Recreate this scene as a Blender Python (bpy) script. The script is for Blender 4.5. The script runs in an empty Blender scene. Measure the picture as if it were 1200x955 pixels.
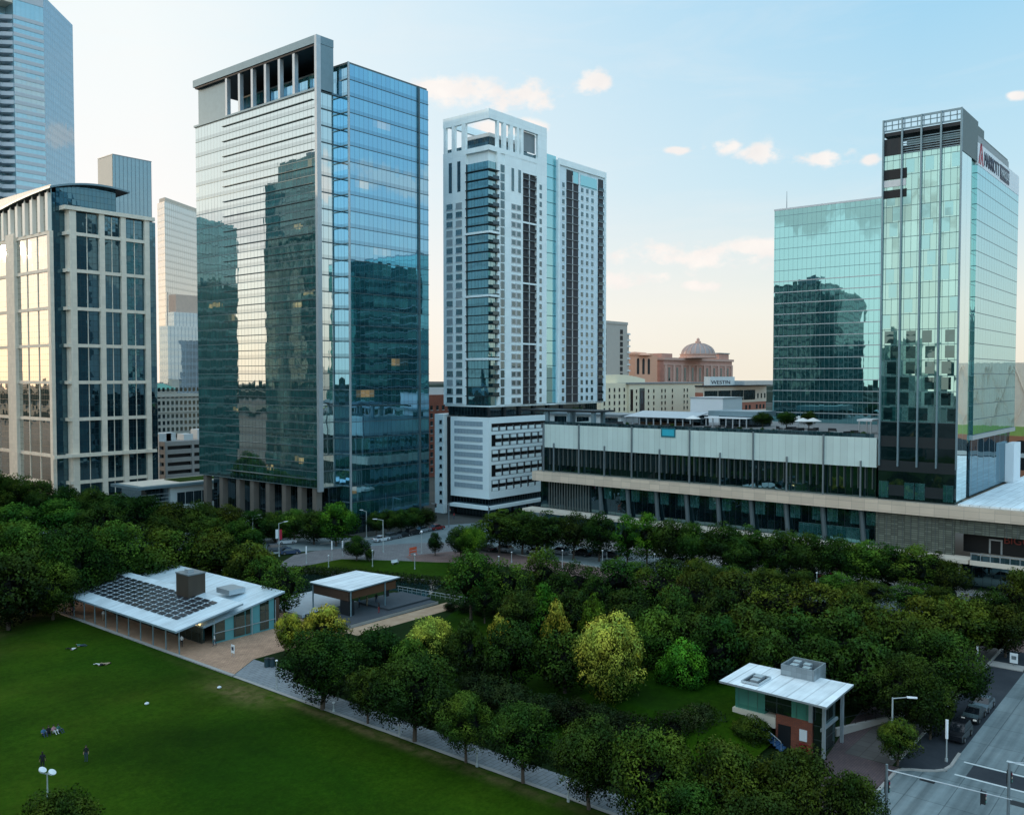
import bpy, math, random
from mathutils import Vector, Matrix, noise as mnoise
rnd = random.Random(11)
sc = bpy.context.scene
col = sc.collection
R_ = math.radians

# ------------------------------------------------------------------ survey helpers
# the city grid: +X runs away to the right, +Y runs away to the left; eye 40 m up
FOC, EYE, CX, CY = 1060., 40., 600., 477.5
PITCH = math.atan((CY-442)/FOC); TH = R_(39.4)
_F = Vector((math.cos(TH), math.sin(TH), 0)); _R = Vector((math.sin(TH), -math.cos(TH), 0))
_fw = _F*math.cos(PITCH)-Vector((0, 0, math.sin(PITCH))); _up = _F*math.sin(PITCH)+Vector((0, 0, math.cos(PITCH)))
CAM = Vector((0, 0, EYE))
def ray(x, y): return _fw+_R*((x-CX)/FOC)-_up*((y-CY)/FOC)
def g(x, y, z=0.): r = ray(x, y); return CAM+r*((z-EYE)/r.z)
def pX(x, y, X): r = ray(x, y); return CAM+r*(X/r.x)
def pY(x, y, Y): r = ray(x, y); return CAM+r*(Y/r.y)
def pD(x, y, D): return CAM+ray(x, y)*D
def depth(p): return (Vector(p)-CAM).dot(_fw)
def z_above(p, px, py):                      # height of the sight line px,py above ground point p
    r = ray(px, py); return EYE+r.z*(Vector(p).xy.length/Vector((r.x, r.y)).length)

# ------------------------------------------------------------------ object helpers
def put(o, parent=None):
    col.objects.link(o)
    if parent is not None: o.parent = parent
    return o
def tag(o, label, cat, group=None):
    o['label'] = label; o['category'] = cat
    if group: o['group'] = group
    return o
def thing(name, label, cat, loc=(0, 0, 0), rz=0., group=None):
    o = bpy.data.objects.new(name, None); o.empty_display_size = .5
    o.location = loc; o.rotation_euler = (0, 0, rz)
    return tag(put(o), label, cat, group)

class MB:
    def __init__(s): s.v = []; s.f = []; s.m = []; s.mats = []
    def mi(s, m):
        if m not in s.mats: s.mats.append(m)
        return s.mats.index(m)
    def face(s, pts, m):
        n = len(s.v); s.v += [tuple(p) for p in pts]; s.f.append(tuple(range(n, n+len(pts)))); s.m.append(s.mi(m)); return s
    def box(s, x0, x1, y0, y1, z0, z1, m):
        if x0 > x1: x0, x1 = x1, x0
        if y0 > y1: y0, y1 = y1, y0
        if z0 > z1: z0, z1 = z1, z0
        n = len(s.v); k = s.mi(m)
        s.v += [(x, y, z) for z in (z0, z1) for y in (y0, y1) for x in (x0, x1)]
        for f in ((0, 2, 3, 1), (4, 5, 7, 6), (0, 1, 5, 4), (2, 6, 7, 3), (0, 4, 6, 2), (1, 3, 7, 5)):
            s.f.append(tuple(n+i for i in f)); s.m.append(k)
        return s
    def prism(s, poly, z0, z1, m, top=None):
        n = len(s.v); k = s.mi(m); N = len(poly)
        zz0 = z0 if isinstance(z0, (list, tuple)) else [z0]*N
        zz1 = z1 if isinstance(z1, (list, tuple)) else [z1]*N
        s.v += [(p[0], p[1], a) for p, a in zip(poly, zz0)]+[(p[0], p[1], a) for p, a in zip(poly, zz1)]
        s.f.append(tuple(n+i for i in reversed(range(N)))); s.m.append(k)
        s.f.append(tuple(n+N+i for i in range(N))); s.m.append(s.mi(top) if top else k)
        for i in range(N):
            j = (i+1) % N; s.f.append((n+i, n+j, n+N+j, n+N+i)); s.m.append(k)
        return s
    def tube(s, p, q, r0, r1, m, n=8):
        p = Vector(p); q = Vector(q); d = (q-p).normalized()
        a = d.orthogonal().normalized(); b = d.cross(a); i0 = len(s.v); k = s.mi(m)
        for c, r in ((p, r0), (q, r1)):
            for i in range(n):
                t = 2*math.pi*i/n; s.v.append(tuple(c+a*(r*math.cos(t))+b*(r*math.sin(t))))
        for i in range(n):
            j = (i+1) % n; s.f.append((i0+i, i0+j, i0+n+j, i0+n+i)); s.m.append(k)
        s.f.append(tuple(i0+i for i in reversed(range(n)))); s.m.append(k)
        s.f.append(tuple(i0+n+i for i in range(n))); s.m.append(k)
        return s
    def lathe(s, c, prof, m, n=24):          # prof: (radius, z) from bottom to top
        i0 = len(s.v); k = s.mi(m)
        for r, z in prof:
            for i in range(n):
                t = 2*math.pi*i/n; s.v.append((c[0]+r*math.cos(t), c[1]+r*math.sin(t), c[2]+z))
        for a in range(len(prof)-1):
            for i in range(n):
                j = (i+1) % n; s.f.append((i0+a*n+i, i0+a*n+j, i0+a*n+n+j, i0+a*n+n+i)); s.m.append(k)
        return s
    def ball(s, c, rx, ry, rz, m, n=10, k=6):
        i0 = len(s.v); mi = s.mi(m)
        for a in range(k+1):
            ph = -math.pi/2+math.pi*a/k
            for i in range(n):
                t = 2*math.pi*i/n
                s.v.append((c[0]+rx*math.cos(ph)*math.cos(t), c[1]+ry*math.cos(ph)*math.sin(t), c[2]+rz*math.sin(ph)))
        for a in range(k):
            for i in range(n):
                j = (i+1) % n; s.f.append((i0+a*n+i, i0+a*n+j, i0+a*n+n+j, i0+a*n+n+i)); s.m.append(mi)
        return s
    def mesh(s, name, off=(0, 0, 0), smooth=False):
        me = bpy.data.meshes.new(name)
        me.from_pydata([(x-off[0], y-off[1], z-off[2]) for x, y, z in s.v], [], s.f)
        for m in s.mats: me.materials.append(m)
        me.polygons.foreach_set('material_index', s.m)
        if smooth: me.polygons.foreach_set('use_smooth', [True]*len(s.f))
        me.update(); return me
    def build(s, name, parent=None, label=None, smooth=False, rel=True):
        off = tuple(parent.location) if (parent is not None and rel) else (0, 0, 0)
        o = put(bpy.data.objects.new(name, s.mesh(name, off, smooth)), parent)
        if label: o['label'] = label
        return o
def part(parent, name, m, *b, label=None, rel=True):
    mb = MB()
    for q in b: mb.box(*q, m)
    return mb.build(name, parent, label, rel=rel)
def structure(name, mb):
    o = mb.build(name); o['kind'] = 'structure'; return o
def copies(parent, name, mb, offs, limit=100):        # repeated parts: single children sharing one mesh
    me = mb.mesh(name); L = parent.location
    for i, d in enumerate(offs[:limit]):
        o = put(bpy.data.objects.new(name, me), parent); o.location = Vector(d)-L
    rest = offs[limit:]
    if rest:
        b = MB()
        for d in rest:
            n = len(b.v); b.v += [(x+d[0], y+d[1], z+d[2]) for x, y, z in mb.v]
            b.f += [tuple(n+i for i in f) for f in mb.f]; b.m += [b.mi(mb.mats[k]) for k in mb.m]
        o = b.build(name, parent); o['kind'] = 'stuff'

# ------------------------------------------------------------------ materials
class NT:
    def __init__(s, mat): s.t = mat.node_tree; s.n = s.t.nodes; s.l = s.t.links
    def a(s, typ, **kw):
        n = s.n.new(typ)
        for k, v in kw.items(): setattr(n, k, v)
        return n
    def ln(s, o, i): s.l.new(o, i)
    def math(s, op, a, b=None, c=None, clamp=False):
        n = s.a('ShaderNodeMath', operation=op, use_clamp=clamp)
        for i, v in enumerate((a, b, c)):
            if v is None: continue
            if isinstance(v, (int, float)): n.inputs[i].default_value = v
            else: s.ln(v, n.inputs[i])
        return n.outputs[0]
    def mix(s, f, a, b):
        n = s.a('ShaderNodeMix', data_type='RGBA')
        for i, v in ((0, f), (6, a), (7, b)):
            if isinstance(v, (int, float)): n.inputs[i].default_value = v
            elif isinstance(v, tuple): n.inputs[i].default_value = (*v[:3], 1)
            else: s.ln(v, n.inputs[i])
        return n.outputs[2]
def new_mat(name):
    m = bpy.data.materials.new(name); m.use_nodes = True; m.node_tree.nodes.clear(); return m, NT(m)
def mat(name, c, rough=.65, metal=0., var=.18, scale=.6, bump=0., emis=None, spec=.4, streak=False):
    m, t = new_mat(name)
    out = t.a('ShaderNodeOutputMaterial'); p = t.a('ShaderNodeBsdfPrincipled')
    p.inputs['Roughness'].default_value = rough; p.inputs['Metallic'].default_value = metal
    p.inputs['Specular IOR Level'].default_value = spec
    tc = t.a('ShaderNodeNewGeometry')
    mp = t.a('ShaderNodeMapping'); t.ln(tc.outputs['Position'], mp.inputs[0])
    if streak: mp.inputs['Scale'].default_value = (1, 1, .15)
    nz = t.a('ShaderNodeTexNoise'); nz.inputs['Scale'].default_value = scale; nz.inputs['Detail'].default_value = 6
    nz.inputs['Roughness'].default_value = .65
    t.ln(mp.outputs[0], nz.inputs['Vector'])
    f = t.math('MULTIPLY_ADD', nz.outputs[0], 2*var, 1-var)
    v = t.a('ShaderNodeVectorMath', operation='SCALE'); v.inputs[0].default_value = c
    t.ln(f, v.inputs['Scale']); t.ln(v.outputs[0], p.inputs['Base Color'])
    if bump:
        b = t.a('ShaderNodeBump'); b.inputs['Strength'].default_value = bump; t.ln(nz.outputs[0], b.inputs['Height']); t.ln(b.outputs[0], p.inputs['Normal'])
    if emis:
        p.inputs['Emission Color'].default_value = (*emis[0], 1); p.inputs['Emission Strength'].default_value = emis[1]
    t.ln(p.outputs[0], out.inputs[0]); return m

def facade_coords(t):
    ge = t.a('ShaderNodeNewGeometry')
    sn = t.a('ShaderNodeSeparateXYZ'); t.ln(ge.outputs['True Normal'], sn.inputs[0])
    sp = t.a('ShaderNodeSeparateXYZ'); t.ln(ge.outputs['Position'], sp.inputs[0])
    u = t.math('SUBTRACT', t.math('MULTIPLY', sp.outputs[1], sn.outputs[0]), t.math('MULTIPLY', sp.outputs[0], sn.outputs[1]))
    return ge, sn, sp, u
def glass(name, tint=(.82, .95, 1.), dark=(.004, .016, .02), light=(.03, .07, .075), pw=1.5, fh=4.05, z0=0., refl=.6, mull=.07,
          frame=(.05, .07, .08), lit=0., wob=.010, span=0., spancol=(.02, .05, .055), rough=.015, hband=.0, power=2.5):
    m, t = new_mat(name)
    ge, sn, sp, u = facade_coords(t)
    cu = t.math('DIVIDE', u, pw); cz = t.math('DIVIDE', t.math('SUBTRACT', sp.outputs[2], z0), fh)
    iu = t.math('FLOOR', cu); iz = t.math('FLOOR', cz); fu = t.math('FRACT', cu); fz = t.math('FRACT', cz)
    cv = t.a('ShaderNodeCombineXYZ'); t.ln(iu, cv.inputs[0]); t.ln(iz, cv.inputs[1]); t.ln(t.math('MULTIPLY', sn.outputs[0], 7.), cv.inputs[2])
    wn = t.a('ShaderNodeTexWhiteNoise', noise_dimensions='3D'); t.ln(cv.outputs[0], wn.inputs['Vector'])
    # coarser tenant variation, several panes wide
    cv2 = t.a('ShaderNodeCombineXYZ'); t.ln(t.math('FLOOR', t.math('DIVIDE', cu, 4.)), cv2.inputs[0]); t.ln(iz, cv2.inputs[1]); cv2.inputs[2].default_value = 3.3
    wn2 = t.a('ShaderNodeTexWhiteNoise', noise_dimensions='3D'); t.ln(cv2.outputs[0], wn2.inputs['Vector'])
    k = t.math('POWER', t.math('MULTIPLY', t.math('ADD', wn.outputs['Value'], wn2.outputs['Value']), .5), power)
    inner = t.mix(k, dark, light)
    if span > 0:
        inner = t.mix(t.math('LESS_THAN', fz, span), inner, spancol)
    # per-pane tilt and slow pillowing of the reflection
    nz = t.a('ShaderNodeTexNoise'); nz.inputs['Scale'].default_value = .22; nz.inputs['Detail'].default_value = 2; t.ln(ge.outputs['Position'], nz.inputs['Vector'])
    def cen(o, s_):
        q = t.a('ShaderNodeVectorMath', operation='SUBTRACT'); t.ln(o, q.inputs[0]); q.inputs[1].default_value = (.5, .5, .5)
        w = t.a('ShaderNodeVectorMath', operation='SCALE'); t.ln(q.outputs[0], w.inputs[0]); w.inputs['Scale'].default_value = s_; return w.outputs[0]
    a1 = t.a('ShaderNodeVectorMath', operation='ADD'); t.ln(cen(wn.outputs['Color'], wob), a1.inputs[0]); t.ln(cen(nz.outputs['Color'], wob*2.2), a1.inputs[1])
    a2 = t.a('ShaderNodeVectorMath', operation='ADD'); t.ln(a1.outputs[0], a2.inputs[0]); t.ln(ge.outputs['Normal'], a2.inputs[1])
    nn = t.a('ShaderNodeVectorMath', operation='NORMALIZE'); t.ln(a2.outputs[0], nn.inputs[0])
    di = t.a('ShaderNodeBsdfDiffuse'); t.ln(inner, di.inputs[0])
    gl = t.a('ShaderNodeBsdfGlossy'); gl.inputs['Color'].default_value = (*tint, 1); gl.inputs['Roughness'].default_value = rough; t.ln(nn.outputs[0], gl.inputs['Normal'])
    lw = t.a('ShaderNodeFresnel'); lw.inputs[0].default_value = 1.5
    fac = t.math('MULTIPLY_ADD', lw.outputs[0], 1-refl, refl)
    if span > 0: fac = t.math('MULTIPLY', fac, t.math('SUBTRACT', 1., t.math('MULTIPLY', t.math('LESS_THAN', fz, span), .18)))
    ms = t.a('ShaderNodeMixShader'); t.ln(fac, ms.inputs[0]); t.ln(gl.outputs[0], ms.inputs[2])
    if lit > 0:
        em = t.a('ShaderNodeEmission'); em.inputs[0].default_value = (1., .75, .35, 1); em.inputs[1].default_value = .6
        lm = t.a('ShaderNodeMixShader'); t.ln(t.math('MULTIPLY', t.math('GREATER_THAN', wn2.outputs['Value'], 1-lit), t.math('MULTIPLY', wn.outputs['Value'], t.math('GREATER_THAN', fz, .55))), lm.inputs[0])
        t.ln(di.outputs[0], lm.inputs[1]); t.ln(em.outputs[0], lm.inputs[2]); t.ln(lm.outputs[0], ms.inputs[1])
    else: t.ln(di.outputs[0], ms.inputs[1])
    fr = t.a('ShaderNodeBsdfPrincipled'); fr.inputs['Base Color'].default_value = (*frame, 1); fr.inputs['Roughness'].default_value = .4; fr.inputs['Metallic'].default_value = .3
    mk = t.math('LESS_THAN', fu, mull/pw)
    if hband: mk = t.math('MAXIMUM', mk, t.math('LESS_THAN', fz, hband/fh))
    mm = t.a('ShaderNodeMixShader'); t.ln(mk, mm.inputs[0]); t.ln(ms.outputs[0], mm.inputs[1]); t.ln(fr.outputs[0], mm.inputs[2])
    out = t.a('ShaderNodeOutputMaterial'); t.ln(mm.outputs[0], out.inputs[0]); return m

def tiles(name, c1, c2, pw=.6, ph=.3, rough=.8, mortar=(.06, .05, .05)):       # brick paving or masonry on any face
    m, t = new_mat(name)
    ge = t.a('ShaderNodeNewGeometry'); b = t.a('ShaderNodeTexBrick'); b.inputs['Scale'].default_value = 1.
    sp = t.a('ShaderNodeSeparateXYZ'); t.ln(ge.outputs['Position'], sp.inputs[0]); sn = t.a('ShaderNodeSeparateXYZ'); t.ln(ge.outputs['True Normal'], sn.inputs[0])
    flat = t.math('GREATER_THAN', sn.outputs[2], .5)
    a = t.a('ShaderNodeCombineXYZ'); t.ln(sp.outputs[0], a.inputs[0]); t.ln(sp.outputs[1], a.inputs[1])
    b2 = t.a('ShaderNodeCombineXYZ'); t.ln(t.math('ADD', sp.outputs[0], sp.outputs[1]), b2.inputs[0]); t.ln(sp.outputs[2], b2.inputs[1])
    vm = t.a('ShaderNodeMix', data_type='VECTOR'); t.ln(flat, vm.inputs[0]); t.ln(b2.outputs[0], vm.inputs[4]); t.ln(a.outputs[0], vm.inputs[5])
    t.ln(vm.outputs[1], b.inputs['Vector'])
    b.inputs['Color1'].default_value = (*c1, 1); b.inputs['Color2'].default_value = (*c2, 1); b.inputs['Mortar'].default_value = (*mortar, 1)
    b.inputs['Mortar Size'].default_value = .035*pw; b.inputs['Brick Width'].default_value = pw; b.inputs['Row Height'].default_value = ph
    nz = t.a('ShaderNodeTexNoise'); nz.inputs['Scale'].default_value = .45; nz.inputs['Detail'].default_value = 7; t.ln(ge.outputs['Position'], nz.inputs['Vector'])
    f = t.math('MULTIPLY_ADD', nz.outputs[0], .7, .65)
    v = t.a('ShaderNodeVectorMath', operation='SCALE'); t.ln(b.outputs[0], v.inputs[0]); t.ln(f, v.inputs['Scale'])
    p = t.a('ShaderNodeBsdfPrincipled'); p.inputs['Roughness'].default_value = rough; t.ln(v.outputs[0], p.inputs['Base Color'])
    out = t.a('ShaderNodeOutputMaterial'); t.ln(p.outputs[0], out.inputs[0]); return m

def seam_roof(name, c, pitch=.55, rough=.4):
    m, t = new_mat(name); ge = t.a('ShaderNodeNewGeometry'); sp = t.a('ShaderNodeSeparateXYZ'); t.ln(ge.outputs['Position'], sp.inputs[0])
    mp = t.a('ShaderNodeMapping'); mp.inputs['Scale'].default_value = (.12, 1.6, 1); t.ln(ge.outputs['Position'], mp.inputs[0])
    nz = t.a('ShaderNodeTexNoise'); nz.inputs['Scale'].default_value = 1.; nz.inputs['Detail'].default_value = 7; nz.inputs['Roughness'].default_value = .7; t.ln(mp.outputs[0], nz.inputs['Vector'])
    n2 = t.a('ShaderNodeTexNoise'); n2.inputs['Scale'].default_value = .35; n2.inputs['Detail'].default_value = 5; t.ln(ge.outputs['Position'], n2.inputs['Vector'])
    wn = t.a('ShaderNodeTexWhiteNoise', noise_dimensions='1D'); cy = t.math('DIVIDE', sp.outputs[1], pitch); t.ln(t.math('FLOOR', cy), wn.inputs['W'])
    f = t.math('ADD', t.math('MULTIPLY_ADD', nz.outputs[0], .7, .25), t.math('ADD', t.math('MULTIPLY', n2.outputs[0], .5), t.math('MULTIPLY', wn.outputs['Value'], .12)))
    f = t.math('MULTIPLY', f, t.math('SUBTRACT', 1., t.math('MULTIPLY', t.math('LESS_THAN', t.math('FRACT', cy), .1), .28)))
    v = t.a('ShaderNodeVectorMath', operation='SCALE'); v.inputs[0].default_value = c; t.ln(f, v.inputs['Scale'])
    p = t.a('ShaderNodeBsdfPrincipled'); p.inputs['Roughness'].default_value = rough; p.inputs['Metallic'].default_value = .25; t.ln(v.outputs[0], p.inputs['Base Color'])
    out = t.a('ShaderNodeOutputMaterial'); t.ln(p.outputs[0], out.inputs[0]); return m
def panels(name, c, pw, ph, joint=.03, jc=.75, var=.06, rough=.45, z0=0.):       # metal or stone cladding panels with joints
    m, t = new_mat(name)
    ge, sn, sp, u = facade_coords(t)
    cu = t.math('DIVIDE', u, pw); cz = t.math('DIVIDE', t.math('SUBTRACT', sp.outputs[2], z0), ph)
    cv = t.a('ShaderNodeCombineXYZ'); t.ln(t.math('FLOOR', cu), cv.inputs[0]); t.ln(t.math('FLOOR', cz), cv.inputs[1])
    wn = t.a('ShaderNodeTexWhiteNoise', noise_dimensions='3D'); t.ln(cv.outputs[0], wn.inputs['Vector'])
    nz = t.a('ShaderNodeTexNoise'); nz.inputs['Scale'].default_value = .3; nz.inputs['Detail'].default_value = 6; t.ln(ge.outputs['Position'], nz.inputs['Vector'])
    f = t.math('ADD', t.math('MULTIPLY_ADD', wn.outputs['Value'], 2*var, 1-var-.1), t.math('MULTIPLY', nz.outputs[0], .2))
    j = t.math('MAXIMUM', t.math('LESS_THAN', t.math('FRACT', cu), joint/pw), t.math('LESS_THAN', t.math('FRACT', cz), joint/ph))
    f = t.math('MULTIPLY', f, t.math('SUBTRACT', 1., t.math('MULTIPLY', j, 1-jc)))
    v = t.a('ShaderNodeVectorMath', operation='SCALE'); v.inputs[0].default_value = c; t.ln(f, v.inputs['Scale'])
    p = t.a('ShaderNodeBsdfPrincipled'); p.inputs['Roughness'].default_value = rough; t.ln(v.outputs[0], p.inputs['Base Color'])
    out = t.a('ShaderNodeOutputMaterial'); t.ln(p.outputs[0], out.inputs[0]); return m

def ramp_ground(name, stops, scale, scale2=1.5, rough=.9, bump=.2):
    m, t = new_mat(name)
    ge = t.a('ShaderNodeNewGeometry')
    n1 = t.a('ShaderNodeTexNoise'); n1.inputs['Scale'].default_value = scale; n1.inputs['Detail'].default_value = 6; t.ln(ge.outputs['Position'], n1.inputs['Vector'])
    n2 = t.a('ShaderNodeTexNoise'); n2.inputs['Scale'].default_value = scale2; n2.inputs['Detail'].default_value = 8; n2.inputs['Roughness'].default_value = .75; t.ln(ge.outputs['Position'], n2.inputs['Vector'])
    f = t.math('ADD', t.math('MULTIPLY', n1.outputs[0], .62), t.math('MULTIPLY', n2.outputs[0], .38))
    r = t.a('ShaderNodeValToRGB'); t.ln(f, r.inputs[0]); el = r.color_ramp.elements
    while len(el) < len(stops): el.new(.5)
    for e, (pos, c) in zip(el, stops): e.position = pos; e.color = (*c, 1)
    p = t.a('ShaderNodeBsdfPrincipled'); p.inputs['Roughness'].default_value = rough; p.inputs['Specular IOR Level'].default_value = .04; t.ln(r.outputs[0], p.inputs['Base Color'])
    b = t.a('ShaderNodeBump'); b.inputs['Strength'].default_value = bump; t.ln(n2.outputs[0], b.inputs['Height']); t.ln(b.outputs[0], p.inputs['Normal'])
    out = t.a('ShaderNodeOutputMaterial'); t.ln(p.outputs[0], out.inputs[0]); return m

WHITE = mat('white_paint', (.72, .76, .78), .5, var=.06, scale=.3)
OFFWHITE = mat('off_white_wall', (.60, .64, .64), .6, var=.08, scale=.25, streak=True)
CREAM = mat('cream_stone', (.66, .58, .48), .75, var=.1)
TAN = panels('tan_stone_panels', (.66, .53, .41), 2.6, 1.25, joint=.06, jc=.65, var=.09, rough=.7)
DARK = mat('dark_metal', (.025, .03, .034), .45, .4)
BLACK = mat('black_recess', (.008, .01, .012), .6)
GREY = mat('grey_metal', (.22, .26, .28), .4, .5)
LGREY = mat('light_grey_metal', (.45, .50, .53), .35, .5)
STEEL = mat('blue_grey_steel', (.19, .28, .32), .4, .4)
CONC = mat('concrete', (.33, .32, .30), .85, var=.25, scale=.5)
ROOFG = mat('grey_gravel_roof', (.26, .26, .26), .9, var=.3, scale=.4)
MEMB = seam_roof('white_roof_membrane', (.90, .96, .98), 1.7, .55)
BROWNM = mat('brown_soil', (.07, .045, .028), .95, var=.4, scale=1.2)
REDBRICK = tiles('red_brick', (.28, .075, .035), (.21, .055, .03), .4, .13)
DGLASS = glass('dark_window_glass', tint=(.5, .7, .8), refl=.10, pw=1.2, fh=2.5, dark=(.002, .005, .007), light=(.02, .03, .03))
WGLASS = glass('teal_window_glass', tint=(.7, .92, 1.), refl=.14, pw=.9, fh=2.5, light=(.07, .12, .14), dark=(.01, .03, .035))
# ------------------------------------------------------------------ camera, sun, sky
cam = bpy.data.cameras.new('camera'); co = put(bpy.data.objects.new('camera', cam))
cam.sensor_width = 36; cam.sensor_fit = 'HORIZONTAL'; cam.lens = 36*FOC/1200; cam.clip_start = .5; cam.clip_end = 12000
co.location = CAM; co.rotation_euler = (math.pi/2-PITCH, 0, TH-math.pi/2); sc.camera = co
SUN_AZ = TH+R_(72); SUN_EL = R_(7)                      # low evening sun, off to the left
sd = Vector((math.cos(SUN_AZ)*math.cos(SUN_EL), math.sin(SUN_AZ)*math.cos(SUN_EL), math.sin(SUN_EL)))
sl = bpy.data.lights.new('sun', 'SUN'); so = put(bpy.data.objects.new('sun', sl))
sl.energy = 1.2; sl.angle = R_(.6); sl.color = (1., .72, .48); so.rotation_euler = sd.to_track_quat('Z', 'Y').to_euler(); so.location = (-200, 300, 200)
sc.view_settings.view_transform = 'Standard'; sc.view_settings.look = 'None'; sc.view_settings.exposure = 0; sc.view_settings.gamma = 1
w = bpy.data.worlds.new('World'); sc.world = w; w.use_nodes = True; w.node_tree.nodes.clear(); t = NT(w)
sky = t.a('ShaderNodeTexSky', sky_type='NISHITA'); sky.sun_disc = False; sky.sun_elevation = SUN_EL; sky.sun_rotation = math.pi/2-SUN_AZ
sky.air_density = 1.; sky.dust_density = 1.2; sky.ozone_density = 2.; sky.altitude = 40
tc = t.a('ShaderNodeTexCoord'); nv = t.a('ShaderNodeVectorMath', operation='NORMALIZE'); t.ln(tc.outputs['Generated'], nv.inputs[0])
sx = t.a('ShaderNodeSeparateXYZ'); t.ln(nv.outputs[0], sx.inputs[0])
el = t.math('ARCSINE', sx.outputs[2]); az = t.math('ARCTAN2', sx.outputs[1], sx.outputs[0])
# evening haze: pale, warm near the horizon and towards the sun
dotn = t.a('ShaderNodeVectorMath', operation='DOT_PRODUCT'); t.ln(nv.outputs[0], dotn.inputs[0]); dotn.inputs[1].default_value = sd
near = t.math('POWER', t.math('MULTIPLY_ADD', dotn.outputs['Value'], .5, .5), 2.2)
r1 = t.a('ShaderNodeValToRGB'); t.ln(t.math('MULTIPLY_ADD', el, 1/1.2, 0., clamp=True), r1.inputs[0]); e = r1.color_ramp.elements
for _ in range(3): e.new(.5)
for q, (p_, c_) in zip(e, ((0., (1.0, .93, .78)), (.06, (.98, .97, .89)), (.17, (.60, .86, .99)), (.36, (.33, .70, .98)), (1., (.85, 1.12, 1.36)))): q.position = p_; q.color = (*c_, 1)  # both ramps: zenith lifted, out of frame, to light roofs and facades
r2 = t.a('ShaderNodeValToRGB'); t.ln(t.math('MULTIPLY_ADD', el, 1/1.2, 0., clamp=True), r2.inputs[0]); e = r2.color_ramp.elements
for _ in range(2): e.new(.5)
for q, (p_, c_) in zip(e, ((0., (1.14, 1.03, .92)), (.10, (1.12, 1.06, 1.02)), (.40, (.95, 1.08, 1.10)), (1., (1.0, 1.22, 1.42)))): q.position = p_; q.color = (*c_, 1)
haze = t.mix(t.math('SMOOTHSTEP', near, .25, .72) if False else t.math('MULTIPLY_ADD', near, 2.2, -.42, clamp=True), r1.outputs[0], r2.outputs[0])
skys = t.a('ShaderNodeVectorMath', operation='SCALE'); t.ln(sky.outputs[0], skys.inputs[0]); skys.inputs['Scale'].default_value = .13
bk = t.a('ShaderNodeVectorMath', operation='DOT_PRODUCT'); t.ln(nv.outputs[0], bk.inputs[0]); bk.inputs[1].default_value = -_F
added_back_glow = t.math('MULTIPLY_ADD', t.math('MULTIPLY_ADD', bk.outputs['Value'], 1.6, -.15, clamp=True), .75, 1.)  # added: sky behind the camera brightened to light the facades
hz = t.a('ShaderNodeVectorMath', operation='SCALE'); t.ln(haze, hz.inputs[0]); t.ln(added_back_glow, hz.inputs['Scale'])
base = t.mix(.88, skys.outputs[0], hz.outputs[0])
# broken evening cumulus: soft banks placed by bearing and elevation, cut by noise
def azel(px, py):
    d = ray(px, py).normalized(); return math.atan2(d.y, d.x), math.asin(d.z)
banks = [(530, 104, 62, 22), (590, 118, 60, 20), (628, 112, 36, 25), (697, 97, 26, 17), (600, 150, 60, 16), (795, 176, 20, 6), (846, 171, 28, 11), (890, 182, 30, 15), (962, 187, 38, 12), (1022, 188, 14, 8),
         (800, 300, 135, 19), (730, 328, 90, 15), (888, 291, 50, 14), (820, 335, 40, 9), (1190, 112, 16, 6), (590, 280, 60, 40)]
banks = [(*azel(a, b), c/FOC, d/FOC) for a, b, c, d in banks]
for hd, ev, rw, rh in ((62, 22, 6, 2), (72, 16, 8, 1.6), (82, 21, 5, 2.2), (88, 12, 9, 1.5), (95, 19, 6, 1.8), (108, 15, 10, 2), (-60, 14, 9, 1.4), (-88, 9, 12, 1.6), (-104, 16, 10, 2), (-120, 10, 10, 2), (-150, 14, 12, 2.5), (150, 16, 12, 3)):
    a = TH-R_(hd); a = (a+math.pi) % (2*math.pi)-math.pi; banks.append((a, R_(ev), R_(rw), R_(rh)))
nz = t.a('ShaderNodeTexNoise'); nz.inputs['Scale'].default_value = 24; nz.inputs['Detail'].default_value = 8; nz.inputs['Roughness'].default_value = .58
mp = t.a('ShaderNodeMapping'); mp.inputs['Scale'].default_value = (1, 1, 1.7); t.ln(nv.outputs[0], mp.inputs[0]); t.ln(mp.outputs[0], nz.inputs['Vector'])
tot = None
for a0, e0, ra, re in banks:
    da = t.math('DIVIDE', t.math('SUBTRACT', az, a0), ra); de = t.math('DIVIDE', t.math('SUBTRACT', el, e0), re)
    r2_ = t.math('ADD', t.math('MULTIPLY', da, da), t.math('MULTIPLY', de, de))
    gz = t.math('POWER', 2.718, t.math('MULTIPLY', r2_, -.8))
    tot = gz if tot is None else t.math('MAXIMUM', tot, gz)
mr = t.a('ShaderNodeMapRange', interpolation_type='SMOOTHSTEP'); mr.inputs[1].default_value = .50; mr.inputs[2].default_value = 1.0
t.ln(t.math('ADD', t.math('MULTIPLY', tot, 1.0), t.math('MULTIPLY_ADD', nz.outputs[0], 2.4, -1.22)), mr.inputs[0])
cl = t.math('MULTIPLY', mr.outputs[0], t.math('MULTIPLY', tot, 1.3, clamp=True))
nz2 = t.a('ShaderNodeTexNoise'); nz2.inputs['Scale'].default_value = 40; nz2.inputs['Detail'].default_value = 4; t.ln(nv.outputs[0], nz2.inputs['Vector'])
ccol = t.mix(nz2.outputs[0], (.88, .82, .80), (1.10, 1.02, .95))
mw = t.a('ShaderNodeMapping'); mw.inputs['Scale'].default_value = (1, 1, 4.5); t.ln(nv.outputs[0], mw.inputs[0])
nw = t.a('ShaderNodeTexNoise'); nw.inputs['Scale'].default_value = 5.5; nw.inputs['Detail'].default_value = 9; nw.inputs['Roughness'].default_value = .62; nw.inputs['Distortion'].default_value = .6; t.ln(mw.outputs[0], nw.inputs['Vector'])
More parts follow.
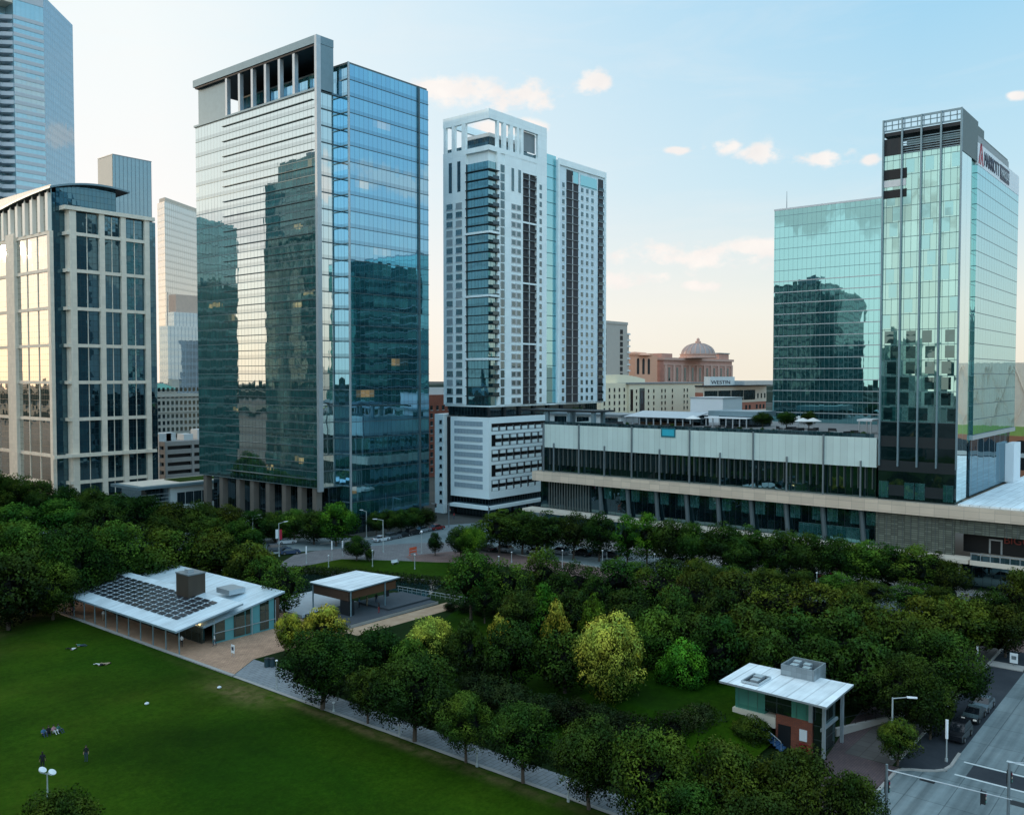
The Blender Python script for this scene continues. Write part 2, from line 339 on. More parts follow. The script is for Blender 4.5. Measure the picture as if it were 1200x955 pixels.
veil = t.math('MULTIPLY', t.math('MULTIPLY_ADD', nw.outputs[0], 3.2, -1.55, clamp=True), .17)
final = t.mix(t.math('MAXIMUM', t.math('MULTIPLY', cl, .88), veil), base, ccol)
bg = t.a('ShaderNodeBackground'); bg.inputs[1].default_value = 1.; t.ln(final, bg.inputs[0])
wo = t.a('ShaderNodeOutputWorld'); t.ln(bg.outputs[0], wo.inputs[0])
SKYBG = bg

# ------------------------------------------------------------------ the ground
GRASS = ramp_ground('mown_lawn', ((.25, (.006, .025, .001)), (.42, (.011, .039, .0012)), (.54, (.023, .057, .002)), (.66, (.038, .060, .004)), (.80, (.08, .066, .024))), .045, 2.6, bump=.5)
UNDER = ramp_ground('dark_undergrowth', ((.25, (.006, .012, .004)), (.5, (.012, .028, .007)), (.7, (.03, .032, .016)), (.9, (.05, .04, .025))), .12, 1.5)  # dark mulch and grass tones mottled by noise
ROADC = ramp_ground('concrete_road', ((.25, (.11, .145, .155)), (.5, (.18, .225, .235)), (.75, (.26, .30, .30))), .12, 1.1, .75, .05)
def road_wear(name, src):
    m = src.copy(); m.name = name; t = NT(m); p = [n for n in t.n if n.type == 'BSDF_PRINCIPLED'][0]; c = p.inputs['Base Color'].links[0].from_socket
    ge = t.a('ShaderNodeNewGeometry'); mp = t.a('ShaderNodeMapping'); mp.inputs['Scale'].default_value = (.03, .9, 1); t.ln(ge.outputs['Position'], mp.inputs[0])
    nz = t.a('ShaderNodeTexNoise'); nz.inputs['Scale'].default_value = 1.; nz.inputs['Detail'].default_value = 5; t.ln(mp.outputs[0], nz.inputs['Vector'])
    br = t.a('ShaderNodeTexBrick'); br.inputs['Scale'].default_value = 1.; br.inputs['Brick Width'].default_value = 6.; br.inputs['Row Height'].default_value = 3.6; br.inputs['Mortar Size'].default_value = .045; br.inputs['Color1'].default_value = (1, 1, 1, 1); br.inputs['Color2'].default_value = (.86, .86, .86, 1); br.inputs['Mortar'].default_value = (.55, .55, .55, 1); br.offset = 0.; t.ln(ge.outputs['Position'], br.inputs['Vector'])
    v = t.a('ShaderNodeVectorMath', operation='MULTIPLY'); t.ln(c, v.inputs[0]); t.ln(br.outputs[0], v.inputs[1]); v2 = t.a('ShaderNodeVectorMath', operation='SCALE'); t.ln(v.outputs[0], v2.inputs[0]); t.ln(t.math('MULTIPLY_ADD', nz.outputs[0], 1.5, .25), v2.inputs['Scale']); t.ln(v2.outputs[0], p.inputs['Base Color']); return m
ROADX = road_wear('worn_concrete_road', ROADC)
ASPH = ramp_ground('asphalt', ((.2, (.024, .030, .037)), (.5, (.038, .045, .053)), (.8, (.06, .068, .076))), .2, 1.5, .8, .05)
CITY = ramp_ground('city_ground', ((.25, (.03, .035, .03)), (.5, (.07, .075, .07)), (.8, (.13, .125, .12))), .01, .1)
PATH = tiles('pale_paving', (.215, .24, .255), (.185, .21, .23), 1.2, .6, mortar=(.12, .13, .13))
PLAZA = tiles('tan_brick_paving', (.50, .31, .20), (.37, .22, .14), .5, .25, mortar=(.10, .06, .045))
REDPAVE = tiles('red_brick_sidewalk', (.20, .12, .10), (.15, .095, .085), .5, .25, mortar=(.06, .05, .05))
DREDP = tiles('dark_brick_paving', (.10, .065, .065), (.075, .05, .055), .5, .25, mortar=(.03, .025, .025))
GPAVE = tiles('grey_pink_paving', (.19, .18, .18), (.15, .145, .15), .9, .45, mortar=(.10, .10, .10))
SWALK = tiles('dark_sidewalk', (.085, .08, .075), (.07, .065, .06), 1.5, 1.5, mortar=(.05, .045, .04))
GRAVEL = ramp_ground('tan_gravel', ((.25, (.26, .17, .11)), (.5, (.40, .28, .19)), (.75, (.52, .40, .29))), .5, 6.)
PAINT = mat('road_marking_paint', (.55, .60, .60), .7, var=.2, scale=2)
# worn and scorched places in the lawn
def worn_lawn():
    t = NT(GRASS); p = [n for n in t.n if n.type == 'BSDF_PRINCIPLED'][0]; src = p.inputs['Base Color'].links[0].from_socket
    ge = t.a('ShaderNodeNewGeometry'); sp = t.a('ShaderNodeSeparateXYZ'); t.ln(ge.outputs['Position'], sp.inputs[0])
    nz = t.a('ShaderNodeTexNoise'); nz.inputs['Scale'].default_value = .5; nz.inputs['Detail'].default_value = 8; nz.inputs['Roughness'].default_value = .7; t.ln(ge.outputs['Position'], nz.inputs['Vector'])
    tot = None
    for x, y, rx, ry, k in ((66, 99, 2.5, 6, .9), (60, 160, 9, 5, 1.0), (52, 152, 6, 4, 1.05), (48, 168, 12, 5, .9), (66, 166, 3, 5, 1.), (46, 140, 5, 3, .8), (67.6, 75, .9, 30, .8), (40, 122, 4, 2, .6), (30, 150, 20, 8, .7)):
        a = t.math('DIVIDE', t.math('SUBTRACT', sp.outputs[0], float(x)), float(rx)); b = t.math('DIVIDE', t.math('SUBTRACT', sp.outputs[1], float(y)), float(ry))
        q = t.math('MULTIPLY', t.math('POWER', 2.718, t.math('MULTIPLY', t.math('ADD', t.math('MULTIPLY', a, a), t.math('MULTIPLY', b, b)), -1.)), k)
        tot = q if tot is None else t.math('MAXIMUM', tot, q)
    m = t.math('MULTIPLY', t.math('SUBTRACT', t.math('MULTIPLY_ADD', nz.outputs[0], 1.9, -.42), .24), 2.6, clamp=True); m = t.math('MULTIPLY', m, tot, clamp=True)
    soft = t.mix(m, src, (.135, .105, .045))
    n2 = t.a('ShaderNodeTexNoise'); n2.inputs['Scale'].default_value = .06; n2.inputs['Detail'].default_value = 3; t.ln(ge.outputs['Position'], n2.inputs['Vector'])
    v = t.a('ShaderNodeVectorMath', operation='SCALE'); t.ln(soft, v.inputs[0]); n3 = t.a('ShaderNodeTexNoise'); n3.inputs['Scale'].default_value = .9; n3.inputs['Detail'].default_value = 9; n3.inputs['Roughness'].default_value = .8; t.ln(ge.outputs['Position'], n3.inputs['Vector'])
    t.ln(t.math('MULTIPLY', t.math('MULTIPLY_ADD', n2.outputs[0], 1.7, .15), t.math('MULTIPLY_ADD', n3.outputs[0], 1.8, .10)), v.inputs['Scale']); t.ln(v.outputs[0], p.inputs['Base Color'])
worn_lawn()
def sheet(name, pts, z, m, under=.0):
    mb = MB(); mb.face([(p[0], p[1], z) for p in pts], m); return structure(name, mb)
def gp(*pp): return [tuple(g(x, y).xy) for x, y in pp]
def rect(x0, x1, y0, y1): return [(x0, y0), (x1, y0), (x1, y1), (x0, y1)]
sheet('ground', rect(-4000, 6000, -4000, 6000), -.05, CITY)
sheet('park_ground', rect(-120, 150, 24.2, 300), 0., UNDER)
sheet('lawn', [(-120, 20), (68.6, 30), (68.6, 170), (52, 176), (-120, 172)], .004, GRASS)
sheet('bare_soil', [(40, 176), (66, 171), (66, 190), (-60, 220), (-60, 182)], .008, BROWNM)
sheet('garden_lawn', [(76, 50), (100, 56), (104, 72), (88, 84), (78, 74)], .004, GRASS)
sheet('stage_lawn', gp((500, 738), (540, 712), (640, 722), (640, 760), (540, 770)), .006, GRASS)
sheet('garden_path', [(69.3, 40), (72.6, 40), (72.6, 97), (75, 100), (75, 109), (69.3, 105.3)], .008, PATH)
sheet('brick_plaza', [(69.3, 105.4), (75, 109.1), (92, 109), (92, 118), (96, 135), (96, 176), (69.3, 176)], .008, PLAZA)
kb = MB(); kb.box(68.7, 69.25, 105, 176, -.1, .14, CONC); kb.box(68.75, 69.2, 40, 104.8, -.1, .06, CONC); structure('path_kerb', kb)
sheet('gravel_strip', [(92.1, 106.6), (115.5, 106.4), (116, 110.3), (92.1, 110.6)], .01, GRAVEL)
sheet('pink_sidewalk', gp((318, 666), (345, 650), (430, 634), (560, 622), (560, 660), (470, 657), (400, 655), (330, 668)), .004, GPAVE)
sheet('north_street', [(117, 174), (150, 158), (158, 152), (158, -60), (175.5, -60), (175.5, 150), (230, 146), (230, 164), (186, 164), (178, 168), (150, 171), (128, 196), (110, 330), (92, 330), (104, 210)], .008, ROADC)
sheet('left_street', [(103, 210), (128, 196), (136, 232), (136, 250), (99, 250)], .005, ASPH)
sheet('brick_sidewalk', [(148.5, -20), (157.4, -20), (157.4, 130), (151, 142), (140, 146), (137, 140), (146, 128)], .012, REDPAVE)
mb = MB(); mb.prism([(137, 172), (149.5, 168), (160, 166.4), (160, 167), (150, 169), (138, 173)], -.02, .14, CONC); structure('traffic_island', mb)
mb = MB(); mb.box(157.4, 157.75, -20, 128, -.05, .14, CONC); mb.box(175.6, 175.95, -60, 142, -.05, .14, CONC); mb.box(175.95, 185.5, -60, 143.5, -.05, .12, CONC)
structure('street_kerb', mb)
sheet('bank_lawn', gp((272, 676), (330, 668), (400, 655), (470, 657), (540, 660), (580, 672), (556, 684), (470, 676), (380, 671)), .016, GRASS)
m_, t_ = new_mat('pond_water'); p_ = t_.a('ShaderNodeBsdfPrincipled'); p_.inputs['Base Color'].default_value = (.006, .016, .014, 1); p_.inputs['Roughness'].default_value = .06
nz_ = t_.a('ShaderNodeTexNoise'); nz_.inputs['Scale'].default_value = 1.6; nz_.inputs['Detail'].default_value = 3; b_ = t_.a('ShaderNodeBump'); b_.inputs['Strength'].default_value = .06; t_.ln(nz_.outputs[0], b_.inputs['Height']); t_.ln(b_.outputs[0], p_.inputs['Normal'])
o_ = t_.a('ShaderNodeOutputMaterial'); t_.ln(p_.outputs[0], o_.inputs[0]); WATER = m_
sheet('pond', [(116.5, 116), (130, 122), (130.5, 130), (122, 140), (112, 152), (103, 156), (100, 140), (116.4, 124)], .012, WATER)
# the street on the right, with its lanes, kerbs and markings
sheet('side_street', [(40, 23.4), (600, 23.4), (600, -16), (40, -16)], .002, ROADX)
sheet('cross_street', rect(60, 97.9, -120, 27.2), .006, ROADX)
sheet('parking_lane', [(96.0, 27.8), (96.5, 25.6), (97.3, 24.2), (98.4, 23.5), (104, 23.4), (160, 23.4), (160, 27.8)], .010, ASPH)
sheet('side_sidewalk', rect(96.0, 160, 28.1, 33.0), .012, SWALK)
sheet('pavilion_paving', [(76, 27.2), (95.9, 27.2), (96, 33.0), (112, 33.02), (112, 36), (100.5, 35), (93, 34), (80, 30)], .010, DREDP)
mb = MB(); mb.box(97.5, 160, 27.8, 28.1, -.05, .14, CONC); mb.box(62, 94.4, 27.2, 27.5, -.05, .14, CONC)
cs = [(97.6+2.2*(1-math.cos(a)), 20.2+3.8*math.sin(a)-.0) for a in [math.pi/2*i/8 for i in range(9)]]
kp = [(94.4, 27.3), (95.3, 27.0), (96.0, 26.2), (96.5, 25.2), (97.2, 24.2), (98.1, 23.5), (99.6, 23.2), (103.5, 23.3)]
for a_, b_ in zip(kp, kp[1:]):
    d_ = (Vector(b_)-Vector(a_)).normalized(); n_ = Vector((-d_.y, d_.x))*.3
    mb.prism([a_, b_, (b_[0]+n_.x, b_[1]+n_.y), (a_[0]+n_.x, a_[1]+n_.y)], -.05, .14, CONC)
for y_ in (18.2, 19.2): pass
mb.box(138, 140.5, 23.6, 27.7, .012, .13, CONC); structure('side_kerb', mb)
sheet('crosswalk', rect(98.0, 101.4, -12, 21.6), .012, ASPH)
mb = MB()
for x_ in (97.7, 101.5): mb.box(x_, x_+.3, -12, 22.6, .008, .016, PAINT)
mb.box(104.5, 104.95, 14.4, 19.2, .006, .014, PAINT)
for k_ in range(9): mb.box(112+k_*9, 115+k_*9, 9.3, 9.45, .006, .014, PAINT)
mb.box(102, 300, 3.6, 3.75, .006, .014, PAINT)
structure('road_markings', mb)
mb = MB(); mb.box(94.2, 95.3, 15.2, 17.2, .009, .016, BLACK); mb.box(94.2, 95.0, 23.6, 25.0, .009, .016, BLACK); structure('road_drains', mb)
# raised garden mound beside the small pavilion
mb = MB(); N_ = 22
def mound(x, y):
    a = max(0, 1-((x-95.5)/11)**2)*max(0, 1-((y-52)/13)**2); return 2.5*min(1, 1.9*a)
vx = [[(84+22*i/N_, 39.6+26*j/N_) for j in range(N_+1)] for i in range(N_+1)]
for i in range(N_):
    for j in range(N_):
        q = [vx[i][j], vx[i+1][j], vx[i+1][j+1], vx[i][j+1]]
        mb.face([(x, y, mound(x, y)+.002) for x, y in q], GRASS)
structure('grass_mound', mb)
# far city floor: tree belts and low roofs out to the horizon
FARG = ramp_ground('far_trees', ((.25, (.02, .035, .03)), (.6, (.05, .07, .06)), (.85, (.09, .10, .09))), .02, .2)
mb = MB()
for ring, (rad, hh) in enumerate(((900, 12), (1500, 20), (2600, 34))):
    n_ = 90
    for i in range(n_):
        a0 = 2*math.pi*i/n_; a1 = 2*math.pi*(i+1)/n_
        h0 = hh*(.6+.8*mnoise.noise((math.cos(a0)*6, math.sin(a0)*6, ring*3))); h1 = hh*(.6+.8*mnoise.noise((math.cos(a1)*6, math.sin(a1)*6, ring*3)))
        p0 = (rad*math.cos(a0), rad*math.sin(a0)); p1 = (rad*math.cos(a1), rad*math.sin(a1)); q0 = (p0[0]*1.3, p0[1]*1.3); q1 = (p1[0]*1.3, p1[1]*1.3)
        mb.face([(*p0, -2), (*p1, -2), (*p1, h1), (*p0, h0)], FARG); mb.face([(*p0, h0), (*p1, h1), (*q1, h1*.8), (*q0, h0*.8)], FARG)
o_ = mb.build('distant_tree_belt'); tag(o_, 'hazy belt of distant trees along the horizon between the towers', 'trees'); o_['kind'] = 'stuff'
# ------------------------------------------------------------------ glass office tower with the open crown
TG = glass('tower_glass', tint=(.86, .98, 1.), dark=(.008, .060, .062), light=(.07, .25, .23), pw=1.52, fh=4.07, z0=12.3, refl=.70, wob=.006, span=.26, spancol=(.012, .045, .05), lit=.008, frame=(.06, .10, .11))
TGB = glass('tower_glass_blue', tint=(.40, .74, 1.), dark=(.010, .070, .075), light=(.08, .30, .28), wob=.006, pw=1.52, fh=4.07, z0=12.3, refl=.62, span=.26, spancol=(.012, .045, .055), lit=.012, frame=(.05, .10, .12))
LOUV = mat('louvre_metal', (.10, .14, .15), .4, .5)
BANDM = mat('band_metal', (.20, .28, .30), .35, .5)
b = thing('glass_office_tower', 'tallest mirror glass office tower, with open pillared crown and silver corner fin', 'office tower', (142.4, 176, 0))
part(b, 'curtain_wall', TG, (142.4, 149.98, 179, 232.5, 12.3, 110.2))
part(b, 'curtain_wall', TGB, (150, 178.2, 176, 221, 4.6, 117.9))
part(b, 'recessed_glass', DGLASS, (146, 149.9, 180, 231, 0, 12.2), (151.2, 177.2, 177.2, 220, 0, 4.6), label='dark recessed ground floor glass')
part(b, 'rear_wall', STEEL, (150, 178, 221.01, 232.3, 0, 109.5))
part(b, 'corner_fin', LGREY, (141.9, 143.2, 178.1, 178.96, 11.6, 123.2), label='silver vertical fin up the front corner')
part(b, 'corner_fin', LGREY, (149.75, 150.25, 175.7, 175.98, 4.6, 118.3), label='thin bright corner line')
part(b, 'corner_fin', LOUV, (174.2, 174.6, 175.5, 175.98, 0, 118.1), label='dark vertical line near the right edge')
mb = MB(); mb.box(141.98, 142.38, 180.2, 219, 0, .16, LOUV); copies(b, 'louvre', mb, [(0, 0, 12.4+4.07*k+2.0) for k in range(24)])
mb = MB(); mb.box(142.3, 142.39, 179, 232.5, 0, .14, BANDM); copies(b, 'floor_band', mb, [(0, 0, 12.3+4.07*k) for k in range(25)])
mb = MB(); mb.box(149.9, 178.3, 175.88, 175.99, 0, .13, LOUV); copies(b, 'floor_band', mb, [(0, 0, 8.23+4.07*k) for k in range(27)])
mb = MB(); mb.box(143.3, 149.7, 178.75, 178.99, 0, .22, LOUV); copies(b, 'floor_band', mb, [(0, 0, 12.3+4.07*k) for k in range(25)])
mb = MB(); mb.box(149.75, 149.98, 176.1, 178.9, 0, .22, BANDM); copies(b, 'floor_band', mb, [(0, 0, 8.23+4.07*k) for k in range(27)])
part(b, 'crown_roof', STEEL, (142.0, 147.3, 178.2, 233, 121.4, 123.3))
mb = MB(); mb.prism([(142.3, 179.3), (147.2, 179.3), (157, 192), (157, 232.4), (142.3, 232.4)], 120.9, 121.39, DARK); mb.build('crown_soffit', b)
part(b, 'crown_end_wall', STEEL, (142.4, 147.3, 178.3, 179.2, 110.4, 121.38))
part(b, 'crown_panel', STEEL, (143.4, 144.2, 218.5, 232.5, 110.3, 120.88), label='solid grey panel at the far end of the crown')
part(b, 'crown_sill', STEEL, (142.0, 158, 179.2, 232.8, 110.21, 110.7))
mb = MB(); mb.box(142.4, 143.5, -.45, .45, 110.7, 120.9, LGREY); copies(b, 'crown_pier', mb, [(0, y, 0) for y in (217.3, 211.3, 205.5, 199.7, 193.8, 187.8)])
mb = MB(); mb.box(156.8, 157.6, -.6, .6, 110.7, 120.9, STEEL); copies(b, 'crown_pier', mb, [(0, y, 0) for y in (214, 208, 202, 196, 190, 184)])
part(b, 'crown_beam', DARK, (156.2, 156.7, 192, 232, 113.4, 115.4), (156.2, 156.7, 192, 232, 117.2, 120.89))
part(b, 'plant_box', DARK, (150.5, 156, 184, 190, 110.7, 115.5), (150.5, 156, 196, 201, 110.7, 114), (150.5, 156, 208, 213, 110.7, 115))
part(b, 'roof_parapet', LOUV, (150.3, 178, 176.3, 221, 117.91, 118.5))
mb = MB(); mb.box(142.6, 144.3, -.8, .8, 0, 12.28, mat('brown_pier', (.16, .14, .12), .7)); copies(b, 'lobby_pier', mb, [(0, y, 0) for y in (181, 187, 193.5, 200.5, 207.5, 214, 222, 230)])
part(b, 'terrace_wall', OFFWHITE, (140.9, 141.4, 180, 216, 0, 3.2))
# ------------------------------------------------------------------ low white pavilion beside the tower
PG = glass('pavilion_glass', refl=.35, pw=1.3, fh=2.2, dark=(.004, .012, .016), light=(.03, .05, .055))
b = thing('low_pavilion', 'low white pavilion with flat overhanging roof left of the pillared glass tower', 'pavilion', (131.7, 246, 0))
part(b, 'flat_roof', STEEL, (131.2, 168, 246.0, 262, 7.6, 8.4))
part(b, 'roof_deck', CREAM, (133, 166, 247.4, 260.6, 8.41, 8.55)); part(b, 'roof_garden', GRASS, (146, 160, 249, 258, 8.56, 8.8))
part(b, 'glass_wall', PG, (133.5, 142, 248.6, 260, 0, 7.59)); part(b, 'white_wall', OFFWHITE, (142.01, 167, 247.6, 260, 0, 7.59))
mb = MB(); mb.box(0, 2.5, 247.5, 247.59, 2.0, 5.6, DGLASS); copies(b, 'window', mb, [(144.2+2.75*k, 0, 0) for k in range(5)])
mb = MB(); mb.box(133.2, 141.9, 248.3, 248.59, 0, .25, LGREY); copies(b, 'sunshade', mb, [(0, 0, 2.2+1.1*k) for k in range(4)])

# ------------------------------------------------------------------ stone framed office block with the vaulted roof
BG = glass('office_glass', tint=(.42, .78, .95), dark=(.002, .012, .020), light=(.012, .05, .062), pw=1.35, fh=1.9, refl=.17, span=.0, mull=.08, hband=.08, frame=(.03, .05, .06), wob=.02)
BGL = glass('office_glass_west', tint=(1., .98, .93), dark=(.004, .012, .012), light=(.03, .04, .03), pw=1.35, fh=1.9, refl=.68, mull=.08, hband=.08, frame=(.10, .09, .07), wob=.012)
SF = panels('pale_stone_frame', (.84, .74, .61), 1.4, 1.4, var=.05, rough=.7)
XB, YB = 133., 304.
b = thing('stone_framed_office', 'tan stone framed office block with large square windows and thin curved roof', 'office block', (XB, YB, 0))
YF = 300.5                                                   # front of the projecting bay
gx_r = pY(183.5, 400, YF+1).x; gx_u = pY(137, 300, YF+3).x; fx0 = pY(80, 400, YF).x; fx1 = pY(177, 400, YF).x
def zr(py): return pY(130, py, YF).z
ztop = pY(80, 241, YF).z
rows = [zr(v) for v in (562, 531, 490, 448, 406, 364, 321, 279)]+[ztop-.2]
cols = [pY(v, 400, YF).x for v in (87.5, 121.5, 146.5, 174)]
part(b, 'curtain_wall', BG, (XB+1.2, gx_r, YF+3.4, YB+42, 0, ztop-1.0), (XB+1.2, gx_u, YF+3.4, YB+42, ztop-1.0, ztop+4.2), label='dark teal glass core')
part(b, 'end_glass', BG, (fx1-.2, gx_r, YF+.9, YF+3.39, 0, ztop-1.5))
mb = MB()
for c_ in cols: mb.box(c_-(1.1 if c_ == cols[0] else .9), c_+(1.1 if c_ == cols[0] else .9), YF, YF+3.39, 0, ztop-1.3, SF)
mb.build('stone_pier_frame', b)
bm_ = MB(); bm_.box(fx0, fx1-.3, YF+.12, YF+3.3, -.55, .55, SF); copies(b, 'stone_beam', bm_, [(0, 0, z) for z in rows[:-1]])
part(b, 'stone_beam', SF, (fx0-.8, fx1+1.8, YF-.5, YF+3.38, ztop-1.29, ztop))
part(b, 'stone_beam', SF, (XB-1.6, fx1+1.0, YF-1.4, YF+.1, rows[1]-.55, rows[1]+.45), label='projecting stone ledge above the base')
for i in range(3):
    for z0_, z1_ in zip([0.]+rows[:-1], rows[:-1]+[ztop-1.2]):
        x0_, x1_ = cols[i]+.9+(.2 if i == 0 else 0), cols[i+1]-.9
        mb = MB(); mb.box(x0_, x1_, YF+1.0, YF+1.2, z0_+.55, z1_-.55, BG)
        mid = (x0_+x1_)/2; mb.box(mid-.12, mid+.12, YF+.8, YF+1.0, z0_+.55, z1_-.55, SF)
        mb.build('window', b)
# west side: stone corner pier, tall fins above
wy = [pX(v, 400, XB).y for v in (66, 57, 20, 12, 0)]
part(b, 'stone_corner_pier', SF, (XB, XB+1.19, YB-.3, wy[1], 0, zr(277)))
wy_far = wy[2]+40
part(b, 'stone_corner_pier', SF, (XB-.6, XB+1.19, wy[2], wy[3]+1, 0, zr(272)))
part(b, 'stone_corner_pier', SF, (XB, XB+1.19, wy[3]+12, wy[3]+14, 0, zr(277)))
for z0_, z1_ in zip([0.]+rows[:-2], rows[:-1]):
    mb = MB(); mb.box(XB+.5, XB+.7, wy[1], wy[2], z0_+.5, z1_-.5, BGL); mb.build('window', b)
    mb = MB(); mb.box(XB+.5, XB+.7, wy[3]+1, wy[3]+12, z0_+.5, z1_-.5, BGL); mb.build('window', b)
bm_ = MB(); bm_.box(XB+.1, XB+1.18, wy[1], wy[2], -.5, .5, SF); bm_.box(XB+.1, XB+1.18, wy[3]+1, wy[3]+12, -.5, .5, SF); copies(b, 'stone_beam', bm_, [(0, 0, z) for z in rows[:-1]])
for q in (.34, .67):
    y_ = wy[1]*(1-q)+wy[2]*q; part(b, 'mullion_pier', SF, (XB+.3, XB+.49, y_-.18, y_+.18, 0, rows[-2]))
zt = rows[-2]+.5
part(b, 'upper_glass', BGL, (XB+1.0, XB+1.19, YB+.5, YB+42, zt, ztop+6.8))
nf = 9; sp_ = (wy[2]-wy[1])/4.2
FINS = mat('pale_stone_fin', (.88, .82, .72), .6, var=.05)
for k in range(nf):
    y_ = YB+.2+k*sp_
    mb = MB(); mb.box(XB-.2, XB+.98, y_, y_+1.9, zt, ztop+4.0-(.45*k), FINS); mb.tube((XB+.2, y_+.9, ztop+4.0-.45*k), (XB+.2, y_+.9, ztop+5.4-.5*k), .35, .1, FINS, 6); mb.build('stone_fin', b)
# doubly curved roof slab
mb = MB(); NR = 16; x0r, x1r, y0r, y1r = XB-1.0, pY(146, 225, YF).x+2, YF+.2, YB+55
apex = pY(123, 216, YF).x; krf = 7.4*depth((apex, YF, 100))/FOC*1.19/(apex-pY(66, 216, YF).x)**2
def rz_(x, y): return pY(123, 217.0, YF).z-krf*(x-apex)**2-.0012*max(0, y-y0r)**2-.02*(y-y0r)
for i in range(NR):
    for j in range(NR):
        xs = [x0r+(x1r-x0r)*(i+a)/NR for a in (0, 1)]; ys = [y0r+(y1r-y0r)*(j+a)/NR for a in (0, 1)]
        mb.face([(xs[0], ys[0], rz_(xs[0], ys[0])), (xs[1], ys[0], rz_(xs[1], ys[0])), (xs[1], ys[1], rz_(xs[1], ys[1])), (xs[0], ys[1], rz_(xs[0], ys[1]))], STEEL)
        mb.face([(xs[0], ys[1], rz_(xs[0], ys[1])-.6), (xs[1], ys[1], rz_(xs[1], ys[1])-.6), (xs[1], ys[0], rz_(xs[1], ys[0])-.6), (xs[0], ys[0], rz_(xs[0], ys[0])-.6)], DARK)
        if j == 0: mb.face([(xs[0], ys[0], rz_(xs[0], ys[0])-.6), (xs[1], ys[0], rz_(xs[1], ys[0])-.6), (xs[1], ys[0], rz_(xs[1], ys[0])), (xs[0], ys[0], rz_(xs[0], ys[0]))], STEEL)
        if i == 0: mb.face([(xs[0], ys[1], rz_(xs[0], ys[1])-.6), (xs[0], ys[0], rz_(xs[0], ys[0])-.6), (xs[0], ys[0], rz_(xs[0], ys[0])), (xs[0], ys[1], rz_(xs[0], ys[1]))], STEEL)
        if i == NR-1: mb.face([(xs[1], ys[0], rz_(xs[1], ys[0])-.6), (xs[1], ys[1], rz_(xs[1], ys[1])-.6), (xs[1], ys[1], rz_(xs[1], ys[1])), (xs[1], ys[0], rz_(xs[1], ys[0]))], STEEL)
mb.build('curved_roof', b)
mb = MB(); q0 = pY(67, 300, YF+3).x; q1 = pY(137, 300, YF+3).x; n_ = 12          # glass gable under the vault
for i in range(n_):
    a0 = q0+(q1-q0)*i/n_; a1 = q0+(q1-q0)*(i+1)/n_
    mb.face([(a0, YF+3.2, ztop-2), (a1, YF+3.2, ztop-2), (a1, YF+3.2, rz_(a1, YF+3)-.62), (a0, YF+3.2, rz_(a0, YF+3)-.62)], BG)
mb.build('gable_glass', b)

# ------------------------------------------------------------------ far towers on the left
CH = mat('chevron_concrete', (.52, .56, .60), .7, var=.08)  # lightened so the concrete colour carries distance haze
HG = glass('painted_haze_blue_glass', tint=(.62, .80, .92), dark=(.10, .16, .20), light=(.18, .27, .33), pw=2.2, fh=3.9, refl=.45, span=.4, spancol=(.20, .28, .33), frame=(.24, .30, .35), wob=.004, mull=.25)  # distance haze put into this glass colour and the striped one below
HG2 = glass('painted_haze_stripe_glass', tint=(.6, .85, .95), dark=(.26, .42, .48), light=(.34, .50, .56), pw=2.2, fh=4.0, refl=.35, frame=(.2, .3, .33), wob=.004, mull=.1)
c0 = pD(17, 100, 430); c1 = pY(52, 100, c0.y)
dg = Vector((1, 1, 0)).normalized(); tt = 0
while True:                                                    # follow the chamfer until it reaches its right-hand edge in view
    q = Vector((c1.x, c1.y, 60))+dg*tt; v = q-CAM
    if CX+FOC*v.dot(_R)/v.dot(_fw) > 91 or tt > 200: break
    tt += .25
c2 = Vector((c1.x, c1.y, 0))+dg*tt
ztL = pD(52, 1, depth((c1.x, c1.y, 40))).z; ztR = EYE+(442-36)/FOC*depth((c2.x, c2.y, 40)); zt = max(ztL, ztR)
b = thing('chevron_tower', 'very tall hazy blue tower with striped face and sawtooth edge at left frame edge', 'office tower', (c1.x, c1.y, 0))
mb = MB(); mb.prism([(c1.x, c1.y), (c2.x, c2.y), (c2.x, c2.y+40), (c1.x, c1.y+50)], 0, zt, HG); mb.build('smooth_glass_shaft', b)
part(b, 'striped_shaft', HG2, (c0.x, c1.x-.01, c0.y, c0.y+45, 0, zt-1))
nfl = int(zt/4.0)
mb = MB(); mb.box(c0.x-.1, c1.x, c0.y-.25, c0.y-.01, 0, 1.75, CH); copies(b, 'concrete_band', mb, [(0, 0, 4.0*k+90) for k in range(nfl-25)])
part(b, 'cap', CH, (c0.x, c1.x-.02, c0.y-.2, c0.y+45, zt-6, zt+1.5))
saw = MB(); xs = c0.x
for k in range(4):
    saw.prism([(xs, c0.y+1+k*2), (xs-4, c0.y+5+k*2), (xs-8, c0.y+2.5+k*2), (xs-8, c0.y+40), (xs, c0.y+40)], 0, 1.9, CH); xs -= 8
copies(b, 'sawtooth_band', saw, [(0, 0, 4.0*k+90) for k in range(nfl-25)])
part(b, 'sawtooth_cap', CREAM, (c0.x-36, c0.x-.01, c0.y+.5, c0.y+40, zt-7.9, zt+3)); part(b, 'sawtooth_core', HG2, (c0.x-34, c0.x-.01, c0.y+9, c0.y+40, 0, zt-8))
def corner_block(px0, pxc, px1, pyt, D):                       # footprint and height of a distant block from its corner and edges
    c = pD(pxc, pyt, D); return c.x, c.y, pY(px1, 400, c.y).x, pX(px0, 400, c.x).y, c.z
x0, y0, x1, y1, z1 = corner_block(118, 132, 180, 180.5, 640)
b = thing('grey_glass_tower', 'plain blue grey gridded tower rising behind the curved roof office', 'office tower', (x0, y0, 0))
SG = glass('grey_grid_glass', tint=(.6, .78, .85), dark=(.10, .17, .20), light=(.16, .25, .28), pw=3.0, fh=3.9, refl=.30, span=.35, spancol=(.17, .25, .28), frame=(.15, .22, .26), mull=.5, wob=.004)
